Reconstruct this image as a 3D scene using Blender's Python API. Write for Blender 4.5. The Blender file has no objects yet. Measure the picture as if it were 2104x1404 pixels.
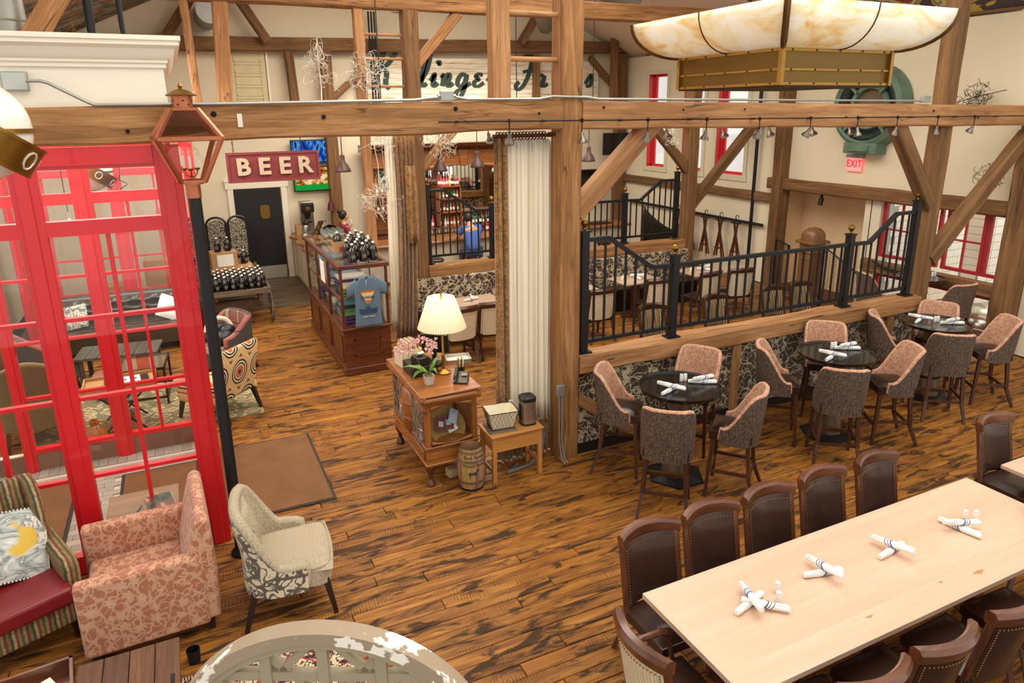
import bpy, bmesh, math, random
from mathutils import Vector, Matrix, Euler, noise as mnoise
random.seed(7)
PI = math.pi
D = bpy.data
SC = bpy.context.scene
COL = SC.collection
# ---------------------------------------------------------------- camera
cam_d = D.cameras.new('camera'); cam = D.objects.new('camera', cam_d); COL.objects.link(cam)
_yaw, _pit, _rol = -0.441764, 0.272425, -0.011461
_f = Vector((-math.sin(_yaw) * math.cos(_pit), math.cos(_yaw) * math.cos(_pit), -math.sin(_pit)))
_r0 = Vector((math.cos(_yaw), math.sin(_yaw), 0)); _u0 = _r0.cross(_f)
_r = _r0 * math.cos(_rol) + _u0 * math.sin(_rol); _u = -_r0 * math.sin(_rol) + _u0 * math.cos(_rol)
cam.matrix_world = Matrix(((_r.x, _u.x, -_f.x, 0), (_r.y, _u.y, -_f.y, 0), (_r.z, _u.z, -_f.z, 4.0), (0, 0, 0, 1)))
cam_d.sensor_width = 36; cam_d.lens = 1434.68 * 36 / 2104; cam_d.shift_y = -0.0356; cam_d.clip_start = 0.05; cam_d.clip_end = 200
SC.camera = cam
# ---------------------------------------------------------------- world, added area lights, exposure
W = D.worlds.new('daylight'); SC.world = W; W.use_nodes = True
W.node_tree.nodes['Background'].inputs[0].default_value = (1.0, 0.965, 0.91, 1); W.node_tree.nodes['Background'].inputs[1].default_value = 1.0
def area(name, loc, rot, sx, sy, power, col=(1, .93, .82)):
    l = D.lights.new(name, 'AREA'); l.shape = 'RECTANGLE'; l.size = sx; l.size_y = sy; l.energy = power; l.color = col
    o = D.objects.new(name, l); COL.objects.link(o); o.location = loc; o.rotation_euler = rot; o['kind'] = 'helper'; return o
area('fill_front', (4.5, 2.6, 8.5), (0, 0, 0), 8, 5, 400)  # added fill light above the front bay, not a real skylight
area('fill_middle', (5.0, 9.0, 6.9), (0, 0, 0), 6, 3, 300)  # added fill under the closed roof of the middle bay
area('fill_rear', (5.0, 13.4, 6.9), (0, 0, 0), 6, 3, 330)  # unseen fill brightening the rear bay from below the roof
area('lounge_fill', (-1.4, 11.5, 4.9), (0, 0, 0), 3, 4, 290)  # added to brighten the lounge, no fixture hangs there
area('bar_fill', (6.5, 16.3, 5.0), (0, 0, 0), 5, 1, 110)  # added because the bar came out dark, no real lamp
area('vestibule_area_light', (-1.3, 7.8, 3.9), (0, 0, 0), 2.2, 1.4, 45)  # area light over the vestibule, no fixture modelled
area('brewery_area_light', (15.2, 8.2, 4.6), (0, 0, 0), 4, 4, 260)  # area light over the brewery room, no fixture modelled
SC.view_settings.view_transform = 'Standard'; SC.view_settings.look = 'None'; SC.view_settings.gamma = 1
SC.view_settings.use_curve_mapping = False; SC.view_settings.exposure = 0.22
SC.cycles.transparent_max_bounces = 24; SC.cycles.max_bounces = 8
# ---------------------------------------------------------------- helpers
def lin(h):
    if isinstance(h, str):
        h = h.lstrip('#'); c = [int(h[i:i + 2], 16) / 255 for i in (0, 2, 4)]
    else: c = list(h)
    return tuple((x / 12.92 if x <= .04045 else ((x + .055) / 1.055) ** 2.4) for x in c) + (1,)
class G:
    """small node-graph builder"""
    def __init__(s, name):
        s.m = D.materials.new(name); s.m.use_nodes = True; s.t = s.m.node_tree; s.t.nodes.clear()
        s.out = s.t.nodes.new('ShaderNodeOutputMaterial'); s.b = None
    def n(s, typ, *ins, **props):
        nd = s.t.nodes.new('ShaderNode' + typ)
        for k, v in props.items(): setattr(nd, k, v)
        for k, v in ins: s.set(nd, k, v)
        return nd
    def set(s, nd, k, v):
        i = nd.inputs[k]
        if isinstance(v, bpy.types.NodeSocket): s.t.links.new(v, i)
        else: i.default_value = v
    def obj(s, rnd=True, scale=(1, 1, 1)):
        c = s.n('TexCoord').outputs['Object']
        if rnd:
            r = s.n('ObjectInfo').outputs['Random']
            m = s.n('Math', (0, r), (1, 37.0), operation='MULTIPLY').outputs[0]
            c = s.n('VectorMath', (0, c), (1, s.n('CombineXYZ', (0, m), (1, m), (2, m)).outputs[0]), operation='ADD').outputs[0]
        return s.map(c, scale) if scale != (1, 1, 1) else c
    def map(s, v, scale=(1, 1, 1), loc=(0, 0, 0), rot=(0, 0, 0)):
        return s.n('Mapping', ('Vector', v), ('Scale', scale), ('Location', loc), ('Rotation', rot)).outputs[0]
    def noise(s, v, sc=5, det=3, ro=.5, dist=0):
        return s.n('TexNoise', ('Vector', v), ('Scale', sc), ('Detail', det), ('Roughness', ro), ('Distortion', dist)).outputs[0]
    def mix(s, f, a, b):
        nd = s.n('Mix', data_type='RGBA'); s.set(nd, 0, f); s.set(nd, 6, a); s.set(nd, 7, b); return nd.outputs[2]
    def math(s, op, a, b=0.0, c=None):
        nd = s.n('Math', (0, a), (1, b), operation=op)
        if c is not None: s.set(nd, 2, c)
        return nd.outputs[0]
    def ramp(s, f, stops, interp='LINEAR'):
        nd = s.n('ValToRGB', (0, f)); cr = nd.color_ramp; cr.interpolation = interp
        while len(cr.elements) < len(stops): cr.elements.new(.5)
        for e, (p, c) in zip(cr.elements, stops):
            e.position = p; e.color = c if len(c) == 4 else (*c, 1)
        return nd.outputs[0]
    def step(s, f, a, b):
        nd = s.n('MapRange', (0, f), (1, a), (2, b), (3, 0.0), (4, 1.0)); return nd.outputs[0]
    def bsdf(s, col, rough=.5, metal=0.0, bump=None, bs=.3, bd=.01, **kw):
        b = s.n('BsdfPrincipled'); s.b = b; s.set(b, 'Base Color', col); s.set(b, 'Roughness', rough); s.set(b, 'Metallic', metal)
        for k, v in kw.items(): s.set(b, k.replace('_', ' '), v)
        if bump is not None:
            s.set(b, 'Normal', s.n('Bump', ('Height', bump), ('Strength', bs), ('Distance', bd)).outputs[0])
        s.t.links.new(b.outputs[0], s.out.inputs[0]); return s.m
def plain(name, col, rough=.5, metal=0.0, var=.08, vs=6.0, bump=0.0, bscale=60, **kw):
    g = G(name); v = g.obj(); c = lin(col)
    d = tuple(x * (1 - 2 * var) for x in c[:3]) + (1,); l = tuple(min(1, x * (1 + var)) for x in c[:3]) + (1,)
    col = g.mix(g.noise(v, vs, 3), d, l)
    return g.bsdf(col, rough, metal, g.noise(v, bscale, 2) if bump else None, bump, .004, **kw)
def wood(name, dark, midc, light, axis='x', rough=.45, sc=1.0, crack=0.0, bump=.25, coat=0.0, band=.5):
    g = G(name); v0 = g.obj()
    s = {'x': (.6, 9, 9), 'y': (9, .6, 9), 'z': (9, 9, .6)}[axis]; s = tuple(k * sc for k in s)
    v = g.map(v0, s); n1 = g.noise(v, 1.4, 5, .6, .8); n2 = g.noise(g.map(v0, tuple(k * 3.3 for k in s)), 2.2, 2, .5)
    f = g.math('ADD', g.math('MULTIPLY', n1, .75), g.math('MULTIPLY', n2, .25))
    c = g.ramp(f, [(.5 - band * .45, lin(dark)), (.5, lin(midc)), (.5 + band * .4, lin(light))])
    big = g.noise(v0, 1.1, 2); c = g.mix(g.math('MULTIPLY', g.step(big, .35, .75), .35), c, lin(dark))
    h = f
    if crack:
        k = g.noise(g.map(v0, tuple(a * .8 for a in s)), .9, 3, .55, .4)
        line = g.step(g.math('ABSOLUTE', g.math('SUBTRACT', k, .5)), .0, .012)
        inv = g.math('MULTIPLY', g.math('SUBTRACT', 1.0, line), g.math('MULTIPLY', g.step(g.noise(v0, 1.7, 2), .5, .62), crack))
        c = g.mix(inv, c, lin('#24170d')); h = g.math('SUBTRACT', f, g.math('MULTIPLY', inv, .8))
    return g.bsdf(c, rough, 0.0, h, bump, .012, Coat_Weight=coat, Coat_Roughness=.15)
def floral(name, base, fig, sc=6.0, fig2=None, rough=.8, vine=.035, sheen=.2, leaf=.27, flower=.36):
    g = G(name); v0 = g.n('TexCoord').outputs['Object']; w = g.n('TexNoise', ('Vector', v0), ('Scale', sc * .6), ('Detail', 1.0))
    v = g.n('VectorMath', (0, g.map(v0, (sc,) * 3)), (1, g.n('VectorMath', (0, w.outputs[1]), (1, (.5, .5, .5)), operation='MULTIPLY').outputs[0]), operation='ADD').outputs[0]
    def petals(scale, n, r0, k):
        vs = g.map(v, (scale,) * 3); vo = g.n('TexVoronoi', ('Vector', vs), ('Scale', 1.0), ('Randomness', .75))
        l = g.n('SeparateXYZ', (0, g.n('VectorMath', (0, vs), (1, vo.outputs['Position']), operation='SUBTRACT').outputs[0]))
        a = g.math('ARCTAN2', g.math('ADD', l.outputs[0], g.math('MULTIPLY', l.outputs[1], .8)), l.outputs[2])
        cs = g.math('COSINE', g.math('MULTIPLY', a, float(n)))
        rr = g.math('ADD', r0 * (1 - k), g.math('MULTIPLY', cs, r0 * k))
        d = vo.outputs['Distance']
        m = g.step(g.math('SUBTRACT', rr, d), 0.0, .03)
        ring = g.step(g.math('ABSOLUTE', g.math('SUBTRACT', d, r0 * .45)), .01, .035)
        return m, g.math('MULTIPLY', m, g.math('ADD', .35, g.math('MULTIPLY', ring, .65)))
    m1, f1 = petals(.55, 7, flower, .2); m2, f2 = petals(1.5, 2, leaf, .55); m3, f3 = petals(2.3, 3, leaf * .9, .5)
    def line(scale, wd):
        n = g.noise(g.map(v, (scale,) * 3, (3.1, 1.7, scale)), 1.0, 0.5)
        return g.math('SUBTRACT', 1.0, g.step(g.math('ABSOLUTE', g.math('SUBTRACT', n, .5)), wd * .6, wd))
    ln = g.math('MAXIMUM', line(.7, vine), line(1.25, vine))
    f = g.math('MAXIMUM', g.math('MAXIMUM', f1, f2), g.math('MAXIMUM', f3, ln))
    c = g.mix(f, lin(base), lin(fig))
    if fig2: c = g.mix(g.math('MULTIPLY', m1, .6), c, lin(fig2))
    t = g.noise(g.map(v0, (1, 1, 1)), 160, 1)
    c = g.mix(g.math('MULTIPLY', t, .25), c, lin(base))
    return g.bsdf(c, rough, 0.0, t, .15, .003, Sheen_Weight=sheen)
def stripes(name, cols, axis=0, sc=6.0, rough=.85, wob=.06, fl=True):
    g = G(name); v0 = g.n('TexCoord').outputs['Object']; x = g.n('SeparateXYZ', (0, v0)).outputs[axis]
    nz = g.noise(v0, 14, 2)
    x = g.math('ADD', g.math('MULTIPLY', x, sc), g.math('MULTIPLY', nz, wob))
    f = g.math('FRACT', x); k = len(cols)
    c = g.ramp(f, [(i / k, lin(cc)) for i, cc in enumerate(cols)], 'CONSTANT')
    c = g.mix(g.math('MULTIPLY', g.step(g.noise(v0, 45, 2), .5, .62), .45 if fl else .1), c, lin('#3d3626'))
    return g.bsdf(c, rough, 0.0, g.noise(v0, 120, 1), .2, .003)
def glass(name, tint=(1, 1, 1, 1), gl=.02, rough=.02):
    g = G(name); t = g.n('BsdfTransparent', (0, tint)); s = g.n('BsdfGlossy', (0, (1, 1, 1, 1)), ('Roughness', rough))
    f = g.n('Fresnel', ('IOR', 1.4)).outputs[0]
    mx = g.n('MixShader', (0, g.math('ADD', g.math('MULTIPLY', f, .45), gl * .3)), (1, t.outputs[0]), (2, s.outputs[0]))
    g.t.links.new(mx.outputs[0], g.out.inputs[0]); return g.m
def emit(name, col, st):
    g = G(name); e = g.n('Emission', (0, lin(col)), (1, st)); g.t.links.new(e.outputs[0], g.out.inputs[0]); return g.m
class MB:
    def __init__(s): s.v = []; s.f = []; s.mi = []; s.cur = 0
    def add(s, vs, fs):
        o = len(s.v); s.v += [tuple(p) for p in vs]; s.f += [tuple(i + o for i in f) for f in fs]; s.mi += [s.cur] * len(fs); return s
    def box(s, c, d, rot=None):
        hx, hy, hz = d[0] / 2, d[1] / 2, d[2] / 2
        p = [Vector((x * hx, y * hy, z * hz)) for z in (-1, 1) for y in (-1, 1) for x in (-1, 1)]
        if rot is not None:
            R = Euler(rot).to_matrix(); p = [R @ q for q in p]
        return s.add([q + Vector(c) for q in p], [(0, 2, 3, 1), (4, 5, 7, 6), (0, 1, 5, 4), (2, 6, 7, 3), (0, 4, 6, 2), (1, 3, 7, 5)])
    def bx(s, x0, x1, y0, y1, z0, z1): return s.box(((x0 + x1) / 2, (y0 + y1) / 2, (z0 + z1) / 2), (x1 - x0, y1 - y0, z1 - z0))
    def frame(s, a, b, up=None):
        d = (Vector(b) - Vector(a)); L = d.length; d.normalize()
        u = Vector(up) if up else (Vector((0, 0, 1)) if abs(d.z) < .95 else Vector((0, 1, 0)))
        x = u.cross(d); x.normalize(); y = d.cross(x); return d, x, y, L
    def bar(s, a, b, w, h, up=None, taper=1.0):
        """rectangular bar from a to b: w across, h along 'up'"""
        d, x, y, L = s.frame(a, b, up); a, b = Vector(a), Vector(b); p = []
        for q, k in ((a, 1), (b, taper)):
            for sx, sy in ((-1, -1), (1, -1), (1, 1), (-1, 1)): p.append(q + x * (sx * w / 2 * k) + y * (sy * h / 2 * k))
        return s.add(p, [(0, 1, 2, 3)[::-1], (4, 5, 6, 7), (0, 1, 5, 4), (1, 2, 6, 5), (2, 3, 7, 6), (3, 0, 4, 7)])
    def cyl(s, a, b, r0, r1=None, n=12, caps=True):
        r1 = r0 if r1 is None else r1; d, x, y, L = s.frame(a, b); a, b = Vector(a), Vector(b); p = []
        for q, r in ((a, r0), (b, r1)):
            p += [q + x * (r * math.cos(2 * PI * i / n)) + y * (r * math.sin(2 * PI * i / n)) for i in range(n)]
        f = [(i, (i + 1) % n, n + (i + 1) % n, n + i) for i in range(n)]
        if caps: f += [tuple(range(n))[::-1], tuple(range(n, 2 * n))]
        return s.add(p, f)
    def lathe(s, prof, c=(0, 0, 0), n=20, sq=None, capb=True, capt=True):
        """prof: list of (r, z); sq squares the section (superellipse exponent)"""
        p = []
        for r, z in prof:
            for i in range(n):
                a = 2 * PI * i / n; ca, sa = math.cos(a), math.sin(a)
                if sq: k = (abs(ca) ** sq + abs(sa) ** sq) ** (-1 / sq); ca *= k; sa *= k
                p.append((c[0] + r * ca, c[1] + r * sa, c[2] + z))
        m = len(prof); f = [(j * n + i, j * n + (i + 1) % n, (j + 1) * n + (i + 1) % n, (j + 1) * n + i) for j in range(m - 1) for i in range(n)]
        if capb: f.append(tuple(range(n))[::-1])
        if capt: f.append(tuple(range((m - 1) * n, m * n)))
        return s.add(p, f)
    def tube(s, path, r, n=6, closed=False, rf=None):
        P = [Vector(q) for q in path]; m = len(P); vs = []; prev = None
        for i, q in enumerate(P):
            t = (P[(i + 1) % m] - P[i - 1]) if closed else (P[min(i + 1, m - 1)] - P[max(i - 1, 0)])
            if t.length < 1e-9: t = Vector((0, 0, 1))
            t.normalize()
            if prev is None:
                u = Vector((0, 0, 1)) if abs(t.z) < .9 else Vector((1, 0, 0)); x = u.cross(t); x.normalize()
            else:
                x = prev - t * prev.dot(t); x.normalize()
            prev = x; y = t.cross(x); rr = r * (rf(i / (m - 1)) if rf else 1)
            vs += [q + x * (rr * math.cos(2 * PI * k / n)) + y * (rr * math.sin(2 * PI * k / n)) for k in range(n)]
        f = []
        for j in range(m if closed else m - 1):
            a, b = j * n, ((j + 1) % m) * n
            f += [(a + k, a + (k + 1) % n, b + (k + 1) % n, b + k) for k in range(n)]
        if not closed: f += [tuple(range(n))[::-1], tuple(range((m - 1) * n, m * n))]
        return s.add(vs, f)
    def prism(s, poly, ax, t0, t1):
        """poly: 2-D outline extruded along axis ax (0,1,2) from t0 to t1"""
        n = len(poly); vs = []
        for t in (t0, t1):
            for a, b in poly: vs.append({0: (t, a, b), 1: (a, t, b), 2: (a, b, t)}[ax])
        return s.add(vs, [tuple(range(n)), tuple(range(n, 2 * n))[::-1]] + [(i, n + i, n + (i + 1) % n, (i + 1) % n) for i in range(n)])
    def sphere(s, c, r, n=14, m=9, sx=1, sy=1, sz=1):
        prof = [(max(1e-4, math.sin(PI * j / m)) * r, -math.cos(PI * j / m) * r * sz) for j in range(m + 1)]
        o = len(s.v); s.lathe(prof, (0, 0, 0), n)
        for i in range(o, len(s.v)): q = s.v[i]; s.v[i] = (c[0] + q[0] * sx, c[1] + q[1] * sy, c[2] + q[2])
        return s
    def grid(s, fn, nu, nv, closed=False):
        vs = [fn(u / (nu if closed else nu - 1), v / (nv - 1)) for v in range(nv) for u in range(nu)]
        f = [(v * nu + u, v * nu + (u + 1) % nu, (v + 1) * nu + (u + 1) % nu, (v + 1) * nu + u) for v in range(nv - 1) for u in range(nu if closed else nu - 1)]
        return s.add(vs, f)
    def xf(s, M, start=0):
        for i in range(start, len(s.v)): s.v[i] = tuple(M @ Vector(s.v[i]))
        return s
    def mesh(s, name, mats, smooth=True, ang=.6):
        me = D.meshes.new(name); me.from_pydata(s.v, [], s.f)
        mats = mats if isinstance(mats, (list, tuple)) else [mats]
        for m in mats: me.materials.append(m)
        if len(mats) > 1: me.polygons.foreach_set('material_index', s.mi)
        bm = bmesh.new(); bm.from_mesh(me); bmesh.ops.recalc_face_normals(bm, faces=bm.faces); bm.to_mesh(me); bm.free()
        if smooth: me.shade_smooth(); me.set_sharp_from_angle(angle=ang)
        me.update(); return me
    def build(s, name, mats, parent=None, loc=None, rot=None, bevel=0, seg=2, smooth=True, ang=.6, solid=0, sub=0):
        o = D.objects.new(name, s.mesh(name, mats, smooth, ang)); COL.objects.link(o)
        if parent is not None: o.parent = parent
        if loc is not None: o.location = loc
        if rot is not None: o.rotation_euler = rot
        if solid: md = o.modifiers.new('solid', 'SOLIDIFY'); md.thickness = solid; md.offset = 0
        if bevel: md = o.modifiers.new('bevel', 'BEVEL'); md.width = bevel; md.segments = seg; md.limit_method = 'ANGLE'; md.angle_limit = .6
        if sub: md = o.modifiers.new('sub', 'SUBSURF'); md.levels = sub; md.render_levels = sub
        return o
def tag(o, label=None, cat=None, group=None, kind=None):
    if label: o['label'] = label
    if cat: o['category'] = cat
    if group: o['group'] = group
    if kind: o['kind'] = kind
    return o
def thing(name, label, cat, loc=(0, 0, 0), rz=0.0, group=None, kind=None):
    o = D.objects.new(name, None); COL.objects.link(o); o.location = loc; o.rotation_euler = (0, 0, rz); o.empty_display_size = .1
    return tag(o, label, cat, group, kind)
def dup(root, loc, rz=None, label=None, group=None):
    """a copy of a thing with copies of its parts and sub-parts (mesh data shared)"""
    r = root.copy(); COL.objects.link(r); r.location = loc
    if rz is not None: r.rotation_euler = (0, 0, rz)
    if label: r['label'] = label
    if group: r['group'] = group
    for ch in list(root.children):
        c = ch.copy(); COL.objects.link(c); c.parent = r
        for gch in ch.children:
            d = gch.copy(); COL.objects.link(d); d.parent = c
    return r
def text_mesh(txt, size, depth=.0, bev=0.0, space=1.0, bold=0.0):
    cu = D.curves.new('lettering', 'FONT'); cu.body = txt; cu.size = size; cu.extrude = depth; cu.bevel_depth = bev; cu.align_x = 'CENTER'; cu.align_y = 'CENTER'; cu.space_character = space; cu.offset = bold
    cu.resolution_u = 3
    o = D.objects.new('lettering', cu); COL.objects.link(o); dg = bpy.context.evaluated_depsgraph_get()
    me = D.meshes.new_from_object(o.evaluated_get(dg)); D.objects.remove(o); D.curves.remove(cu); return me
def text(name, txt, size, mat, parent=None, loc=(0, 0, 0), rot=(0, 0, 0), depth=.002, bev=0.0, space=1.0, scale=(1, 1, 1), bold=0.0):
    me = text_mesh(txt, size, depth, bev, space, bold); me.materials.clear(); me.materials.append(mat)
    o = D.objects.new(name, me); COL.objects.link(o); o.parent = parent; o.location = loc; o.rotation_euler = rot; o.scale = scale; return o
UP = (PI / 2, 0, 0)   # lettering standing upright, facing -Y
# ---------------------------------------------------------------- materials
TIMB = wood('hewn_timber', '#60401f', '#9c6b3c', '#c4935f', 'x', .75, 1.0, 1.0, .6)
TIMB2 = wood('dark_hewn_timber', '#46301a', '#7b5632', '#987044', 'x', .8, 1.0, .8, .5)
TIMB3 = wood('salmon_timber', '#7b5230', '#ad7a4b', '#cb9c6c', 'x', .7, 1.0, .9, .5)
CREAM = plain('cream_plaster', '#e4d7bb', .85, var=.03, vs=1.5, bump=.05, bscale=40)
WARM_LIT = plain('warm_lit_plaster', '#eccda2', .85, var=.03, vs=1.5)  # warm light on the alcove walls painted into the plaster colour
WHITEP = plain('white_painted_wood', '#f0e6d2', .5, var=.02)
RED = plain('red_paint', '#d61a24', .35, var=.05, vs=3, Coat_Weight=.3)
REDD = plain('dark_red_paint', '#a8232b', .4, var=.06)
GLASS = glass('clear_glass')
GLASSD = glass('bottle_glass', (.9, .95, .92, 1), .3)
MIRROR = plain('mirror_glass', '#e8e8e4', .02, 1.0, var=0)
BLACKM = plain('black_painted_metal', '#17171a', .45, .3, var=.1, vs=20, Specular_IOR_Level=.5)
IRON = plain('dark_iron', '#2b2926', .5, .7, var=.15, vs=15)
BRASS = plain('aged_brass', '#9a7430', .35, .9, var=.22, vs=9, bump=.05, bscale=30)
BRASSL = plain('polished_brass', '#a8813f', .35, .95, var=.1, vs=12)
BRONZE = plain('brown_bronze', '#6b4a22', .4, .8, var=.2, vs=8)
COPPER = plain('copper_sheet', '#b9714f', .36, .9, var=.18, vs=7)
STEEL = plain('brushed_steel', '#b9b5ab', .28, 1.0, var=.05, vs=30)
GALV = plain('galvanised_steel', '#a9a9a3', .45, .7, var=.1, vs=10)
SILVW = plain('silver_wire', '#ded6c6', .5, .2, var=.1)
WALN = wood('walnut_frame', '#3a1d10', '#5b311d', '#74462c', 'z', .35, 1.2, 0, .1, .3)
WALNX = wood('polished_walnut_crest', '#40200f', '#64361f', '#80492b', 'x', .28, 1.2, 0, .08, .5)
LEATH = plain('dark_brown_leather', '#3a2218', .35, var=.12, vs=5, bump=.12, bscale=90, Coat_Weight=.15)
TWEED = None
OAK = wood('golden_oak', '#63340f', '#955822', '#b67a38', 'x', .35, 1.3, 0, .15, .35)
OAKZ = wood('golden_oak_upright', '#63340f', '#955822', '#b67a38', 'z', .35, 1.3, 0, .15, .35)
MAHOG = wood('dark_mahogany', '#3d1c0e', '#5f2f18', '#7c4526', 'x', .35, 1.2, 0, .12, .3)
MAHOGZ = wood('dark_mahogany_upright', '#3d1c0e', '#5f2f18', '#7c4526', 'z', .35, 1.2, 0, .12, .3)
BARW = wood('bar_wood', '#6f3d1b', '#9a5c2c', '#b67a44', 'x', .4, 1.2, 0, .15, .2)
OLDW = wood('old_grey_wood', '#3f3328', '#6b5a48', '#8c7a64', 'x', .7, 1.2, .6, .4)
PLANKW = wood('worn_plank_wood', '#3a2415', '#643f26', '#855636', 'y', .6, 1.0, .6, .4)
DAMASK = floral('brown_floral_damask', '#3d2c1e', '#c9b797', 9.5, None, .8, .032)
PINKF = floral('pink_floral_fabric', '#a96a4d', '#cb9c7c', 15.0, '#d3a98b', .85, .05)
PINKS = floral('pink_stool_fabric', '#bd8566', '#d6ab8d', 24.0, None, .85, .05)
WHITE = plain('white_ceramic', '#f2efe8', .35, var=.02)
LINEN = plain('white_napkin_linen', '#f4f1ea', .85, var=.04, vs=20, bump=.2, bscale=120)
BLUE = plain('blue_stripe', '#35508f', .8)
PAPER = plain('white_paper', '#f3efe2', .8, var=.03)
CARD = plain('kraft_cardboard', '#b78d5c', .8, var=.06, vs=4)
BLACKP = plain('black_plastic', '#161616', .4, var=.1)
AMBER = plain('dark_growler_glass', '#120c0a', .08, var=.1, Coat_Weight=.4)
CREAMF = plain('cream_upholstery', '#dccfb2', .7, var=.05, vs=8, bump=.1, bscale=150)
GREEN = plain('leaf_green', '#5d8a2a', .45, var=.25, vs=8)
COIR = plain('brown_coir_mat', '#7a5330', .95, var=.18, vs=4, bump=.5, bscale=260)
RUBBER = plain('dark_rubber_border', '#2d2a27', .8)
# ================================================================ FLOOR
def floor_mat():
    g = G('reclaimed_plank'); v0 = g.n('TexCoord').outputs['Object']
    r = g.n('Attribute', attribute_name='rnd').outputs['Fac']
    off = g.n('CombineXYZ', (0, g.math('MULTIPLY', r, 91.0)), (1, g.math('MULTIPLY', r, 53.0)), (2, g.math('MULTIPLY', r, 17.0))).outputs[0]
    v = g.n('VectorMath', (0, v0), (1, off), operation='ADD').outputs[0]
    n1 = g.noise(g.map(v, (1.1, 11, 11)), 1.5, 5, .6, .7)
    c = g.ramp(n1, [(.25, lin('#5d3710')), (.46, lin('#90591f')), (.62, lin('#a9712c')), (.8, lin('#bb8945'))])
    fine = g.noise(g.map(v, (5, 90, 90)), 1.0, 2); c = g.mix(g.math('MULTIPLY', g.step(fine, .45, .75), .3), c, lin('#5a3414'))
    # dark weathered patches, drawn out along the board
    p = g.noise(g.map(v, (1.5, 6.0, 6.0)), 1.35, 4, .66, .9)
    patch = g.step(p, .51, .61)
    saw = g.n('TexWave', ('Vector', g.map(v, (1, .22, 1), rot=(0, 0, .35))), ('Scale', 13.0), ('Distortion', 7.0), ('Detail', 3.0), wave_type='BANDS', bands_direction='X').outputs[1]
    sawm = g.math('MULTIPLY', g.step(g.noise(g.map(v, (1.6, 4, 4), (7, 3, 1)), 1.3, 2), .53, .62), g.step(saw, .55, .8))
    f = g.math('MAXIMUM', g.math('MULTIPLY', patch, .9), g.math('MULTIPLY', sawm, .55))
    c = g.mix(f, c, lin('#2b1a0b'))
    hue = g.n('HueSaturation', ('Value', g.math('ADD', .86, g.math('MULTIPLY', r, .28))), ('Saturation', 1.0), ('Color', c)).outputs[0]
    h = g.math('SUBTRACT', n1, g.math('MULTIPLY', f, .3))
    return g.bsdf(hue, g.math('ADD', .46, g.math('MULTIPLY', f, .2)), 0.0, h, .25, .01, Specular_IOR_Level=.32)
FLOORM = floor_mat()
fl = MB().bx(-6.5, 15, -1.5, 19, -.16, -.03).build('floor', plain('floor_underlay', '#2a1a0e', .8), smooth=False); tag(fl, kind='structure')
planks = []
rr = random.Random(3); y = 1.6; PW = .135
ROWS = 0
while y < 17.95:
    xmax = 12.15 if y < 17 else 12.1
    x = -5.5 - rr.random() * 2.4
    while x < xmax:
        L = rr.choice((1.6, 2.1, 2.6, 3.1, 3.6)); x1 = min(x + L, xmax)
        if x1 > -3.0 and not (y > 15.0 and x1 < 2.5) and not (6.75 < y < 9.05 and x1 < 0.05):
            planks.append((max(x, -3.0 if y > 9 else -5.5), x1, y, rr.random()))
        x = x1
    y += PW
def plank_rank(p):
    cx, cy = (p[0] + p[1]) / 2, p[2]; v = Vector((cx, cy, -4.0)); dep = v.dot(_f)
    if dep < 1: return -1
    sx, sy = v.dot(_r) / dep, v.dot(_u) / dep
    if abs(sx) > .85 or sy < -.62: return -1
    return (p[1] - p[0]) / dep ** 2.2
planks.sort(key=plank_rank, reverse=True)
def plank_geo(mb, p):
    x0, x1, yy, r = p; g_ = .003; dz = -.004 * r
    if yy < 9.02 and yy > 6.7 and x0 < .05: x0 = .05
    z = dz
    b = .004
    X0, X1, Y0, Y1 = x0 + g_, x1 - g_, yy + g_, yy + PW - g_
    mb.add([(X0, Y0, -.03), (X1, Y0, -.03), (X1, Y1, -.03), (X0, Y1, -.03), (X0 + b, Y0 + b, z), (X1 - b, Y0 + b, z), (X1 - b, Y1 - b, z), (X0 + b, Y1 - b, z),
            (X0, Y0, z - b), (X1, Y0, z - b), (X1, Y1, z - b), (X0, Y1, z - b)],
           [(4, 5, 6, 7), (8, 9, 5, 4), (9, 10, 6, 5), (10, 11, 7, 6), (11, 8, 4, 7), (0, 1, 9, 8), (1, 2, 10, 9), (2, 3, 11, 10), (3, 0, 8, 11)])
def add_rnd(me, vals):
    a = me.attributes.new('rnd', 'FLOAT', 'FACE'); a.data.foreach_set('value', vals)
for p in planks[:300]:
    m = MB(); plank_geo(m, p); o = m.build('plank', FLOORM, fl, smooth=False); add_rnd(o.data, [p[3]] * 9)
m = MB()
for p in planks[300:]: plank_geo(m, p)
o = m.build('planks', FLOORM, fl, smooth=False); add_rnd(o.data, [p[3] for p in planks[300:] for _ in range(9)]); o['kind'] = 'stuff'
# grey stone floor of the serving passage
g = G('dark_slate_floor'); v = g.obj(False); cc = g.ramp(g.noise(g.map(v, (1, 3, 1)), 2.0, 4), [(.3, lin('#4a3b2c')), (.55, lin('#66533e')), (.75, lin('#7d6a52'))])
SLATE = g.bsdf(cc, .5)
tag(MB().bx(-3, 2.5, 15.05, 17.98, -.03, .006).build('floor', SLATE, smooth=False), kind='structure')
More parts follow.
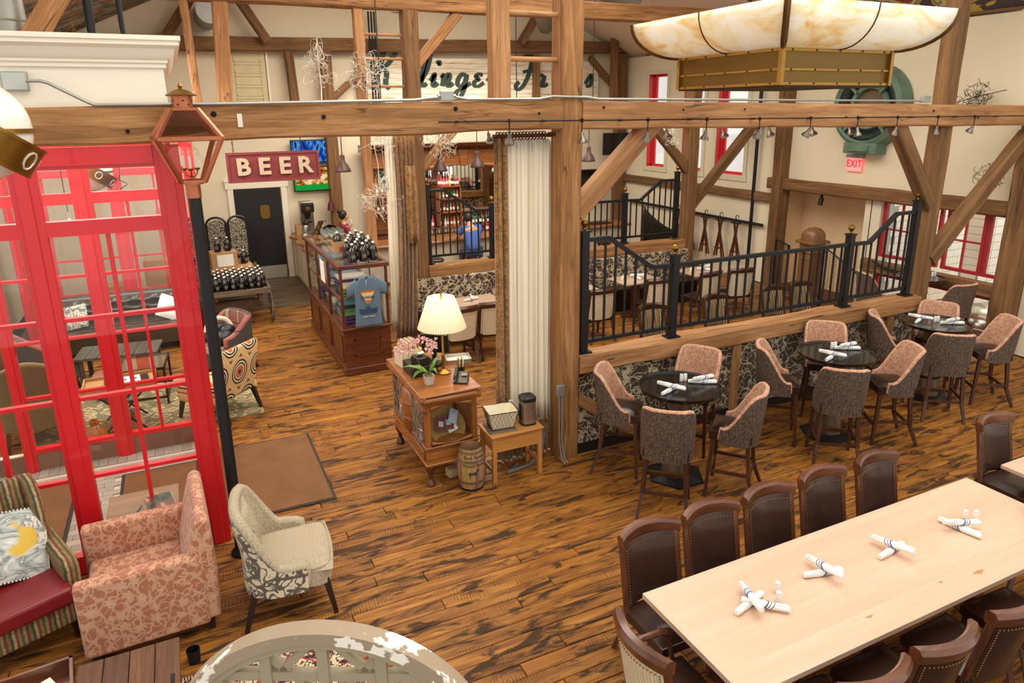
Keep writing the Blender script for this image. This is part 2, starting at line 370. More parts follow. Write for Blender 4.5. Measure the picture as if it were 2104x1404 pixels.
# vestibule floor: grey brick pavers
GROUT = plain('pale_grout', '#cfc6b4', .9)
vf = MB().bx(-3.4, .02, 6.72, 9.02, -.03, .002).build('floor', GROUT, smooth=False); tag(vf, kind='structure')
def shade_mat(name, a, b, rough=.75):
    g = G(name); r = g.n('ObjectInfo').outputs['Random']; v = g.obj()
    return g.bsdf(g.mix(g.math('ADD', g.math('MULTIPLY', r, .7), g.math('MULTIPLY', g.noise(v, 12, 3), .3)), lin(a), lin(b)), rough)
PAVER = shade_mat('grey_brick_paver', '#8d8478', '#b1a898')
BTILE = shade_mat('brown_base_tile', '#6a4a38', '#86634c')
me = MB().bx(-.048, .048, -.098, .098, 0, .014).mesh('paver', PAVER, False)
def inst(name, me, parent, loc, rz=0.0):
    o = D.objects.new(name, me); COL.objects.link(o); o.parent = parent; o.location = loc; o.rotation_euler = (0, 0, rz); return o
k = 0
for i in range(33): inst('paver', me, vf, (-3.2 + i * .1, 8.88, .002)); k += 1
for i in range(18):
    for j in range(26):
        x, yy = -3.05 + i * .2, 6.85 + j * .1
        if yy > 8.74: continue
        xx = x + (.1 if j % 2 else 0)
        if (-.97 < xx < -.23 or -2.25 < xx < -1.5) and 7.0 < yy < 8.45: continue   # under the mats
        if xx > -.08 or k >= 290: continue
        inst('paver', me, vf, (xx, yy, .002), PI / 2); k += 1
# ================================================================ WALLS
def struct(mb, name, mat, **kw): return tag(mb.build(name, mat, smooth=False, **kw), kind='structure')
struct(MB().bx(-3.2, 12.6, 18.0, 18.2, 0, 9.5), 'wall_back', CREAM)
# right wall with window and brewery openings (plane X = 12.2)
m = MB(); RX0, RX1 = 12.2, 12.42
wins = [(12.85, 13.85), (14.35, 15.15), (15.87, 16.7)]
for a, b in ((11.7, 12.85), (13.85, 14.35), (15.15, 15.87), (16.7, 18.0)): m.bx(RX0, RX1, a, b, 2.42, 4.9)
m.bx(RX0, RX1, 11.7, 18.0, 0, 2.42); m.bx(RX0, RX1, 11.7, 18.0, 4.9, 5.4)
m.bx(RX0, RX1, 3.0, 11.7, 2.35, 5.4); m.bx(RX0, RX1, 9.3, 9.45, 0, 2.35); m.bx(RX0, RX1, 9.1, 9.32, 0, 2.35); m.bx(RX0, RX1, 3.0, 6.6, 0, 2.35)
struct(m, 'wall_right', CREAM)
struct(MB().bx(13.0, 13.1, 9.3, 11.8, 0, 2.5).bx(12.42, 13.0, 11.7, 11.8, 0, 2.5).bx(12.42, 13.0, 9.35, 9.45, 0, 2.5).bx(12.42, 13.1, 9.3, 11.8, 2.4, 2.5), 'wall_alcove', WARM_LIT)
tag(MB().bx(12.2, 13.1, 9.4, 11.8, -.03, .0).build('floor', PLANKW, smooth=False), kind='structure')
# left wall with tall windows
m = MB(); LX = -3.2
m.bx(LX - .2, LX, 9.0, 9.7, 0, 6); m.bx(LX - .2, LX, 12.4, 13.0, 0, 6); m.bx(LX - .2, LX, 15.4, 18.2, 0, 6); m.bx(LX - .2, LX, 9.7, 15.4, 0, .35); m.bx(LX - .2, LX, 9.7, 15.4, 3.6, 6)
struct(m, 'wall_left', CREAM)
PINKP = plain('pinkish_red_paint', '#d8323a', .4)  # lighter, pinker red for window frames and the far screen
def wall_window(x, y0, y1, z0, z1, nm, muntin=True, ny=3, nz=5):
    fr = struct(MB().bx(x - .03, x + .03, y0, y0 + .07, z0, z1).bx(x - .03, x + .03, y1 - .07, y1, z0, z1).bx(x - .03, x + .03, y0, y1, z0, z0 + .07).bx(x - .03, x + .03, y0, y1, z1 - .07, z1), nm, PINKP)
    b = MB()
    if muntin:
        for i in range(1, ny): yy = y0 + (y1 - y0) * i / ny; MB().bx(x - .02, x + .02, yy - .018, yy + .018, z0, z1).build('muntin', PINKP, fr, smooth=False)
        for j in range(1, nz): zz = z0 + (z1 - z0) * j / nz; MB().bx(x - .02, x + .02, y0, y1, zz - .018, zz + .018).build('muntin', PINKP, fr, smooth=False)
    MB().bx(x - .004, x + .004, y0, y1, z0, z1).build('pane', GLASS, fr, smooth=False)
    return fr
SAGE = plain('sage_cream_trim', '#d9d2b6', .6, var=.02)
for i, (a, b) in enumerate(wins):
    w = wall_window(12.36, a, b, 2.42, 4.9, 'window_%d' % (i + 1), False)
    t = MB(); x = 12.185
    t.bx(x - .015, x + .013, a - .11, a, 2.42, 4.9).bx(x - .015, x + .013, b, b + .11, 2.42, 4.9).bx(x - .02, x + .013, a - .13, b + .13, 2.3, 2.42).bx(x - .018, x + .013, a - .11, b + .11, 4.9, 5.0)
    t.build('casing', SAGE, w, smooth=False)
    MB().bx(12.2, 12.4, b - .02, b + .0, 2.42, 4.9).bx(12.36, 12.42, b - .12, b - .02, 2.42, 4.9).build('jamb_lining', RED, w, smooth=False)
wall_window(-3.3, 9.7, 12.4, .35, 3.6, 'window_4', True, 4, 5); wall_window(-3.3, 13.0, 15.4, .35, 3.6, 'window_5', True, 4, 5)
# roof slopes
CEILM = plain('white_ceiling_board', '#e9dfc9', .85, var=.03, vs=2)
struct(MB().add([(12.7, 7.2, 5.27), (12.7, 18.1, 5.27), (4.9, 18.1, 8.82), (4.9, 7.2, 8.82), (12.7, 7.2, 5.42), (12.7, 18.1, 5.42), (4.9, 18.1, 8.97), (4.9, 7.2, 8.97)], [(0, 1, 2, 3), (4, 5, 6, 7), (0, 1, 5, 4), (1, 2, 6, 5), (2, 3, 7, 6), (3, 0, 4, 7)]), 'ceiling', CEILM)
struct(MB().add([(-3.6, 7.2, 4.77), (-3.6, 18.1, 4.77), (4.9, 18.1, 8.82), (4.9, 7.2, 8.82), (-3.6, 7.2, 4.92), (-3.6, 18.1, 4.92), (4.9, 18.1, 8.97), (4.9, 7.2, 8.97)], [(0, 1, 2, 3), (4, 5, 6, 7), (0, 1, 5, 4), (1, 2, 6, 5), (2, 3, 7, 6), (3, 0, 4, 7)]), 'ceiling', CEILM)
# brewery room beyond the lower right openings
WTILE = plain('white_glazed_tile', '#eef0e8', .2, var=.02)
tag(MB().bx(12.45, 17.5, 4.5, 9.1, -.12, -.02).build('floor', plain('brewery_floor', '#d8b59a', .35), smooth=False), kind='structure')
bw = struct(MB().bx(12.45, 17.5, 9.1, 9.25, 0, 4.2).bx(17.5, 17.65, 4.5, 9.25, 0, 4.2), 'wall_brewery', plain('tile_grout', '#aeb0a8', .8))
me = MB().bx(-.145, .145, -.008, 0, -.07, .07).mesh('tile', WTILE, False)
k = 0
for j in range(20):
    for i in range(14):
        if k >= 270: break
        inst('tile', me, bw, (12.7 + i * .3 + (.15 if j % 2 else 0), 9.1, .08 + j * .15)); k += 1
pil = struct(MB().bx(13.6, 14.1, 7.9, 8.3, 0, 4.2), 'wall_pier', plain('pier_grout', '#aeb0a8', .8))
for j in range(18):
    for i in range(2): inst('tile', me, pil, (13.71 + i * .27 - (.0 if j % 2 else .0), 7.9, .2 + j * .15))
    inst('tile', me, pil, (13.6, 8.1, .2 + j * .15), -PI / 2)
# red framed interior window to the brewery
def bw_frame(y0, y1, z0, z1, ny, nz, nm, label):
    x = 12.28
    t = thing(nm, label, 'window', (x, y0, z0)); W_, H_ = y1 - y0, z1 - z0
    f = MB()
    for a, b, c, d in ((0, .06, 0, H_), (W_ - .06, W_, 0, H_), (.06, W_ - .06, 0, .06), (.06, W_ - .06, H_ - .06, H_)): f.bx(-.03, .03, a, b, c, d)
    f.build('frame', REDD, t, smooth=False)
    for i in range(1, ny): MB().bx(-.02, .02, W_ * i / ny - .016, W_ * i / ny + .016, .06, H_ - .06).build('muntin', REDD, t, smooth=False)
    for j in range(1, nz): MB().bx(-.019, .019, .06, W_ - .06, H_ * j / nz - .016, H_ * j / nz + .016).build('muntin', REDD, t, smooth=False)
    MB().bx(-.004, .004, .03, W_ - .03, .03, H_ - .03).build('pane', GLASS, t, smooth=False); return t
bw_frame(7.12, 7.82, 1.16, 2.26, 2, 2, 'interior_window', 'red framed muntin window beside white tile wall above the brew tank')
bw_frame(7.9, 9.08, 1.16, 2.26, 3, 2, 'interior_window', 'red framed muntin window behind the right timber post and its brace')
bw_frame(6.62, 7.1, 1.16, 2.26, 1, 1, 'interior_window', 'red framed clear pane beside the rightmost timber post')
bw_frame(6.62, 9.08, .04, .84, 1, 1, 'interior_window', 'low red framed window with the steel tank behind it')
# ================================================================ TIMBER FRAME
def timber(label, a, b, w, d, mat=TIMB, dep=(0, 1, 0), name='timber_beam', jit=.008, cat='beam'):
    """hewn timber from a to b; d is its thickness along dep, w the other way"""
    a, b = Vector(a), Vector(b); x = (b - a); L = x.length; x.normalize(); yv = Vector(dep); zv = x.cross(yv); zv.normalize(); yv = zv.cross(x)
    n = max(2, int(L / .35)); m = MB(); vs = []; seed = random.random() * 50; c = .018
    for i in range(n + 1):
        t = L * i / n; hw, hd = w / 2, d / 2
        pts = [(hd, hw - c), (hd - c, hw), (-hd + c, hw), (-hd, hw - c), (-hd, -hw + c), (-hd + c, -hw), (hd - c, -hw), (hd, -hw + c)]
        for q, (py, pz) in enumerate(pts):
            k = jit if 0 < i < n else 0
            jy = k * (mnoise.noise((t * 1.6, q // 2 * 3.7, seed)) * 2); jz = k * (mnoise.noise((t * 1.6, q // 2 * 3.7 + 9, seed)) * 2)
            vs.append((t, py + jy, pz + jz))
    f = []
    for i in range(n):
        for q in range(8): f.append((i * 8 + q, i * 8 + (q + 1) % 8, i * 8 + 8 + (q + 1) % 8, i * 8 + 8 + q))
    f += [tuple(range(8)), tuple(range(n * 8, n * 8 + 8))[::-1]]
    m.add(vs, f); o = m.build(name, mat, ang=.5)
    o.matrix_world = Matrix(((x.x, yv.x, zv.x, a.x), (x.y, yv.y, zv.y, a.y), (x.z, yv.z, zv.z, a.z), (0, 0, 0, 1)))
    return tag(o, label, cat, kind='structure')
YA, YB, YC = 6.63, 12.1, 17.75
# front frame
timber('great post of the front timber frame standing beside the white curtain', (3.8, YA, 0), (3.8, YA, 7.3), .25, .26, TIMB, name='timber_post', cat='post')
timber('tall hewn post at the right end of the front railing', (9.98, YA + .05, 0), (9.98, YA + .05, 7.3), .25, .22, TIMB2, name='timber_post', cat='post')
timber('thick hewn post at the right wall beside the brewery window', (12.12, YA - .1, 0), (12.12, YA - .1, 3.68), .36, .34, TIMB2, name='timber_post', cat='post')
beam_l = timber('long hewn beam over the red vestibule and the curtains', (-2.8, YA, 3.905), (3.68, YA, 3.945), .29, .26)
beam_r = timber('long hewn beam carrying the track lights over the railing', (3.92, YA, 3.94), (12.2, YA, 3.83), .29, .26, TIMB3)
HOLE = plain('dark_peg_hole', '#150d07', .95); PAINTW = plain('white_paint_smear', '#e6dccb', .8)
for b_, hs in ((beam_l, ((1.55, .0, .014), (3.15, .07, .024), (4.05, .03, .02), (5.3, .08, .022), (2.5, -.05, .016), (6.2, .02, .014))), (beam_r, ((.25, .08, .014), (1.3, .06, .012), (2.2, .07, .012), (3.9, -.02, .014), (5.6, .06, .016), (6.6, -.03, .013)))):
    for x_, z_, r_ in hs: MB().cyl((x_, -.134, z_), (x_, -.1375, z_), r_, n=10).build('peg_hole', HOLE, b_, smooth=False)
MB().bx(3.33, 3.37, -.1385, -.134, -.04, .07).build('paint_smear', PAINTW, beam_l, smooth=False)
timber('diagonal brace rising from the great post over the railing', (3.9, YA, 2.9), (4.9, YA, 3.84), .2, .18, TIMB3, name='timber_brace', cat='brace')
timber('short brace running down to the left side of the right post', (8.95, YA, 3.78), (9.88, YA, 2.6), .2, .18, TIMB2, name='timber_brace', cat='brace')
timber('long brace rising from the right post towards the wall post', (10.08, YA, 1.75), (12.0, YA, 3.55), .2, .18, TIMB2, name='timber_brace', cat='brace')
timber('salmon ladder post standing on the beam left of the great post', (3.02, YA, 4.1), (3.02, YA, 7.2), .19, .18, TIMB3, name='timber_post', cat='post')
for i, z in enumerate((4.49, 4.92, 5.36)):
    tag(MB().cyl((3.1, YA, z), (3.68, YA, z + .0), .026, n=10).build('ladder_rung', TIMB3), ('lower', 'upper', 'topmost')[i] + ' wooden rung between great post and salmon ladder post', 'rung', 'ladder rungs beside the great post', 'structure')
# second frame
timber('hewn post behind the brown curtain at the booth', (3.86, YB, 0), (3.86, YB, 5.62), .26, .26, TIMB2, name='timber_post', cat='post')
timber('hewn post between the rear railing and the hanging stools', (9.98, YB, 0), (9.98, YB, 5.62), .25, .26, TIMB2, name='timber_post', cat='post')
timber('upper tie beam crossing the top of the second frame', (-3.2, YB, 5.76), (12.3, YB, 5.78), .3, .26, TIMB)
timber('middle beam of the second frame behind the front beam', (-3.2, YB, 3.83), (12.2, YB, 3.83), .28, .26, TIMB2)
timber('slim salmon post of the inner ladder near the counter', (3.0, YB, 0), (3.0, YB, 5.62), .16, .16, TIMB3, name='timber_post', cat='post')
for i, z in enumerate((4.41, 4.85, 5.23)):
    tag(MB().cyl((3.06, YB, z), (3.74, YB, z), .024, n=10).build('ladder_rung', TIMB3), ('lowest', 'middle', 'topmost')[i] + ' wooden rung between slim salmon post and booth post', 'rung', 'inner ladder rungs', 'structure')
timber('salmon upright above the beam near the copper lantern', (.83, YB, 3.95), (.92, YB, 5.62), .22, .18, TIMB3, name='timber_post', cat='post')
timber('slim leaning upright right above the copper lantern', (.46, YB, 3.95), (.42, YB, 5.62), .12, .14, TIMB3, name='timber_post', cat='post')
timber('brace rising right from the booth post to upper tie beam', (3.92, YB, 4.72), (4.75, YB, 5.62), .17, .15, TIMB, name='timber_brace', cat='brace')
timber('lower brace rising right behind the brown curtain post', (3.92, YB, 2.95), (4.65, YB, 3.72), .15, .14, TIMB, name='timber_brace', cat='brace')
timber('brace reaching left from the rear railing post', (8.95, YB, 3.7), (9.9, YB, 2.72), .18, .16, TIMB2, name='timber_brace', cat='brace')
timber('brace reaching right from the rear railing post', (10.06, YB, 1.95), (11.75, YB, 3.7), .2, .18, TIMB2, name='timber_brace', cat='brace')
# rear frame and wall timbers
timber('dark beam along the top of the back wall', (-3.2, YC, 5.42), (12.2, YC, 5.68), .3, .22, TIMB2)
timber('hewn post behind the server at the back wall', (3.55, YC, 0), (3.55, YC, 5.4), .28, .24, TIMB2, name='timber_post', cat='post')
timber('hewn post in the far right corner of the room', (11.95, YC, 0), (11.95, YC, 5.5), .3, .24, TIMB2, name='timber_post', cat='post')
timber('slim dark upright beside the old panelled door', (2.78, YC, 4.05), (2.72, YC, 5.4), .2, .16, TIMB2, name='timber_post', cat='post')
timber('slim upright right of the painted shop sign', (9.2, YC, 3.9), (9.2, YC, 5.45), .18, .16, TIMB2, name='timber_post', cat='post')
timber('slim upright at the far right above the sign end', (11.45, YC - .4, 4.2), (11.45, YC - .4, 6.4), .2, .16, TIMB2, name='timber_post', cat='post')
timber('thin brace leaning on the far corner post', (10.9, YC, 5.4), (11.85, YC, 4.5), .16, .14, TIMB2, name='timber_brace', cat='brace')
timber('short brace right of the post behind the server', (3.65, YC, 4.3), (4.4, YC, 4.95), .15, .14, TIMB2, name='timber_brace', cat='brace')
timber('rafter brace above the old panelled door', (1.6, YC - .3, 6.6), (2.25, YC - .3, 5.55), .2, .16, TIMB2, name='timber_brace', cat='brace')
timber('rafter brace above the middle of the painted sign', (8.6, YC - .3, 5.7), (9.3, YC - .3, 6.7), .2, .16, TIMB2, name='timber_brace', cat='brace')
timber('rafter brace above the left end of the back beam', (.2, YC - .3, 5.6), (.9, YC - .3, 6.6), .2, .16, TIMB2, name='timber_brace', cat='brace')
timber('rafter leaning above the vestibule cornice', (-1.35, 8.7, 4.4), (-.3, 8.7, 5.9), .2, .18, TIMB3, name='timber_brace', cat='brace')
timber('hewn post on the right wall between stairs and hanging stools', (12.12, 11.58, 0), (12.12, 11.58, 5.6), .34, .26, TIMB2, name='timber_post', cat='post')
timber('horizontal wall timber under the three bright windows', (12.14, 11.7, 2.02), (12.14, 17.7, 2.02), .2, .14, TIMB2, dep=(1, 0, 0))
timber('heavy wall timber over the stair alcove and brewery window', (12.12, 6.68, 2.36), (12.12, 11.9, 2.36), .24, .2, TIMB2, dep=(1, 0, 0))
timber('low wall timber under the brewery window sill', (12.14, 6.68, .98), (12.14, 9.3, .98), .24, .16, TIMB2, dep=(1, 0, 0))
timber('dark old post at the lounge window', (-2.75, 12.6, 0), (-2.75, 12.6, 5), .3, .3, TIMB2, name='timber_post', cat='post')
# ================================================================ KNEE WALLS
def knee(yy, x0, x1, label, bench):
    timber('hewn cap timber on the ' + label, (x0, yy, 1.15), (x1, yy, 1.135), .22, .28, TIMB3 if yy < 8 else TIMB, jit=.012)
    w = tag(MB().bx(x0, x1, yy - .06, yy + .06, .0, 1.05).build('wall_' + ('front' if yy < 8 else 'middle'), DAMASK, smooth=False), kind='structure')
    tag(MB().bx(x0, x1, yy - .075, yy + .075, 0, .13).build('baseboard_' + ('front' if yy < 8 else 'middle'), plain('dark_baseboard', '#20130c', .5), smooth=False), kind='structure')
knee(YA, 3.93, 9.86, 'floral knee wall behind the bar tables', False)
knee(YB, 3.99, 9.86, 'floral knee wall in front of the bar', True)
for i, (x, lb) in enumerate(((6.35, 'left'), (8.0, 'middle'), (9.3, 'right'))):
    timber('short %s stud let into the floral knee wall' % lb, (x, YA - .05, .1), (x, YA - .05, 1.06), .14, .1, TIMB3, name='timber_post', cat='post')
timber('low diagonal brace at the foot of the great post', (3.95, YA - .06, .72), (4.75, YA - .06, .12), .15, .1, TIMB3, name='timber_brace', cat='brace')
# ================================================================ RAILINGS
def railing(label, yy, dz):
    t = thing('metal_railing', label, 'railing', (0, yy, 1.26 + dz))
    px = [(4.04, 1.42), (5.32, 1.02), (8.34, 1.02), (9.66, 1.4)]
    for x, h in px:
        p = MB().bx(x - .045, x + .045, -.045, .045, 0, h).bx(x - .058, x + .058, -.058, .058, h, h + .02).bx(x - .09, x + .09, -.075, .075, 0, .015).build('post', BLACKM, t, smooth=False)
        MB().lathe([(.012, 0), (.02, .012), (.014, .03), (.034, .05), (.044, .08), (.034, .112), (.012, .125)], (x, 0, h + .02), 14).build('ball_finial', BRASS, p)
    top = [(4.04, 1.33), (4.36, 1.33), (4.98, .92), (5.32, .91), (8.34, .89), (8.73, .88), (9.24, 1.25), (9.66, 1.25)]
    m = MB()
    for (xa, za), (xb, zb) in zip(top, top[1:]): m.bar((xa, 0, za), (xb, 0, zb), .06, .045, up=(0, 0, 1))
    m.build('top_rail', BLACKM, t, smooth=False)
    MB().bar((4.04, 0, .13), (9.66, 0, .11), .045, .04, up=(0, 0, 1)).build('bottom_rail', BLACKM, t, smooth=False)
    def topz(x):
        for (xa, za), (xb, zb) in zip(top, top[1:]):
            if xa <= x <= xb: return za + (zb - za) * (x - xa) / (xb - xa)
    x = 4.04
    for a, b, n in ((4.04, 5.32, 9), (5.32, 8.34, 21), (8.34, 9.66, 9)):
        for i in range(1, n):
            x = a + (b - a) * i / n; MB().bx(x - .011, x + .011, -.011, .011, .12, topz(x) - .015).build('baluster', BLACKM, t, smooth=False)
    return t
railing('black metal railing on the knee wall above the bar tables', YA, 0)
railing('black metal railing in front of the bar behind the booths', YB, .02)
# ================================================================ RED VESTIBULE
def glazed(label, yy, panels, zt, z0, mat, side=False, transom=3.06, dy=.05, rows=(.93, 1.66, 2.36)):
    """red glazed wall: panels = list of (x0, x1, n muntin columns); stiles fill between"""
    t = thing('glazed_partition', label, 'partition', (0, yy, 0))
    xs = [panels[0][0] - .12] + [v for p in panels for v in p[:2]] + [panels[-1][1] + .2]
    for i in range(0, len(xs), 2):
        a, b = xs[i], xs[i + 1]; w = b - a
        m = MB().bx(a, b, -dy, dy, 0, zt); m.bx(a + w * .22, b - w * .3, -dy - .018, dy + .018, 0, zt)
        m.build('stile', mat, t, bevel=.004, seg=1, smooth=False)
    for a, b, n in panels:
        MB().bx(a, b, -dy - .012, dy, zt - .14, zt).bx(a, b, -dy + .01, dy - .01, zt - .17, zt - .14).build('top_rail', mat, t, smooth=False)
        MB().bx(a, b, -dy + .004, dy - .004, transom, transom + .12).build('transom_rail', mat, t, smooth=False)
        MB().bx(a, b, -dy + .004, dy - .004, z0, z0 + (.17 if z0 < .1 else .05)).build('bottom_rail', mat, t, smooth=False)
        for z in rows: MB().bx(a, b, -.03, .03, z - .016, z + .016).build('muntin', mat, t, smooth=False)
        for k in range(1, n): x = a + (b - a) * k / n; MB().bx(x - .016, x + .016, -.029, .029, z0 + .05, transom).build('muntin', mat, t, smooth=False)
        MB().bx(a, b, -.003, .003, z0 + .1, transom + .05).build('pane', GLASS, t, smooth=False)
        MB().bx(a, b, -.003, .003, transom + .08, zt - .1).build('pane', GLASS, t, smooth=False)
    return t
glazed('front red muntin wall of the vestibule below the hewn beam', 6.6, [(-1.98, -1.17, 2), (-.98, -.15, 2)], 3.755, .02, RED)
glazed('inner red muntin wall of the vestibule on a tiled base', 9.0, [(-1.85, -1.05, 2), (-.86, -.2, 2)], 3.755, .24, RED, rows=(.9, 1.55, 2.26))
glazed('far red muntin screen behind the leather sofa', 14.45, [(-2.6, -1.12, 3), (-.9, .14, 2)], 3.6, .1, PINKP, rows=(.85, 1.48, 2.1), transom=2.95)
bt = tag(MB().bx(-3.1, .02, 8.97, 9.04, 0, .24).build('baseboard_vestibule', GROUT, smooth=False), kind='structure')
me = MB().bx(-.146, .146, -.012, 0, 0, .2).mesh('tile', BTILE, False)
for i in range(10): inst('tile', me, bt, (-2.98 + i * .3, 8.97, .03))
# side wall of the vestibule
t = thing('glazed_partition', 'narrow red side wall of the vestibule beside the lamp post', 'partition', (.02, 6.7, 0))
for a, b, c, d in ((0, .1, 0, 3.75), (2.15, 2.3, 0, 3.75), (.1, 2.15, 3.6, 3.75), (.1, 2.15, 0, .24), (.1, 2.15, 3.06, 3.16)): MB().bx(-.03, .03, a, b, c, d).build('rail', RED, t, smooth=False)
MB().bx(-.003, .003, .1, 2.15, .24, 3.6).build('pane', GLASS, t, smooth=False)
# plaster box with crown cornice above
bx_ = tag(MB().bx(-3.3, .02, 6.6, 9.1, 4.05, 4.4).build('soffit_box', WHITEP, smooth=False), 'white plaster box above the red vestibule', 'bulkhead', kind='structure')
prof = [(0, 0), (.022, 0), (.022, .03), (.038, .036), (.038, .06), (.05, .064), (.07, .085), (.1, .14), (.135, .165), (.135, .2), (.15, .2), (.15, .235), (0, .235)]
m = MB(); vs = []
for (o_, z) in prof: vs += [(-3.3, 6.6 - o_, 4.36 + z), (.02 + o_, 6.6 - o_, 4.36 + z), (.02 + o_, 9.1, 4.36 + z)]
f = []
for i in range(len(prof) - 1):
    for k in range(2): f.append((i * 3 + k, i * 3 + k + 1, i * 3 + k + 4, i * 3 + k + 3))
f.append([i * 3 + 2 for i in range(len(prof))]); m.add(vs, f)
m.build('crown_cornice', WHITEP, bx_, ang=.4)
# electrical conduit along the beam
def conduit(path, r=.013, name='conduit', mat=GALV, n=8): return MB().tube(path, r, n).build(name, mat)
t = thing('junction_box', 'grey junction box on white plaster box above the globe', 'junction box', (-1.0, 6.58, 4.25))
MB().box((0, 0, 0), (.17, .06, .14)).build('box', GALV, t, bevel=.004); MB().box((0, -.032, 0), (.15, .004, .12)).build('cover_plate', plain('pale_grey_cover', '#bcc0b8', .5), t)
tag(conduit([(-.92, 6.49, 4.25), (-.83, 6.49, 4.25), (-.78, 6.49, 4.235), (-.55, 6.49, 4.10), (-.5, 6.49, 4.075), (-.44, 6.49, 4.075), (.5, 6.49, 4.078), (2.1, 6.49, 4.1), (2.22, 6.49, 4.115), (2.35, 6.49, 4.125)]), 'bent grey conduit from junction box along the beam top', 'conduit')
t = thing('junction_box', 'small junction box in the middle of the beam conduit', 'junction box', (2.41, 6.49, 4.135)); MB().box((0, 0, 0), (.13, .05, .085)).build('box', GALV, t, bevel=.004)
MB().cyl((-.09, 0, 0), (-.065, 0, 0), .018, n=8).build('connector', GALV, t); MB().cyl((.065, 0, 0), (.09, 0, 0), .018, n=8).build('connector', GALV, t)
tag(conduit([(2.48, 6.49, 4.13), (2.62, 6.49, 4.105), (3.4, 6.49, 4.105), (3.55, 6.485, 4.13), (3.95, 6.485, 4.12), (4.1, 6.49, 4.1), (9.2, 6.49, 4.06)]), 'straight grey conduit right of the middle junction box', 'conduit')
t = thing('junction_box', 'grey junction box at the right end of the conduit', 'junction box', (9.3, 6.49, 4.08)); MB().box((0, 0, 0), (.17, .05, .09)).build('box', GALV, t, bevel=.004)
# mats
def mat_(label, x0, x1, y0, y1, z=0.004, border=.035):
    t = thing('door_mat', label, 'mat', (x0, y0, z)); w, h = x1 - x0, y1 - y0
    MB().bx(0, w, 0, h, 0, .008).build('rubber_border', RUBBER, t, smooth=False); MB().bx(border, w - border, border, h - border, .004, .014).build('coir_pile', COIR, t, smooth=False)
mat_('right brown coir mat inside the vestibule', -.98, -.17, 7.05, 8.42, .016)
mat_('left brown coir mat inside the vestibule', -2.25, -1.4, 7.0, 8.6, .016)
mat_('large brown entrance mat on plank floor beside lamp post', .03, 1.13, 6.84, 8.6, .002, .03)
# ================================================================ COPPER LANTERN ON BLACK POST
t = thing('lamp_post', 'copper gas-style lantern with candle bulbs on black post', 'lamp', (.118, 6.28, 0), .08)
MB().lathe([(.09, 0), (.09, .03), (.06, .06), (.05, .1), (.05, 3.34)], n=16).build('post', BLACKM, t)
MB().lathe([(.056, 3.34), (.056, 3.45), (.09, 3.452), (.09, 3.468)], n=18).build('collar', COPPER, t)
hb, hm, ht, z0, z1, z2 = .085, .232, .095, 3.468, 3.815, 4.035
def ring4(m, h, z, s=.012):
    for i in range(4):
        a = PI / 2 * i; c, d = math.cos(a), math.sin(a)
        p = [(h, -h), (h, h)]; q = [(x * c - y * d, x * d + y * c, z) for x, y in p]; m.bar(q[0], q[1], s * 1.6, s * 1.6, up=(0, 0, 1))
m = MB(); ring4(m, hb, z0 + .008); ring4(m, hm, z1, .018); ring4(m, ht, z2)
for sx in (-1, 1):
    for sy in (-1, 1): m.bar((sx * hb, sy * hb, z0), (sx * hm, sy * hm, z1), .028, .028); m.bar((sx * hm, sy * hm, z1), (sx * ht, sy * ht, z2), .03, .03)
m.build('frame', COPPER, t, smooth=False)
MB().bx(-hb, hb, -hb, hb, z0 - .004, z0 + .006).build('bottom_plate', COPPER, t, smooth=False)
for i in range(4):
    a = PI / 2 * i; c, d = math.cos(a), math.sin(a); R_ = lambda x, y, z: (x * c - y * d, x * d + y * c, z)
    MB().add([R_(-hb, -hb, z0), R_(hb, -hb, z0), R_(hm, -hm, z1), R_(-hm, -hm, z1)], [(0, 1, 2, 3)]).build('pane', GLASS, t, smooth=False)
    MB().add([R_(-hm, -hm, z1), R_(hm, -hm, z1), R_(ht, -ht, z2), R_(-ht, -ht, z2)], [(0, 1, 2, 3)]).build('roof_pane', glass('smoky_glass', (.72, .6, .47, 1), -.05) if i == 0 else D.materials['smoky_glass'], t, smooth=False)
v = MB().lathe([(ht * .95, z2), (.078, z2 + .01), (.078, z2 + .1), (.085, z2 + .105)], n=20).build('vent_collar', COPPER, t)
hm_ = plain('vent_hole_black', '#1a0f0a', .9)
for i in range(12):
    a = 2 * PI * i / 12; MB().cyl((.07 * math.cos(a), .07 * math.sin(a), z2 + .035 + .03 * (i % 2)), (.0795 * math.cos(a), .0795 * math.sin(a), z2 + .035 + .03 * (i % 2)), .007, n=6).build('vent_hole', hm_, v)
MB().lathe([(.112, z2 + .1), (.115, z2 + .108), (.06, z2 + .14), (.022, z2 + .152), (.012, z2 + .16), (.02, z2 + .175), (.012, z2 + .19), (.004, z2 + .205)], n=20).build('cap', BRASS, t)
cs = plain('candle_sleeve', '#f3eee2', .5); ck = glass('bulb_glass', (1, .98, .93, 1), .3)
for i in range(3):
    a = 2 * PI * i / 3 + .4; x, y = .055 * math.cos(a), .055 * math.sin(a)
    arm = MB().tube([(0, 0, z0 + .04), (x * .7, y * .7, z0 + .05), (x, y, z0 + .08), (x, y, z0 + .1)], .006, 6).lathe([(.008, 0), (.022, .01), (.024, .02)], (x, y, z0 + .09), 10).build('candle_arm', BRASS, t)
    MB().cyl((x, y, z0 + .11), (x, y, z0 + .21), .011, n=10).build('candle_sleeve', cs, arm); MB().lathe([(.006, 0), (.013, .02), (.009, .045), (.001, .065)], (x, y, z0 + .21), 10).build('flame_bulb', ck, arm)
MB().cyl((0, 0, z0), (0, 0, z0 + .05), .014, n=10).build('stem', BRASS, t)
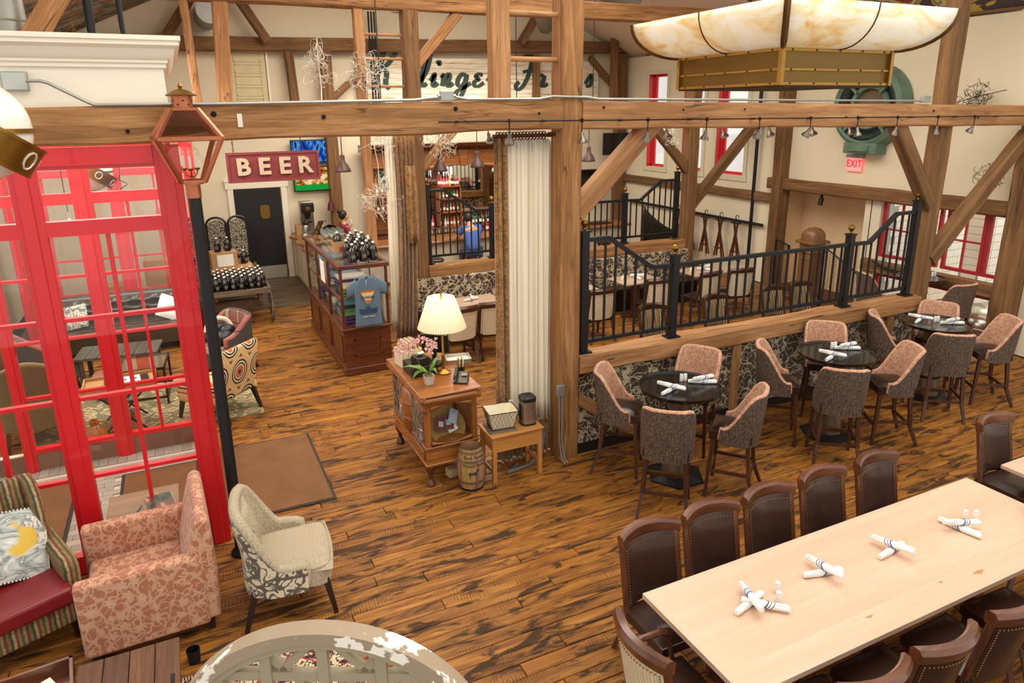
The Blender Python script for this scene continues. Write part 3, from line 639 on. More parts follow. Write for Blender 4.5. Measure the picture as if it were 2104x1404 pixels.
# ================================================================ GLOBE LAMPS
OPAL = plain('opal_glass', '#e9e4d6', .18, var=.01, Coat_Weight=.4, Emission_Color=(1, .95, .85, 1), Emission_Strength=.02)
def globe_lamp(label, loc, r, top):
    t = thing('globe_pendant', label, 'lamp', loc)
    MB().sphere((0, 0, 0), r, 28, 18).build('globe', OPAL, t)
    MB().lathe([(r * 1.0, -.012), (r * 1.035, -.012), (r * 1.035, .012), (r * 1.0, .012)], n=36, capb=False, capt=False).build('ring', BRASSL, t, rot=(.0, .03, 0))
    w = r * .3
    b = MB().lathe([(r * 1.02, -w), (r * 1.2, -w), (r * 1.2, w), (r * 1.02, w), (r * 1.02, -w)], n=40, capb=False, capt=False).build('tilted_band', BRASS, t, rot=(.15, .62, .45), smooth=True, ang=.5)
    for z in (-w * .95, w * .95): MB().lathe([(r * 1.19, z - .008), (r * 1.22, z - .008), (r * 1.22, z + .008), (r * 1.19, z + .008), (r * 1.19, z - .008)], n=40, capb=False, capt=False).build('band_rib', BRASSL, b)
    for k in range(8):
        a = 2 * PI * k / 8; MB().tube([(r * 1.205 * math.cos(a + d), r * 1.205 * math.sin(a + d), zz) for d, zz in [(.13 * math.cos(q), w * .6 * math.sin(q)) for q in [i * PI / 5 for i in range(10)]]], .006, 5, True).build('monogram', SILVW, b)
    MB().lathe([(.03, -r - .14), (.045, -r - .12), (.02, -r - .09), (.02, -r + .01)], n=12).build('finial', BRASSL, t)
    MB().cyl((0, 0, r), (0, 0, top), .012, n=8).lathe([(.06, r - .01), (.05, r + .03), (.015, r + .06)], n=14).build('stem', BRASS, t)
globe_lamp('white globe lamp with tilted brass band above the wing chair', (-.93, 4.6, 3.93), .27, 2.6)
globe_lamp('white globe lamp with tilted brass band inside lounge', (-1.12, 12.1, 3.2), .29, .5)
t = thing('pendant_bulb', 'bare filament bulb on twisted cord in lounge', 'bulb', (-.72, 12.1, 2.55))
MB().lathe([(.002, 0), (.03, .02), (.045, .07), (.035, .13), (.018, .17)], n=14).build('bulb', ck, t); MB().lathe([(.02, .17), (.024, .18), (.024, .24), (.01, .26)], n=12).build('socket', BRASS, t)
MB().tube([(0, 0, .26)] + [(.05 * math.cos(i * .9), .03 * math.sin(i * .9), .3 + i * .02) for i in range(12)] + [(-.03, 0, .62), (-.03, 0, 1.15)], .007, 5).build('cord', BLACKP, t)
t2 = thing('pendant_bulb', 'bare bulb on straight black cord in front of the lounge globe', 'bulb', (-1.5, 12.1, 2.5)); MB().lathe([(.002, 0), (.03, .02), (.04, .06), (.018, .13)], n=12).build('bulb', ck, t2); MB().cyl((0, 0, .13), (0, 0, 1.2), .006, n=5).build('cord', BLACKP, t2)
# ================================================================ CHANDELIER
ALAB = None
g = G('alabaster_glass'); v = g.obj(); n1 = g.noise(g.map(v, (.8, .8, 2.2)), 2.2, 5, .6, 1.6)
cc = g.ramp(n1, [(.4, lin('#f8f0dc')), (.52, lin('#f4e2b8')), (.63, lin('#e9bf78')), (.76, lin('#d9a04c'))])
ALAB = g.bsdf(cc, .3, Emission_Color=cc, Emission_Strength=.17)
t = thing('chandelier', 'large square chandelier of veined alabaster glass on brass box', 'chandelier', (4.98, 4.89, 4.165))
s = .62; h0, h1, b_, zr = 0.0, .285, .94, .59
MB().bx(-s + .01, s - .01, -s + .01, s - .01, .012, h1).build('box', plain('brushed_brass_panel', '#7c5f2b', .4, .75, var=.12, vs=3), t, smooth=False)
m = MB()
for sx, sy, ax in ((-1, 0, 1), (1, 0, 1), (0, -1, 0), (0, 1, 0)):
    for z, w in ((.012, .022), (.12, .016), (h1 - .014, .028)):
        if ax: m.box((sx * s, 0, z), (.014, 2 * s, w))
        else: m.box((0, sy * s, z), (2 * s, .014, w))
for sx in (-1, 1):
    for sy in (-1, 1): m.box((sx * s, sy * s, h1 / 2), (.036, .036, h1))
m.build('strapping', BRASSL, t, smooth=False)
rv = MB()
for sx, sy, ax in ((-1, 0, 1), (1, 0, 1), (0, -1, 0), (0, 1, 0)):
    for z in (.015, .12, h1 - .018):
        for k in range(-2, 3):
            q = k * s * .42; p = (sx * (s + .007), q, z) if ax else (q, sy * (s + .007), z); rv.sphere(p, .009, 6, 4)
tag(rv.build('rivets', BRONZE, t), kind='stuff')
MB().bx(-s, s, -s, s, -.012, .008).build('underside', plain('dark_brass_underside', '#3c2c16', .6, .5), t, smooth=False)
def bowl(u):   # u 0..1 from box to rim: half-width and height
    a = u * PI / 2; return s + (b_ - s) * math.sin(a), h1 + (zr - h1) * (1 - math.cos(a))
for i in range(4):
    a = PI / 2 * i; c, d = math.cos(a), math.sin(a)
    def fn(x, u):
        hw, z = bowl(u); X, Y = (x * 2 - 1) * hw, -hw; return (X * c - Y * d, X * d + Y * c, z)
    MB().grid(fn, 9, 10).build('glass_panel', ALAB, t, solid=.012, ang=1.0)
    for xx in (.333, .667) if False else (.5,):
        MB().tube([tuple(Vector(fn(xx, u / 9)) * 1.0) for u in range(10)], .014, 4).build('rib', BRONZE, t)
    MB().tube([tuple(Vector(fn(0, u / 9))) for u in range(10)], .024, 4).build('corner_rib', BRONZE, t)
for sx in (-1, 1): MB().cyl((sx * .3, 0, .25), (sx * .05, 0, 2.6), .012, n=8).build('suspension_rod', BRASS, t)
# ================================================================ DUCTS, PIPES, CHAIN ABOVE
t = thing('ventilation_duct', 'galvanised spiral duct rising behind the cornice', 'duct', (-1.3, 8.9, 4.4)); MB().cyl((-.0, 0, 0), (-.05, 0, 2), .16, n=20).build('pipe', GALV, t)
for i in range(5): MB().lathe([(.162, 0), (.17, .01), (.162, .02)], (-.01 * i, 0, .2 + i * .3), 20, capb=False, capt=False).build('seam', GALV, t)
tag(MB().cyl((-.6, 8.8, 4.55), (-.58, 8.8, 6.0), .045, n=12).build('black_pipe', BLACKM), 'thick black pipe rising behind the cornice', 'pipe')
tag(MB().cyl((-.31, 8.8, 4.55), (-.31, 8.8, 5.95), .026, n=10).build('black_pipe', BLACKM), 'thin black pipe rising right of the thick one', 'pipe')
ch = MB()
for i in range(24):
    z = 4.6 + i * .045; ch.tube([(-.75 + (.014 * math.cos(q) if i % 2 else 0), 8.8 + (0 if i % 2 else .014 * math.cos(q)), z + .03 * math.sin(q)) for q in [k * PI / 4 for k in range(8)]], .005, 4, True)
tag(ch.build('hanging_chain', BRASSL), 'gold chain hanging above the white cornice', 'chain')
def duct(label, a, b, r):
    t = thing('ventilation_duct', label, 'duct', a); d = Vector(b) - Vector(a); MB().cyl((0, 0, 0), d, r, n=22).build('pipe', GALV, t)
    m = MB(); n = int(d.length / .12)
    for i in range(1, n): p = d * (i / n); q = d * (i / n + .004); m.cyl(p, q, r * 1.012, n=22, caps=False)
    m.build('spiral_seam', GALV, t)
duct('short spiral duct above the old panelled door', (1.05, 16.6, 6.05), (1.05, 17.9, 6.05), .26)
duct('long spiral duct left of the great post top', (9.2, 17.2, 6.1), (7.4, 14.2, 6.35), .2)
duct('spiral duct over the upper tie beam at right', (9.4, 13.6, 6.35), (7.4, 13.0, 6.6), .3)
for i, (x, lb) in enumerate(((-.1, 'above cornice end'), (5.0, 'above the painted sign'), (8.75, 'beside the great post'))):
    t = thing('ceiling_vent', 'round white ceiling vent ' + lb, 'vent', (x, 16.4 if i else 15.0, 6.15 if i else 6.0))
    MB().lathe([(.16, 0), (.2, .02), (.2, .04), (.09, .06), (.09, .3)], n=20).build('diffuser', WHITEP, t); MB().lathe([(.1, -.01), (.15, .004)], n=18).build('grille', GALV, t)
# ceiling murals (painted boards on the roof slopes)
def mural_mat(name, base, cols, sc):
    g = G(name); v = g.obj(False); w = g.noise(g.map(v, (sc, sc, sc)), 1.1, 3, .5, 1.5)
    st = [(0, lin(base)), (.42, lin(base))] + [(.47 + i * .06, lin(c)) for i, c in enumerate(cols)]
    return g.bsdf(g.ramp(w, st, 'CONSTANT'), .7)
def roof_pt(side, yy, d): # d metres up the slope from the eave
    c = math.cos(.427); s_ = math.sin(.427)
    return (12.62 - c * d, yy, 5.28 + s_ * d) if side > 0 else (-3.4 + c * d, yy, 4.84 + s_ * d)
def mural(label, side, y0, y1, d0, d1, mt, edge=True):
    t = thing('ceiling_mural', label, 'mural', roof_pt(side, y0, d0)); o = Vector(roof_pt(side, y0, d0))
    P = [Vector(roof_pt(side, a, b)) - o for a, b in ((y0, d0), (y1, d0), (y1, d1), (y0, d1))]; nrm = (P[1] - P[0]).cross(P[3] - P[0]).normalized() * .03
    if nrm.z > 0: nrm = -nrm
    MB().add([p for p in P] + [p + nrm for p in P], [(0, 1, 2, 3), (4, 5, 6, 7), (0, 1, 5, 4), (1, 2, 6, 5), (2, 3, 7, 6), (3, 0, 4, 7)]).build('board', mt, t, smooth=False)
    if edge: MB().bar(P[0] + nrm, P[1] + nrm, .08, .05).build('edge_moulding', TIMB2, t, smooth=False)
    return t, P, nrm
mural('painted board with teal and red shapes on left roof slope', -1, 10.0, 17.9, .9, 5.0, mural_mat('mural_left', '#8f8370', ['#3d4a46', '#77694f', '#9c4136', '#b3a589', '#557071'], 1.0))
mural('dark show-poster board with yellow stripes on right roof slope', 1, 5.6, 11.6, .47, 3.2, mural_mat('mural_right', '#463a44', ['#c8ad4a', '#7d8286', '#d9c77c', '#8e3b33', '#c2a15c'], .8))
t, P, nr = mural('pale board with running animal on the right roof slope', 1, 11.7, 16.9, .45, 5.5, plain('pale_mural_board', '#ead6c2', .7, var=.05))
ex = (P[3] - P[0]).normalized(); ey = (P[1] - P[0]).normalized()
def flat(poly, nm, mt, k): 
    MB().add([P[0] + ey * a + ex * b + nr * k for a, b in poly], [tuple(range(len(poly)))]).build(nm, mt, t, smooth=False)
flat([(.9, .8), (1.7, .75), (2.0, 1.0), (2.3, 1.1), (2.2, 1.3), (1.8, 1.35), (1.2, 1.4), (.85, 1.2), (.6, .6), (.45, .25), (.55, .25), (.75, .7), (.95, .3), (1.05, .3)], 'painted_horse', plain('painted_grey_brown', '#5b4a44', .8), 1.2)
flat([(1.9, 1.2), (2.4, 1.1), (2.9, 1.5), (2.6, 1.9), (2.1, 1.6)], 'painted_rider', plain('painted_blue', '#3f628f', .8), 1.25)
flat([(2.4, 1.1), (3.3, .9), (3.4, 1.4), (2.9, 1.5)], 'painted_cloth', plain('painted_ochre', '#d7a95e', .8), 1.25)
# ================================================================ SEATING BUILDERS
def tweed(name, a, b, sc=60):
    g = G(name); v = g.n('TexCoord').outputs['Object']
    n = g.noise(g.map(v, (1, 1, .25)), sc, 2, .6); w = g.noise(v, sc * 2.2, 1)
    c = g.mix(g.step(n, .42, .6), lin(a), lin(b)); c = g.mix(g.math('MULTIPLY', g.step(w, .5, .7), .4), c, lin(a))
    return g.bsdf(c, .75, 0, n, .3, .003)
TWEED = tweed('brown_tweed', '#3d2e27', '#75604f', 130)
LEATHS = plain('near_black_brown_leather', '#2c1a12', .32, var=.1, vs=5, bump=.1, bscale=90, Coat_Weight=.2)
LEGB = wood('stool_leg_wood', '#2e170d', '#4a2818', '#60361f', 'z', .4, 1.2, 0, .1, .2)
def sstep(a, b, x): t = min(1, max(0, (x - a) / (b - a))); return t * t * (3 - 2 * t)
def shell(parent, plan, top, zb, th, m_out, m_in, m_rim, nu=25, nv=7, lean=0.0, rim=.03, zin=None, nout='outside_back', nin='inside_back', bulge=.0):
    def P(u, v, inn):
        zt = top(u); z0 = zb if not inn else (zin or zb); z = z0 + (zt - z0) * v
        x, y = plan(u); k = 1.0
        if inn:
            e = .01; a = plan(u - e); b = plan(u + e); tx, ty = b[0] - a[0], b[1] - a[1]; L = math.hypot(tx, ty) or 1
            x, y = x - ty / L * th, y + tx / L * th
            x += ty / L * -bulge * math.sin(PI * v) * 0; 
        f = max(0, (z - .6)) / .5
        return (x * (1 + .05 * f), y - lean * f, z)
    MB().grid(lambda u, v: P(u * 2 - 1, v, False), nu, nv).build(nout, m_out, parent, ang=1.2)
    MB().grid(lambda u, v: P(u * 2 - 1, v, True), nu, nv).build(nin, m_in, parent, ang=1.2)
    m = MB(); ps = []
    for i in range(nu):
        u = i / (nu - 1) * 2 - 1; a, b = Vector(P(u, 1, False)), Vector(P(u, 1, True)); ps.append((a + b) / 2)
    e0 = [(Vector(P(-1, v, False)) + Vector(P(-1, v, True))) / 2 for v in (0, .33, .66)]; e1 = [(Vector(P(1, v, False)) + Vector(P(1, v, True))) / 2 for v in (.66, .33, 0)]
    m.tube(e0 + ps + e1, rim, 8).build('rolled_edge', m_rim, parent, ang=1.5)
def u_plan(w, d, amax, p=2.8):
    def plan(u):
        a = u * amax; s, c = math.sin(a), math.cos(a); k = (abs(s) ** p + abs(c) ** p) ** (-1 / p)
        return (w * s * k, -d * c * k)
    return plan
def bar_stool(label, loc, rz, group=None):
    t = thing('bar_stool', label, 'bar stool', loc, rz, group)
    MB().grid(lambda u, v: ((u - .5) * .45 * (1 - .06 * v), -.2 + .43 * v, .745 + .05 * (1 - (2 * u - 1) ** 4) * (1 - (2 * v - 1) ** 4)), 9, 9).bx(-.225, .225, -.2, .23, .66, .75).build('seat', LEATHS, t, bevel=.0, ang=.9)
    shell(t, u_plan(.262, .25, 2.1), lambda u: 1.19 - .40 * sstep(.40, .93, abs(u)), .63, .05, TWEED, PINKS, PINKS, 27, 7, .05, .024, .72)
    for sx in (-1, 1):
        MB().bar((sx * .2, .19, .66), (sx * .235, .23, .0), .042, .042, (0, 1, 0), .75).build('leg', LEGB, t, smooth=False)
        MB().bar((sx * .19, -.16, .66), (sx * .215, -.2, .25), .042, .042, (0, 1, 0), .9).bar((sx * .215, -.2, .25), (sx * .25, -.29, 0), .04, .04, (0, 1, 0), .75).build('leg', LEGB, t, smooth=False)
        MB().bar((sx * .222, .215, .3), (sx * .215, -.2, .3), .022, .034).build('stretcher', LEGB, t, smooth=False)
    fr = MB().bar((-.222, .215, .26), (.222, .215, .26), .03, .04).build('footrest', LEGB, t, smooth=False); MB().bar((-.2, .212, .283), (.2, .212, .283), .03, .005).build('brass_strip', BRASSL, fr, smooth=False)
    MB().bar((-.215, -.2, .26), (.215, -.2, .26), .022, .034).build('stretcher', LEGB, t, smooth=False)
    return t
def dining_chair(name, label, loc, rz, m_out, m_in, arms=True, group=None, cat='chair', studs=True, H=1.0, W_=.52, wood_=None, seatm=None, nails_out=True):
    t = thing(name, label, cat, loc, rz, group); wx = wood_ or WALNX; wz = WALN if not wood_ else wood_; sm = seatm or m_in
    hw = W_ / 2
    MB().grid(lambda u, v: ((u - .5) * (W_ - .02), -.22 + .48 * v, .435 + .05 * (1 - (2 * u - 1) ** 4) * (1 - (2 * v - 1) ** 6)), 9, 9).bx(-hw + .01, hw - .01, -.22, .26, .37, .44).build('seat', sm, t, ang=.9)
    def bp(x, z, off=0.0): # curved raked back surface
        k = (z - .4) / (H - .4); return (x, -.235 - .11 * k + .085 * (x / hw) ** 2 + off, z)
    zt = H - .065
    MB().grid(lambda u, v: bp((u - .5) * (W_ - .07), .46 + (zt - .46) * v, .02 + .022 * (1 - (2 * u - 1) ** 4) * (1 - (2 * v - 1) ** 4)), 11, 8).build('back_leather', m_in, t, ang=1.2)
    MB().grid(lambda u, v: bp((u - .5) * (W_ - .05), .42 + (zt - .42) * v, -.03), 11, 6).build('outside_back', m_out, t, ang=1.2)
    n = 11; cr = MB(); vs = []
    for i in range(n):
        x = (i / (n - 1) - .5) * W_; arch = .018 * (1 - (x / hw) ** 2)
        for dz, dy in ((-.045, -.032), (-.045, .026), (.03, .03), (.05, .012), (.05, -.03), (.02, -.05)): q = bp(x, zt + .03 + arch, dy); vs.append((q[0], q[1], q[2] + dz))
    f = [(i * 6 + k, i * 6 + (k + 1) % 6, i * 6 + 6 + (k + 1) % 6, i * 6 + 6 + k) for i in range(n - 1) for k in range(6)] + [tuple(range(6)), tuple(range((n - 1) * 6, n * 6))]
    cr.add(vs, f).build('crest_rail', wx, t, ang=.7)
    for sx in (-1, 1):
        pts = [bp(sx * (hw - .02), z, -.005) for z in (.0, .2, .42, .6, .8, zt)]; pts[0] = (sx * (hw - .02), -.33, 0); pts[1] = (sx * (hw - .02), -.24, .2)
        MB().tube([pts[0], pts[1], pts[2]], .024, 4).build('leg', wz, t, smooth=False)
        MB().tube(pts[2:], .026, 6).build('back_stile', wz, t)
        MB().bar((sx * (hw - .04), .22, .38), (sx * (hw - .045), .225, 0), .045, .045, (0, 1, 0), .65).build('leg', wz, t, smooth=False)
        if arms:
            a = bp(sx * (hw - .01), .66); MB().tube([a, (sx * (hw + .025), -.05, .665), (sx * (hw + .03), .1, .655), (sx * (hw + .015), .17, .64)], .02, 6, rf=lambda q: 1 + .3 * q).tube([(sx * (hw + .012), .15, .63), (sx * (hw - .0), .17, .5), (sx * (hw - .02), .2, .38)], .018, 6).build('arm', wz, t)
    if studs:
        nl = MB()
        def row(off, ht, e):
            m_ = []
            for i in range(19): m_.append(bp((i / 18 - .5) * (W_ - e), ht, off))
            for j in range(18):
                z = ht - .022 * (j + 1)
                for sx in (-1, 1): m_.append(bp(sx * (W_ - e) / 2, z, off))
            return m_
        P_ = row(.03, zt - .035, .09)
        if nails_out: P_ += row(-.033, zt - .04, .09)
        for p in P_: nl.lathe([(.0065, -.003), (.004, .004)], p, 4)
        tag(nl.build('nailheads', BRASSL, t, smooth=False), kind='stuff')
    return t
NAPG = 'rolled napkins set out on tables'
def napkin_master():
    t = thing('rolled_napkin', 'napkin', 'napkin', (0, 0, 0))
    r = random.Random(2)
    m = MB(); path = [(-.11 + .022 * i, 0, .018) for i in range(11)]
    m.tube(path, .018, 10, rf=lambda q: .82 + .25 * math.sin(PI * min(1, q * 1.1)) + .05 * math.sin(q * 23)); m.bar((-.1, -.012, .03), (.1, .004, .032), .018, .008); m.build('linen_roll', LINEN, t, ang=.9)
    for x in (.0, .014, .03): MB().tube([(x + .012 * math.sin(a), .0195 * math.cos(a), .018 + .0195 * math.sin(a)) for a in [k * PI / 5 for k in range(11)]], .0018 if x else .0032, 4).build('blue_stripe', BLUE, t)
    return t
_nap = napkin_master(); _nap_used = [0]
def napkin(label, loc, rz, tilt=0):
    if _nap_used[0] == 0: t = _nap; t.location = loc; t.rotation_euler = (0, 0, rz); t['label'] = label; t['group'] = NAPG
    else: t = dup(_nap, loc, rz, label, NAPG)
    t.scale = (1.4, 1.35, 1.3)
    t.rotation_euler[1] = tilt
    _nap_used[0] = 1; return t
def shaker(label, loc):
    t = thing('shaker', label, 'shaker', loc, 0, 'salt and pepper shakers')
    MB().lathe([(.018, 0), (.02, .004), (.02, .062), (.0185, .07)], n=16).build('body', WHITE, t); MB().lathe([(.0185, .07), (.019, .078), (.015, .082)], n=16).build('cap', plain('shaker_cap', '#e9e6df', .3) if 'shaker_cap' not in D.materials else D.materials['shaker_cap'], t)
    return t
# ================================================================ BAR TABLES AND STOOLS
COLW = wood('weathered_column_wood', '#3c2f22', '#6a5640', '#8c7758', 'z', .7, 1.0, .5, .4)
TOPB = plain('black_tray_top', '#15110f', .22, var=.1, Coat_Weight=.3)
def bar_table(label, c, r=.44):
    t = thing('bar_table', label, 'table', (c[0], c[1], 0))
    MB().lathe([(.001, 1.045), (r - .02, 1.045), (r, 1.052), (r + .006, 1.075), (r + .006, 1.09), (r - .006, 1.09), (r - .012, 1.072), (.001, 1.07)], n=48, capb=False, capt=False).build('tray_top', TOPB, t, ang=.7)
    MB().lathe([(.16, .045), (.145, .2), (.13, .98), (.15, 1.045)], n=20).build('column', COLW, t)
    MB().lathe([(.33, 0), (.33, .02), (.2, .045)], n=6).build('base_plate', BLACKM, t, smooth=False)
    for z in (.3, .8): MB().lathe([(.146 if z < .5 else .138, z), (.15 if z < .5 else .142, z), (.15 if z < .5 else .14, z + .03), (.143 if z < .5 else .136, z + .03)], n=20, capb=False, capt=False).build('iron_band', IRON, t)
bar_table('round black bar table nearest the great post', (4.68, 5.63)); bar_table('round black bar table in the middle of the row', (7.06, 5.62)); bar_table('round black bar table at the right end of the row', (9.3, 5.86), .43); bar_table('round black bar table beyond the right post by the window', (11.66, 7.75), .38)
def face(p, c): return math.atan2(c[1] - p[1], c[0] - p[0]) - PI / 2
T1, T2, T3, T4 = (4.68, 5.63), (7.06, 5.62), (9.3, 5.86), (11.6, 7.75)
st = bar_stool('pink and tweed bar stool against the knee wall next to the great post', (4.22, 6.08, 0), face((4.22, 6.08), T1) + .05, 'bar stools at the round tables')
def stool(label, p, c, tw=0.0): return dup(st, (p[0], p[1], 0), face(p, c) + tw, label)
stool('pink backed bar stool behind first bar table facing the camera', (5.3, 6.12), T1, -.1)
stool('bar stool with its tweed back to the camera before the first bar table', (4.16, 5.15), T1, .1)
stool('bar stool turned sideways right of the first bar table', (5.02, 5.12), T1, .1)
stool('dark sided bar stool left of the middle bar table', (6.42, 5.88), T2, -.35)
stool('pink backed bar stool between middle bar table and floral wall', (7.5, 6.14), T2, -.05)
stool('bar stool with its tweed back to the camera before the middle table', (6.58, 5.14), T2, .12)
stool('bar stool showing pink inside right of the middle bar table', (7.6, 5.24), T2, .1)
stool('dark sided bar stool between middle and right bar tables', (8.78, 6.16), T3, -.25)
stool('pink backed bar stool behind the right bar table at the railing end', (9.74, 6.14), T3, -.05)
stool('bar stool with its tweed back to the camera before the right table', (8.82, 5.38), T3, .12)
stool('bar stool showing pink inside right of the right bar table', (9.84, 5.42), T3, .1)
stool('bar stool with dark tweed back at the window table beyond right post', (11.38, 6.98), T4, .15)
stool('bar stool seen through the railing end near the stair', (10.9, 8.05), T4, -.1)
def cross(z, c, lb, a=.1, b=1.35, third=None):
    napkin('lower napkin roll of the crossed pair ' + lb, (c[0], c[1], z), a); napkin('upper napkin roll of the crossed pair ' + lb, (c[0] + .01, c[1], z + .045), b, .09)
    if third is not None: napkin('third napkin roll leaning on the crossed pair ' + lb, (c[0] + .07, c[1] - .07, z + .012), third, .05)
def pair(z, a, b, lb): shaker('nearer white shaker ' + lb, (a[0], a[1], z)); shaker('farther white shaker ' + lb, (b[0], b[1], z))
for T, lb, n1, n2, s in ((T1, 'on first bar table', (4.5, 5.57), (4.96, 5.6), (4.8, 5.76)), (T2, 'on middle bar table', (6.86, 5.52), (7.3, 5.66), (7.17, 5.78)), (T3, 'on right bar table', (9.2, 6.04), (9.46, 5.74), (9.36, 5.92))):
    cross(1.071, n1, 'left ' + lb, .35, -.9); cross(1.071, n2, 'right ' + lb, -.55, .1); pair(1.071, s, (s[0] + .045, s[1] - .01), lb)
cross(1.071, (11.6, 7.75), 'on window bar table', .2, 1.0); pair(1.071, (11.9, 7.7), (11.95, 7.69), 'on window bar table')
# ================================================================ LONG TABLE
MAPLE = wood('pale_maple', '#cfaa8e', '#d9b69b', '#e0c1a8', 'x', .42, .5, 0, .03, .1)
t = thing('long_table', 'long pale maple dining table with brown leather chairs around it', 'table', (2.56, 2.35, 0))
for i in range(5):
    MB().bx(0, 3.54, i * .2 + .0001, i * .2 + .1999, .722, .76).build('board', MAPLE, t, smooth=False)
for x in (.55, 1.77, 3.0):
    MB().bx(x - .06, x + .06, .44, .56, .05, .68).build('pedestal', WALN, t, smooth=False); MB().bx(x - .05, x + .05, .15, .85, 0, .06).build('trestle_foot', WALN, t, smooth=False); MB().bx(x - .05, x + .05, .2, .8, .67, .722).build('trestle_head', WALN, t, smooth=False)
KN = plain('knot_brown', '#b98a55', .6)
for x, yy, s in ((2.3, .12, .05), (1.2, .15, .03), (1.95, .17, .022)):
    tag(MB().add([(x + s * math.cos(a) * (1 + .4 * math.sin(3 * a)), yy + .35 * s * math.sin(a), .7604) for a in [k * PI / 7 for k in range(14)]], [tuple(range(14))]).build('knot', KN, t, smooth=False))
cross(.761, (3.13, 2.93), 'on long table with three rolls', .25, 1.25, -.75); cross(.761, (3.83, 2.94), 'second along the long table', -.25, 1.6); cross(.761, (4.5, 2.9), 'third along the long table', .12, 1.8); cross(.761, (5.24, 2.86), 'by the far shakers on long table', 1.75, -.35)
pair(.761, (3.33, 2.87), (3.4, 2.95), 'beside the triple napkin cross'); pair(.761, (5.5, 2.9), (5.43, 2.94), 'at the far end of the long table')
DCG = 'brown leather chairs along the long table'
ch0 = dining_chair('dining_chair', 'first brown leather chair on window side of the long table, left end', (2.84, 3.4, 0), PI, LEATH, LEATH, False, DCG)
for x, lb in ((3.42, 'second'), (4.02, 'third'), (4.64, 'fourth'), (5.28, 'last')): dup(ch0, (x, 3.4 + random.uniform(-.02, .02), 0), PI + random.uniform(-.03, .03), lb + ' brown leather chair along the far side of long table')
for x, lb in ((3.14, 'first'), (3.74, 'second'), (4.42, 'third'), (5.08, 'fourth')): dup(ch0, (x, 2.27, 0), random.uniform(-.04, .04), lb + ' brown leather chair along the near side of long table')
dining_chair('head_chair', 'cream ribbed back chair at the head of the long table', (2.42, 2.8, 0), -PI / 2, stripes('cream_ribbed_fabric', ['#d9cba9', '#c7b791', '#e0d3b4', '#c9ba95'], 0, 22, .8, .02, False), LEATH, True)
# second table at the right edge
t = thing('side_dining_table', 'corner of another pale table at the right edge of the picture', 'table', (6.62, 2.5, 0))
for i in range(4): MB().bx(0, 1.6, i * .215, i * .215 + .213, .722, .76).build('board', MAPLE, t, bevel=.003, seg=1, smooth=False)
MB().bx(.7, .85, .35, .5, .05, .722).build('pedestal', WALN, t, smooth=False); MB().bx(.5, 1.05, .1, .75, 0, .05).build('base', WALN, t, smooth=False)
dup(ch0, (7.02, 3.42, 0), PI, 'brown leather chair at the separate table by the right edge')
dup(ch0, (6.35, 2.62, 0), -PI / 2 + .2, 'brown leather chair between the long table and the right edge table')
# ================================================================ LOUNGE CHAIRS, FRONT LEFT
DARKF = plain('dark_wood_foot', '#24150d', .4)
t = thing('armchair', 'pink floral upholstered armchair facing left', 'armchair', (-.62, 5.74, 0), PI / 2 + .03)
MB().bx(-.36, .36, -.36, .4, .1, .3).build('base', PINKF, t, bevel=.02, seg=2)
MB().bx(-.355, .355, -.3, .42, .28, .43).build('seat_cushion', PINKF, t, bevel=.05, seg=3)
for sx in (-1, 1): MB().bx(min(sx * .355, sx * .475), max(sx * .355, sx * .475), -.42, .45, .08, .7).build('arm', PINKF, t, bevel=.028, seg=3)
m = MB(); m.prism([(-.5, .1), (-.33, .1), (-.27, .5), (-.4, .97), (-.45, 1.0), (-.5, .97), (-.52, .5)], 0, -.45, .45); m.build('back', PINKF, t, bevel=.03, seg=3)
for sx in (-1, 1):
    for yy in (-.42, .38): MB().bar((sx * .41, yy, .1), (sx * .41, yy, 0), .06, .06, (0, 1, 0), .8).build('foot', DARKF, t, smooth=False)
HERR = tweed('taupe_herringbone', '#9c8c72', '#c9bba0', 190)
DAMBW = floral('black_damask_on_cream', '#d6c8ac', '#1e1a18', 11.0, None, .75, .05, .2, .34, .42)
t = thing('slipper_chair', 'taupe tufted slipper chair with black damask outer back', 'chair', (.43, 5.44, 0), -PI / 2 - .1)
MB().grid(lambda u, v: ((u - .5) * (.74 - .1 * (1 - v)), -.26 + .62 * v + .03 * math.sin(PI * u) * v, .44 + .065 * (1 - (2 * u - 1) ** 6) * (1 - (2 * v - 1) ** 8)), 13, 13).build('seat_cushion', HERR, t, ang=1.2)
MB().grid(lambda u, v: (lambda a: (math.copysign(abs(math.cos(a)) ** .35, math.cos(a)) * (.36 if math.sin(a) > 0 else .33), math.copysign(abs(math.sin(a)) ** .35, math.sin(a)) * .31 + .05, .3 + .17 * v))(u * 2 * PI), 32, 2, True).build('seat_side', HERR, t, ang=1.2)
def gtop(u): a = abs(u); return .98 - .06 * a - .42 * sstep(.3, .72, a)
shell(t, u_plan(.40, .33, 2.05, 3.0), gtop, .3, .09, DAMBW, HERR, HERR, 33, 9, .07, .045, .4)
MB().grid(lambda u, v: (-.27 + .54 * u, -.265 - .07 * v + .05 * math.sin(PI * u) + .05 * math.sin(PI * v) * math.sin(PI * u), .5 + .42 * v + .03 * math.sin(PI * u) * v), 11, 9).build('back_pad', HERR, t, solid=.05, ang=1.2)
for x in (-.13, .13): MB().sphere((x, -.21, .78), .015, 8, 5).build('button', HERR, t)
for sx in (-1, 1):
    MB().bar((sx * .3, .3, .33), (sx * .335, .36, 0), .055, .055, (0, 1, 0), .6).build('leg', DARKF, t, smooth=False); MB().bar((sx * .29, -.24, .33), (sx * .33, -.34, 0), .055, .055, (0, 1, 0), .6).build('leg', DARKF, t, smooth=False)
KILIM = stripes('striped_kilim_fabric', ['#5d5234', '#8f7549', '#73402b', '#a8936a', '#454530', '#836a3e', '#693828', '#9a8558'], 0, 7, .85, .1)
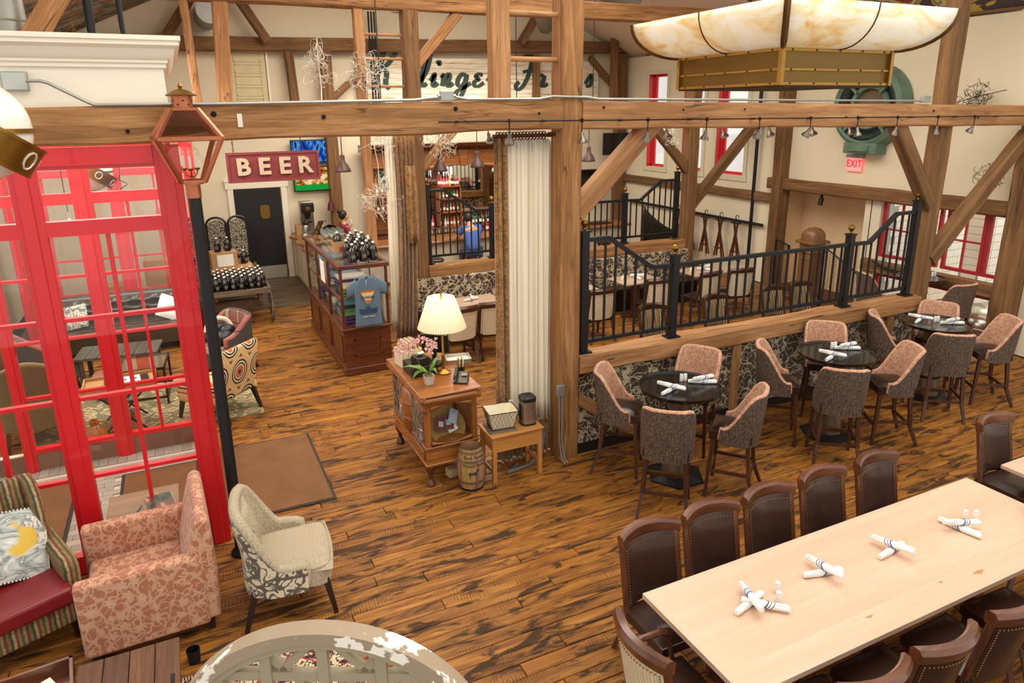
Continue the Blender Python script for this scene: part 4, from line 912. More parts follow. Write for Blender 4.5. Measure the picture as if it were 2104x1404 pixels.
REDL = plain('red_leather', '#7d1a20', .35, var=.08, vs=6, bump=.08, bscale=120)
t = thing('wing_chair', 'striped wing chair with red leather seat at the left edge', 'armchair', (-1.61, 5.87, 0), math.radians(-156.5))
MB().bx(-.37, .37, -.36, .38, .16, .36).build('base', KILIM, t, bevel=.02)
MB().bx(-.365, .365, -.3, .43, .35, .5).build('seat_cushion', REDL, t, bevel=.035, seg=3)
m = MB(); m.prism([(-.4, .2), (-.26, .2), (-.3, .7), (-.38, 1.16), (-.46, 1.16), (-.46, .7)], 0, -.37, .37); m.build('back', KILIM, t, bevel=.04, seg=3)
for sx in (-1, 1):
    m = MB(); m.prism([(-.42, .2), (.3, .2), (.32, .6), (.28, .66), (-.1, .68), (-.3, .7), (-.42, .7)], 0, min(sx * .34, sx * .46), max(sx * .34, sx * .46)); m.build('arm', KILIM, t, bevel=.03, seg=3)
    m = MB(); m.prism([(-.45, .62), (-.1, .64), (-.14, .8), (-.2, 1.05), (-.3, 1.15), (-.45, 1.16)], 0, min(sx * .33, sx * .42), max(sx * .33, sx * .42)); m.build('wing', KILIM, t, bevel=.03, seg=3)
    for yy in (-.36, .32): MB().bar((sx * .34, yy, .17), (sx * .35, yy * 1.05, 0), .05, .05, (0, 1, 0), .6).build('leg', DARKF, t, smooth=False)
g = G('painted_fish_pillow'); v = g.n('TexCoord').outputs['Object']
n1 = g.noise(g.map(v, (1, 2.4, 1), rot=(0, 0, .6)), 4.0, 4, .6, 1.2); c = g.ramp(n1, [(.36, lin('#e7e4da')), (.48, lin('#bfc4bd')), (.56, lin('#77827f')), (.62, lin('#e9e6dc')), (.72, lin('#9a6a62'))])
n2 = g.noise(v, 3.3, 1); c = g.mix(g.step(n2, .6, .64), c, lin('#d9b548')); PILF = g.bsdf(c, .8)
t = thing('throw_pillow', 'white pillow painted with grey fish and yellow on the wing chair', 'pillow', (-1.55, 5.85, .53)); t.rotation_euler = (1.0, .22, math.radians(22))
def pil(u, v, s): a = (1 - (2 * u - 1) ** 4) * (1 - (2 * v - 1) ** 4); return ((u - .5) * .54, v * .54, s * .07 * a)
MB().grid(lambda u, v: pil(u, v, 1), 12, 12).grid(lambda u, v: pil(u, v, -1), 12, 12).build('cover', PILF, t, ang=1.5)
MB().tube([(-.27, 0, 0), (.27, 0, 0), (.27, .54, 0), (-.27, .54, 0)], .011, 6, True).build('piping', stripes('piping_stripe', ['#3a3a3a', '#d9d2c0'], 0, 40, .8, 0, False), t)
t = thing('side_table', 'low brown side table with a magazine behind the pink armchair', 'table', (-.92, 6.32, 0))
SDT = wood('oiled_side_table', '#6b4f2e', '#94734a', '#ab8a5f', 'x', .4, 1.0, 0, .1, .2)
MB().bx(0, .58, 0, .46, .57, .6).build('top', SDT, t, bevel=.004); MB().bx(.03, .55, .03, .43, .45, .57).build('apron', SDT, t, smooth=False); MB().bx(.04, .54, .04, .42, .12, .14).build('shelf', SDT, t, smooth=False)
for x in (.05, .53):
    for yy in (.05, .41): MB().bx(x - .025, x + .025, yy - .025, yy + .025, 0, .45).build('leg', SDT, t, smooth=False)
g = G('magazine_cover'); v = g.n('TexCoord').outputs['Object']; n1 = g.noise(g.map(v, (9, 5, 1)), 1.0, 3); c = g.ramp(n1, [(.4, lin('#2b3a34')), (.52, lin('#53604f')), (.6, lin('#8c2f2a')), (.7, lin('#c9bfa8'))]); MAGC = g.bsdf(c, .2)
t = thing('magazine', 'glossy magazine lying on the low side table', 'magazine', (-.5, 6.48, .601), .18); MB().bx(-.11, .11, -.145, .145, 0, .009).build('cover', MAGC, t, smooth=False); MB().bx(-.107, .112, -.143, .143, .001, .008).build('pages', PAPER, t, smooth=False)
t = thing('pen', 'blue pen lying beside the glossy magazine', 'pen', (-.67, 6.42, .606), 1.2); MB().cyl((-.07, 0, 0), (.06, 0, 0), .005, n=8).build('barrel', plain('pen_blue', '#3f73a8', .3), t); MB().cyl((.06, 0, 0), (.075, 0, 0), .004, .001, n=8).build('tip', STEEL, t)
t = thing('plank_coffee_table', 'dark worn plank coffee table at the bottom left edge', 'table', (-1.0, 4.0, 0))
for i in range(4): MB().bx(i * .155 + .002, i * .155 + .152, 0, .74, .42, .45).build('plank', PLANKW, t, bevel=.004, seg=1, smooth=False)
for x in (.04, .54):
    for yy in (.04, .66): MB().bx(x, x + .05, yy, yy + .05, 0, .42).build('leg', PLANKW, t, smooth=False)
MB().bx(.02, .6, .02, .72, .36, .42).build('apron', PLANKW, t, smooth=False); MB().bx(.56, .585, .3, .38, .451, .455).build('iron_latch', IRON, t, smooth=False)
t = thing('wooden_tray', 'dark framed wooden tray with papers at bottom left', 'tray', (-1.62, 4.42, 0), .12)
MB().bx(0, .62, 0, .42, .3, .33).build('bottom', MAHOG, t, smooth=False)
for a, b, c, d in ((0, .62, 0, .02), (0, .62, .4, .42), (0, .02, 0, .42), (.6, .62, 0, .42)): MB().bx(a, b, c, d, .3, .42).build('side', MAHOG, t, smooth=False)
for x in (.06, .54):
    for yy in (.06, .34): MB().bx(x, x + .04, yy, yy + .04, 0, .3).build('leg', MAHOGZ, t, smooth=False)
t = thing('newspaper', 'folded newspaper lying in the wooden tray', 'newspaper', (-1.28, 4.66, .332), .5); MB().bx(-.17, .17, -.12, .12, 0, .012).bx(-.165, .168, -.12, .115, .012, .018).build('sheets', PAPER, t, smooth=False)
for i in range(7): MB().bx(-.14, -.02, -.09 + i * .025, -.083 + i * .025, .018, .0185).bx(.02, .14, -.09 + i * .025, -.083 + i * .025, .018, .0185).build('print_line', plain('newsprint_grey', '#8d8a80', .9) if i == 0 else D.materials['newsprint_grey'], t, smooth=False)
t = thing('metal_cup', 'small black metal cup on the floor beside plank coffee table', 'cup', (-.33, 5.0, 0)); MB().lathe([(.042, 0), (.05, .11), (.044, .11), (.038, .01), (.001, .01)], n=18, capt=False).build('cup', BLACKM, t)
# oriental rug
g = G('oriental_rug_pattern'); v = g.n('TexCoord').outputs['Object']
br = g.n('TexVoronoi', ('Vector', g.map(v, (9, 9, 1))), ('Scale', 1.0), distance='MANHATTAN'); c = g.ramp(br.outputs[0], [(0, lin('#d8c7a6')), (.22, lin('#8f2a2a')), (.45, lin('#2a2438')), (.62, lin('#b34038')), (.8, lin('#d8c7a6'))], 'CONSTANT')
w = g.n('TexWave', ('Vector', v), ('Scale', 4.2), ('Distortion', 0.0), wave_type='BANDS', bands_direction='Y'); c = g.mix(g.step(w.outputs[1], .7, .75), c, lin('#c8b592')); c = g.mix(g.step(g.noise(v, 60, 1), .52, .58), c, lin('#3a1e20')); RUGM = g.bsdf(c, .95)
t = thing('oriental_rug', 'red oriental rug under the lattice wheel', 'rug', (-.55, 3.4, .001), -.03); MB().bx(0, 1.32, 0, 1.42, 0, .008).build('pile', RUGM, t, smooth=False)
fr = MB()
for i in range(66): fr.bx(.01 + i * .02, .016 + i * .02, 1.42, 1.46, 0, .004)
tag(fr.build('fringe', CREAMF, t, smooth=False), kind='stuff')
# lattice wheel in the foreground
g = G('chipped_grey_paint'); v = g.obj(False); n1 = g.noise(v, 5.0, 4, .6); ch_ = g.step(n1, .565, .58); c = g.mix(ch_, g.mix(g.noise(v, 3, 2), lin('#94806a'), lin('#a89379')), lin('#f0e8d8'))
CHIP = g.bsdf(c, .65, 0, ch_, .4, .004)
LAT = plain('grey_beige_paint', '#a3957a', .6, var=.06, vs=5)
t = thing('lattice_wheel', 'round wooden lattice wheel with chipped paint at the bottom edge', 'wheel', (.25, 2.08, 1.72), math.radians(-27))
WR = .6
MB().grid(lambda u, v: (lambda a, q: (math.cos(a) * q[0], q[1], math.sin(a) * q[0]))(u * 2 * PI, [(WR, -.036), (WR, .036), (WR - .045, .036), (WR - .045, -.036), (WR, -.036)][round(v * 4)]), 72, 5, True).build('rim', CHIP, t, ang=.6)
MB().grid(lambda u, v: (lambda a, q: (math.cos(a) * q[0], q[1], math.sin(a) * q[0]))(u * 2 * PI, [(WR - .046, -.024), (WR - .046, .024), (WR - .072, .024), (WR - .072, -.024), (WR - .046, -.024)][round(v * 4)]), 72, 5, True).build('inner_rim', LAT, t, ang=.6)
ri = WR - .068
for k in range(-2, 3):
    x = k * .2; h = math.sqrt(ri * ri - x * x); MB().bar((x, .0, -h), (x, .0, h), .038, .03, (0, 1, 0)).build('upright', LAT, t, smooth=False); MB().bar((-h, .006, x), (h, .006, x), .03, .036, (0, 0, 1)).build('cross_bar', LAT, t, smooth=False)
for k in (-2, -1, 0, 1, 2):
    o = k * .2; h = math.sqrt(ri * ri - o * o); s2 = math.sqrt(.5)
    for sg in (1, -1): MB().bar(((-h * s2 + o * s2) * 1, .01, sg * (-h * s2 - o * s2)), ((h * s2 + o * s2), .01, sg * (h * s2 - o * s2)), .024, .026, (0, 1, 0)).build('diagonal', LAT, t, smooth=False)
MB().bx(-.06, .06, -.06, .06, -1.72, -WR + .02).build('stand', LAT, t, smooth=False)
# ================================================================ CARVED HOST CABINET
t = thing('curio_cabinet', 'carved golden oak cabinet with curved leaded glass doors', 'cabinet', (2.08, 6.6, 0))
HW, HL = .6, 1.26
MB().bx(0, HW, 0, HL, .27, .46).build('drawer_case', OAK, t, bevel=.012)
MB().bx(-.012, HW + .012, -.012, HL + .012, .25, .28).bx(-.015, HW + .015, -.015, HL + .015, .455, .485).build('moulding', OAK, t, bevel=.01)
for x in (.03, HW - .03):
    for yy in (.03, HL / 2, HL - .03): MB().bx(x - .03, x + .03, yy - .03, yy + .03, .48, .98).build('corner_post', OAKZ, t, bevel=.006)
MB().bx(.06, HW - .06, .03, HL - .03, .47, .5).build('inner_floor', OAK, t, smooth=False); MB().bx(HW - .03, HW - .015, .03, HL - .03, .48, .98).build('back_panel', OAKZ, t, smooth=False)
# curved glass and bowed centre panel on the long side (faces -X)
def bow(y0, y1, d, z0, z1, nm, mt): MB().grid(lambda u, v: (-d * math.sin(PI * u), y0 + (y1 - y0) * u, z0 + (z1 - z0) * v), 13, 2).build(nm, mt, t, solid=.006, ang=1.2)
bow(.06, .44, .035, .49, .97, 'curved_glass', GLASS); bow(.82, 1.2, .035, .49, .97, 'curved_glass', GLASS); bow(.46, .8, .05, .48, .98, 'bowed_panel', OAKZ)
LEAD = plain('lead_came', '#8d8a80', .5, .5)
for y0 in (.06, .82):
    m = MB()
    for k in range(-1, 4):
        for sg in (1, -1):
            pts = []
            for i in range(9):
                u = i / 8; z = .49 + .48 * u; yy = y0 + .19 + .12 * (k - 1) * .9 + sg * .07 * math.sin(u * 2 * PI)
                if y0 < yy < y0 + .38: pts.append((-.035 * math.sin(PI * (yy - y0) / .38) - .004, yy, z))
            if len(pts) > 2: m.tube(pts, .004, 4)
    m.build('lead_tracery', LEAD, t)
for z in (.62, .8): MB().grid(lambda u, v: (-.052 * math.sin(PI * u), .46 + .34 * u, z - .012 + .024 * v), 9, 2).build('carved_band', OAK, t, solid=.012)
MB().bx(.07, HW - .07, .004, .012, .5, .96).build('end_glass', GLASS, t, smooth=False); 
m = MB()
m.grid(lambda u, v: (.06 + (HW - .12) * u, -.004, .96 - .06 * (1 - math.sin(PI * u)) * v), 11, 2).grid(lambda u, v: (.06 + (HW - .12) * u, -.004, .5 + .05 * (1 - math.sin(PI * u)) * v + .0), 11, 2); m.build('arched_rail', OAK, t, solid=.02)
MB().bx(-.02, HW + .02, -.02, HL + .02, .975, .99).build('frieze', OAK, t, smooth=False)
m = MB(); m.cyl((-.01, -.03, 1.03), (-.01, HL + .03, 1.03), .042, n=14).cyl((-.03, -.01, 1.03), (HW + .03, -.01, 1.03), .042, n=14); m.build('roll_moulding', OAK, t)
m = MB()
for c in ((-.02, -.02), (HW + .01, -.02), (-.02, HL + .02)):
    for q in range(5): m.sphere((c[0] + .02 * math.cos(q * 1.26), c[1] + .02 * math.sin(q * 1.26), 1.0 + .018 * q), .022, 7, 5)
tag(m.build('carved_corner', OAK, t), kind='stuff')
MB().bx(-.05, HW + .05, -.05, HL + .05, 1.075, 1.1).build('top', OAK, t, bevel=.01)
d = MB().bx(-.014, .0, .06, HL - .06, .3, .43).build('drawer_front', OAK, t, bevel=.006)
for yy in (.2, 1.05): MB().tube([(-.018, yy - .04, .37), (-.035, yy - .03, .355), (-.038, yy, .345), (-.035, yy + .03, .355), (-.018, yy + .04, .37)], .006, 6).sphere((-.016, yy - .04, .37), .012, 8, 5).sphere((-.016, yy + .04, .37), .012, 8, 5).build('brass_pull', BRASSL, d)
for x in (.05, HW - .05):
    for yy in (.05, HL - .05): MB().lathe([(.05, 0), (.055, .02), (.045, .045), (.022, .08), (.03, .14), (.058, .2), (.06, .245), (.05, .26)], (x, yy, 0), 14).build('claw_foot', MAHOG, t)
MB().lathe([(.02, 0), (.03, .0), (.03, .005)], (.0, .0, .9), 6).build('keyhole', BRASS, t)
STRAW = plain('woven_straw', '#b08d4e', .8, var=.25, vs=40, bump=.5, bscale=90)
b = thing('wicker_basket', 'round wicker basket with booklets inside the cabinet end', 'basket', (2.38, 6.86, .56)); b.rotation_euler = (.9, 0, .1)
MB().lathe([(.12, 0), (.17, .03), (.22, .08), (.225, .085), (.17, .045), (.11, .015), (.001, .012)], n=30, capt=False).build('bowl', STRAW, b)
for i in range(4): MB().lathe([(.13 + i * .025, .012 + i * .018), (.14 + i * .025, .014 + i * .018), (.136 + i * .025, .022 + i * .018)], n=30, capb=False, capt=False).build('coil', STRAW, b)
for lb, x, yy, rz, mt in (('maroon booklet leaning at left in the wicker basket', -.06, -.03, .35, plain('maroon_cover', '#5c2130', .5)), ('maroon booklet with seal in the wicker basket', .03, -.02, .1, D.materials['maroon_cover'] if 'maroon_cover' in D.materials else None), ('white leaflet in front of the booklets', .06, -.07, -.3, PAPER), ('blue and white card standing in the wicker basket', .09, .05, .5, plain('pale_blue_card', '#9cc3dc', .6))):
    q = thing('booklet', lb, 'booklet', (2.38 + x, 6.79 + abs(yy) * .3, .66 + yy * .8)); q.rotation_euler = (1.0, rz, 0); MB().bx(-.055, .055, -.08, .08, 0, .008).build('cover', mt, q, smooth=False); MB().bx(-.03, .03, -.03, .03, .008, .0085).build('emblem', plain('emblem_silver', '#cfc6c0', .6) if 'emblem_silver' not in D.materials else D.materials['emblem_silver'], q, smooth=False)
# ---- things on the cabinet
g = G('lit_pleated_shade'); v = g.n('TexCoord').outputs['Object']; sp = g.n('SeparateXYZ', (0, v)); a = g.math('ARCTAN2', sp.outputs[0], sp.outputs[1]); pl = g.math('SINE', g.math('MULTIPLY', a, 60.0)); c = g.mix(g.step(pl, -.9, .6), lin('#e3c890'), lin('#f7e9c6'))
SHADE = g.bsdf(c, .8, 0, pl, .4, .006, Emission_Color=c, Emission_Strength=.55)
t = thing('table_lamp', 'brass table lamp with lit pleated cream shade on the cabinet', 'lamp', (2.5, 7.14, 1.1))
MB().lathe([(.08, 0), (.085, .015), (.05, .03), (.02, .05), (.017, .2), (.022, .22), (.014, .24), (.014, .66)], n=18).build('base', BRASSL, t); MB().lathe([(.275, .55), (.152, .9)], n=64, capb=False, capt=False).build('pleated_shade', SHADE, t, solid=.004, ang=1)
MB().lathe([(.003, .85), (.02, .9), (.012, .93), (.004, .96)], n=10).build('finial', BRASSL, t); MB().sphere((0, 0, .7), .03, 10, 7).build('bulb', emit('warm_bulb', '#ffe3b0', 6), t)
for k in range(3): q = 2 * PI * k / 3; MB().bar((0, 0, .88), (.15 * math.cos(q), .15 * math.sin(q), .895), .004, .004).build('shade_spider', BRASS, t)
L = D.lights.new('table_lamp_light', 'POINT'); L.energy = 9; L.color = (1, .75, .45); L.shadow_soft_size = .05; o = D.objects.new('table_lamp_light', L); COL.objects.link(o); o.parent = t; o.location = (0, 0, .78); o['kind'] = 'helper'
PETAL = plain('orchid_petal', '#eeb8ae', .6, var=.15, vs=20)
t = thing('potted_orchid', 'pink orchid in a mottled square pot at the cabinet corner', 'orchid', (2.24, 6.9, 1.1))
MB().lathe([(.045, 0), (.06, .1), (.052, .1), (.04, .02), (.001, .02)], n=24, sq=5, capt=False).build('pot', plain('mottled_birch_pot', '#cfc4ae', .7, var=.35, vs=14), t)
for rz, ln, dr, wd in ((2.4, .24, .05, .036), (3.3, .2, .1, .04), (2.9, .28, -.02, .034), (.2, .14, -.1, .03), (5.2, .13, .05, .03)):
    MB().grid(lambda u, v: (ln * v, (u - .5) * 2 * wd * math.sin(PI * min(.97, v * .9 + .08)), .1 + .1 * math.sin(PI * v * .7) - dr * v * v + abs(u - .5) * .03), 5, 9).build('leaf', GREEN, t, rot=(0, 0, rz), solid=.004, ang=1.5)
def flower(p, par, s=.043):
    m = MB(); r = random.Random(int(p[0] * 1000))
    for k in range(5):
        a = 2 * PI * k / 5 + r.random(); tx, ty = r.uniform(-.5, .5), r.uniform(-.5, .5)
        q = [Vector((s * rr * math.cos(a + w), -.01 - .012 * (rr > .9), s * rr * math.sin(a + w))) for rr, w in ((.1, 0), (.8, -.45), (1.15, 0), (.8, .45))]; m.add([v_ + Vector(p) for v_ in q], [(0, 1, 2, 3)])
    return m.build('blossom', PETAL, par, smooth=False, solid=.003)
for base, pts in (((-.02, .0), [(-.12, .02, .3), (-.2, .03, .42), (-.28, .05, .5)]), ((.02, .0), [(.05, -.02, .3), (.0, -.05, .5), (-.1, -.04, .56)])):
    sp_ = [(base[0], base[1], .08)] + pts; MB().tube(sp_, .004, 5).build('flower_stem', plain('stem_green', '#4d5a2a', .6) if 'stem_green' not in D.materials else D.materials['stem_green'], t)
for p in ((-.2, .02, .41), (-.25, .03, .44), (-.28, .05, .5), (-.3, .05, .46), (-.33, .06, .42), (-.31, .04, .38), (-.18, .0, .5), (-.14, .0, .51), (.0, -.06, .5), (-.05, -.05, .53), (-.1, -.05, .56), (.04, -.06, .47), (.05, -.05, .43), (.02, -.05, .4), (-.02, -.07, .45), (.07, -.04, .5)): flower(p, t)
t = thing('menu_box', 'pale box of upright menus at the back of the cabinet', 'box', (2.12, 7.5, 1.1), .15); MB().bx(0, .26, 0, .22, 0, .2).build('box', CREAMF, t, smooth=False)
for i in range(7): MB().box((.03 + i * .032, .1, .2), (.006, .2, .2), (0, .25 - i * .06, 0)).build('menu', PAPER if i % 2 else CARD, t, smooth=False)
t = thing('card_reader_box', 'black cash box behind the orchid on the cabinet', 'box', (2.13, 7.12, 1.1), .05); MB().bx(0, .3, 0, .34, 0, .12).build('body', BLACKP, t, bevel=.006); MB().bx(-.004, 0, .05, .29, .02, .09).build('drawer', plain('charcoal_plastic', '#2a2a2c', .5), t, smooth=False)
t = thing('receipt_printer', 'black receipt printer with paper on the cabinet', 'printer', (2.25, 7.22, 1.222), .3); MB().bx(-.07, .07, -.09, .09, 0, .1).build('body', BLACKP, t, bevel=.012); MB().grid(lambda u, v: ((u - .5) * .08, .02 - .05 * v, .1 + .05 * math.sin(v * 2.5)), 3, 6).build('paper_strip', PAPER, t, solid=.002)
t = thing('screen_terminal', 'black order terminal with tilted screen on the cabinet', 'monitor', (2.5, 7.45, 1.1), 2.5); MB().bx(-.09, .09, -.08, .08, 0, .03).build('foot', BLACKP, t, bevel=.008); MB().box((0, .0, .12), (.05, .05, .2)).build('stand', BLACKP, t, smooth=False); MB().box((0, -.05, .25), (.34, .035, .27), (-.35, 0, 0)).build('screen_body', BLACKP, t, bevel=.008); MB().box((0, -.069, .252), (.3, .004, .23), (-.35, 0, 0)).build('screen_glass', plain('dark_screen', '#0d0f12', .1), t, smooth=False)
t = thing('desk_phone', 'black desk phone beside the orchid on the cabinet', 'phone', (2.58, 6.8, 1.1), -.5); m = MB(); m.prism([(-.09, 0), (.09, 0), (.09, .09), (-.06, .03), (-.09, .02)], 0, -.08, .08); m.build('body', BLACKP, t, bevel=.006); MB().tube([(-.055, -.08, .05), (-.055, -.07, .085), (-.055, .0, .11), (-.055, .07, .13), (-.055, .09, .11)], .02, 8, rf=lambda q: 1.25 - .9 * math.sin(PI * q) * .5).build('handset', BLACKP, t); MB().box((.035, .02, .075), (.06, .04, .004), (.4, 0, 0)).build('display', plain('phone_display', '#5d6a66', .2), t, smooth=False)
t = thing('pencil_cup', 'dark cup holding pencils and crayons beside the desk phone', 'cup', (2.66, 7.0, 1.1)); MB().lathe([(.035, 0), (.042, .1), (.038, .1), (.032, .01), (.001, .01)], n=16, capt=False).build('cup', BLACKP, t)
for i in range(7): q = i * .9; MB().cyl((.015 * math.cos(q), .015 * math.sin(q), .015), (.035 * math.cos(q), .035 * math.sin(q), .2), .006, n=6).build('pencil', (CARD, BRASSL, PAPER, GREEN)[i % 4], t)
t = thing('glass_tray', 'clear shallow display tray jutting from the cabinet back', 'tray', (2.62, 7.36, 1.1), -.2); MB().bx(0, .3, 0, .24, 0, .012).build('base', plain('tray_white', '#dfe0d8', .3), t, smooth=False)
for a, b_, c, d_ in ((0, .3, 0, .008), (0, .3, .232, .24), (0, .008, 0, .24), (.292, .3, 0, .24)): MB().bx(a, b_, c, d_, 0, .05).build('rim', STEEL, t, smooth=False)
# ---- barrel
g = G('old_barrel_wood'); v = g.n('TexCoord').outputs['Object']; sp = g.n('SeparateXYZ', (0, v)); n1 = g.noise(g.map(v, (9, 9, .8)), 1.5, 4); c = g.ramp(n1, [(.3, lin('#6a4630')), (.5, lin('#9a7050')), (.7, lin('#b48a68'))]); BARRELW = g.bsdf(c, .7, 0, n1, .3, .006)
YELS = plain('faded_yellow_paint', '#a98c48', .7, var=.15, vs=9); INK = plain('black_stencil', '#43372b', .8)
t = thing('powder_barrel', 'small old keg with faded black lettering and painted deer', 'barrel', (2.52, 6.42, 0), -.35)
NS = 16
def brl(z): return .122 + .028 * math.sin(PI * z / .5)
for k in range(NS):
    a0, a1 = 2 * PI * k / NS + .008, 2 * PI * (k + 1) / NS - .008
    m = MB(); m.grid(lambda u, v: (lambda a, z, r: (r * math.cos(a), r * math.sin(a), z))(a0 + (a1 - a0) * (u if u < .6 else u), v * .5, brl(v * .5)), 3, 8); m.grid(lambda u, v: (lambda a, z, r: (r * math.cos(a), r * math.sin(a), z))(a0 + (a1 - a0) * u, v * .5, brl(v * .5) - .012), 3, 8)
    m.build('stave', YELS if k in (10, 11) else BARRELW, t, ang=.8)
MB().lathe([(.001, .03), (.115, .03), (.115, .045)], n=24, capt=False).build('bottom', BARRELW, t)
for z in (.03, .12, .37, .47): MB().lathe([(brl(z - .012) + .002, z - .012), (brl(z - .012) + .006, z - .012), (brl(z + .012) + .006, z + .012), (brl(z + .012) + .002, z + .012)], n=32, capb=False, capt=False).build('hoop', OLDW if z > .1 else IRON, t)
def wrap_text(name, txt, size, z, a0, par, mt, rfun, dz=0.0):
    me = text_mesh(txt, size, .0008)
    for v_ in me.vertices: a = a0 + v_.co.x / .15; r = rfun(z + v_.co.y) + .004 + v_.co.z; v_.co = (r * math.cos(a), r * math.sin(a), z + v_.co.y)
    me.materials.clear(); me.materials.append(mt); o = D.objects.new(name, me); COL.objects.link(o); o.parent = par; return o
wrap_text('stencil_lettering', 'Black Powder', .05, .42, -1.25, t, INK, brl); wrap_text('stencil_lettering', 'Pauladi Permo', .048, .33, -1.3, t, INK, brl)
dp = [(-.05, .0), (-.05, .035), (.03, .035), (.045, .06), (.04, .075), (.05, .068), (.056, .08), (.058, .066), (.075, .058), (.06, .05), (.045, .02), (.042, 0), (.04, -.045), (.034, -.045), (.032, 0), (-.03, .0), (-.034, -.045), (-.04, -.045), (-.042, 0)]
MB().add([((brl(.22 + z) + .004) * math.cos(-1.45 + x / .15), (brl(.22 + z) + .004) * math.sin(-1.45 + x / .15), .22 + z) for x, z in dp], [tuple(range(len(dp)))]).build('painted_deer', INK, t, smooth=False)
t = thing('wood_block', 'pale wooden block on the floor under the cabinet', 'block', (2.42, 6.76, 0), .2); MB().bx(-.06, .06, -.05, .05, 0, .1).build('block', plain('pale_pine', '#c7b084', .7), t, bevel=.003)
# ---- small oak table by the great post
t = thing('small_oak_table', 'small oak stand holding the wire basket and steel dispenser', 'table', (2.75, 6.34, 0))
OAKP = wood('honey_oak', '#a3682c', '#bf8240', '#d09a58', 'x', .4, 1.0, 0, .1, .25); OAKPZ = wood('honey_oak_leg', '#a3682c', '#bf8240', '#d09a58', 'z', .4, 1.0, 0, .1, .25)
MB().bx(-.02, .62, -.02, .38, .56, .585).build('top', OAKP, t, bevel=.006); MB().bx(.02, .58, .01, .35, .38, .56).build('apron', OAKP, t, smooth=False)
for x in (0, .56):
    for yy in (0, .32): MB().bx(x, x + .045, yy, yy + .045, 0, .56).build('leg', OAKPZ, t, bevel=.004, smooth=False)
MB().bx(.01, .03, .045, .32, .12, .16).bx(.575, .595, .045, .32, .12, .16).build('stretcher', OAKP, t, smooth=False)
t = thing('wire_basket', 'chicken wire basket with cream cloth liner on the small stand', 'basket', (2.93, 6.53, .6), -.12)
MB().bx(-.17, .15, -.15, .14, -.014, 0).build('tray', OLDW, t, smooth=False)
def bk(u, v, o): w = .125 + .045 * v + o; d = .1 + .035 * v + o; a = u * 2 * PI; c, s_ = math.cos(a), math.sin(a); k = max(abs(c), abs(s_)); return (w * c / k, d * s_ / k, .01 + .2 * v)
MB().grid(lambda u, v: bk(u, v, -.006 + .006 * math.sin(u * 40) * v), 48, 6, True).build('cloth_liner', CREAMF, t, ang=1.2); MB().grid(lambda u, v: (lambda p: (p[0] * (1 - v * .6), p[1] * (1 - v * .6), .21 - .1 * v))(bk(u, 1, -.005)), 32, 4, True).build('cloth_fold', CREAMF, t, ang=1.2)
w = MB()
for v in (0, 1): w.tube([bk(i / 32, v, .004) for i in range(32)], .004, 5, True)
for i in range(26):
    for sg in (1, -1): w.tube([bk((i + sg * k * .55) / 26, k / 4, .004) for k in range(5)], .0014, 3)
w.build('wire_mesh', IRON, t)
t = thing('steel_dispenser', 'brushed steel and black counter dispenser on the small stand', 'dispenser', (3.25, 6.5, .585), -.1); MB().lathe([(.085, .02), (.085, .28)], n=24, sq=4).build('body', plain('warm_steel', '#a99c90', .35, .85, var=.05), t); MB().lathe([(.09, 0), (.09, .02)], n=24, sq=4).build('base', BLACKP, t); MB().lathe([(.09, .28), (.09, .32), (.075, .335), (.001, .32)], n=24, sq=4, capt=False).build('lid', BLACKP, t)
MB().bx(-.088, -.08, -.03, .03, .05, .24).build('side_slot', BLACKP, t, smooth=False)
for z in (.12, .2): MB().lathe([(.007, 0), (.001, .012)], (.03, -.088, z), 6).build('indicator', BLACKP, t)
t = thing('pump_bottle', 'white pump bottle of blue soap behind the wire basket', 'bottle', (3.1, 6.66, .585)); MB().lathe([(.03, 0), (.032, .12), (.012, .15), (.012, .17)], n=14).build('bottle', plain('teal_soap', '#3aa0a8', .2), t); MB().lathe([(.016, .17), (.016, .19), (.006, .195), (.006, .23)], n=10).bar((-.005, 0, .235), (.05, 0, .23), .012, .014).build('pump', WHITE, t)
tag(MB().tube([(3.18, 6.62, .02), (3.0, 6.5, .02), (3.3, 6.55, .02), (3.52, 6.68, .03), (3.58, 6.72, .3)], .02, 8).build('grey_hose', plain('grey_rubber', '#6e7276', .6)), 'grey flexible hose on the floor under the small stand', 'hose')
t = thing('electrical_conduit', 'pair of grey conduits with box at the foot of great post', 'conduit', (3.64, 6.46, 0))
for x in (0, .035): MB().tube([(x + .05, -.06, .01), (x + .02, -.03, .06), (x, 0, .3), (x, 0, .85)], .012, 6).build('pipe', GALV, t)
MB().bx(-.03, .06, -.02, .03, .85, .98).build('box', GALV, t, bevel=.004)
# ================================================================ CURTAINS
PAISL = floral('brown_paisley_velvet', '#7b5327', '#a5783e', 14.0, None, .75, .05, .4, .3, .4)
SHEER = plain('off_white_linen_curtain', '#f1e7d2', .8, var=.02, vs=3, bump=.1, bscale=90)
def drape(name, par, mt, x0, x1, z0, z1, amp, waves, off=0.0, taper=0.0, nz=14, ph=0.0, swag=None):
    def fn(u, v):
        z = z1 + (z0 - z1) * v; xc = (x0 + x1) / 2; w = (x1 - x0) * (1 - taper * math.sin(PI * v) * .5)
        x = xc + (u - .5) * w; 
        if swag: x += swag(v)
        return (x + .01 * math.sin(u * 31 + v * 3), off + amp * (.7 + .5 * v) * math.sin(2 * PI * waves * u + ph + .6 * math.sin(v * 2.2)) + amp * .4 * math.sin(2 * PI * waves * 2.3 * u), z)
    return MB().grid(fn, int(waves * 10) + 1, nz).build(name, mt, par, solid=.006, ang=1.5)
t = thing('curtain', 'gathered off-white curtain with brown paisley border by great post', 'curtain', (0, 6.8, 0))
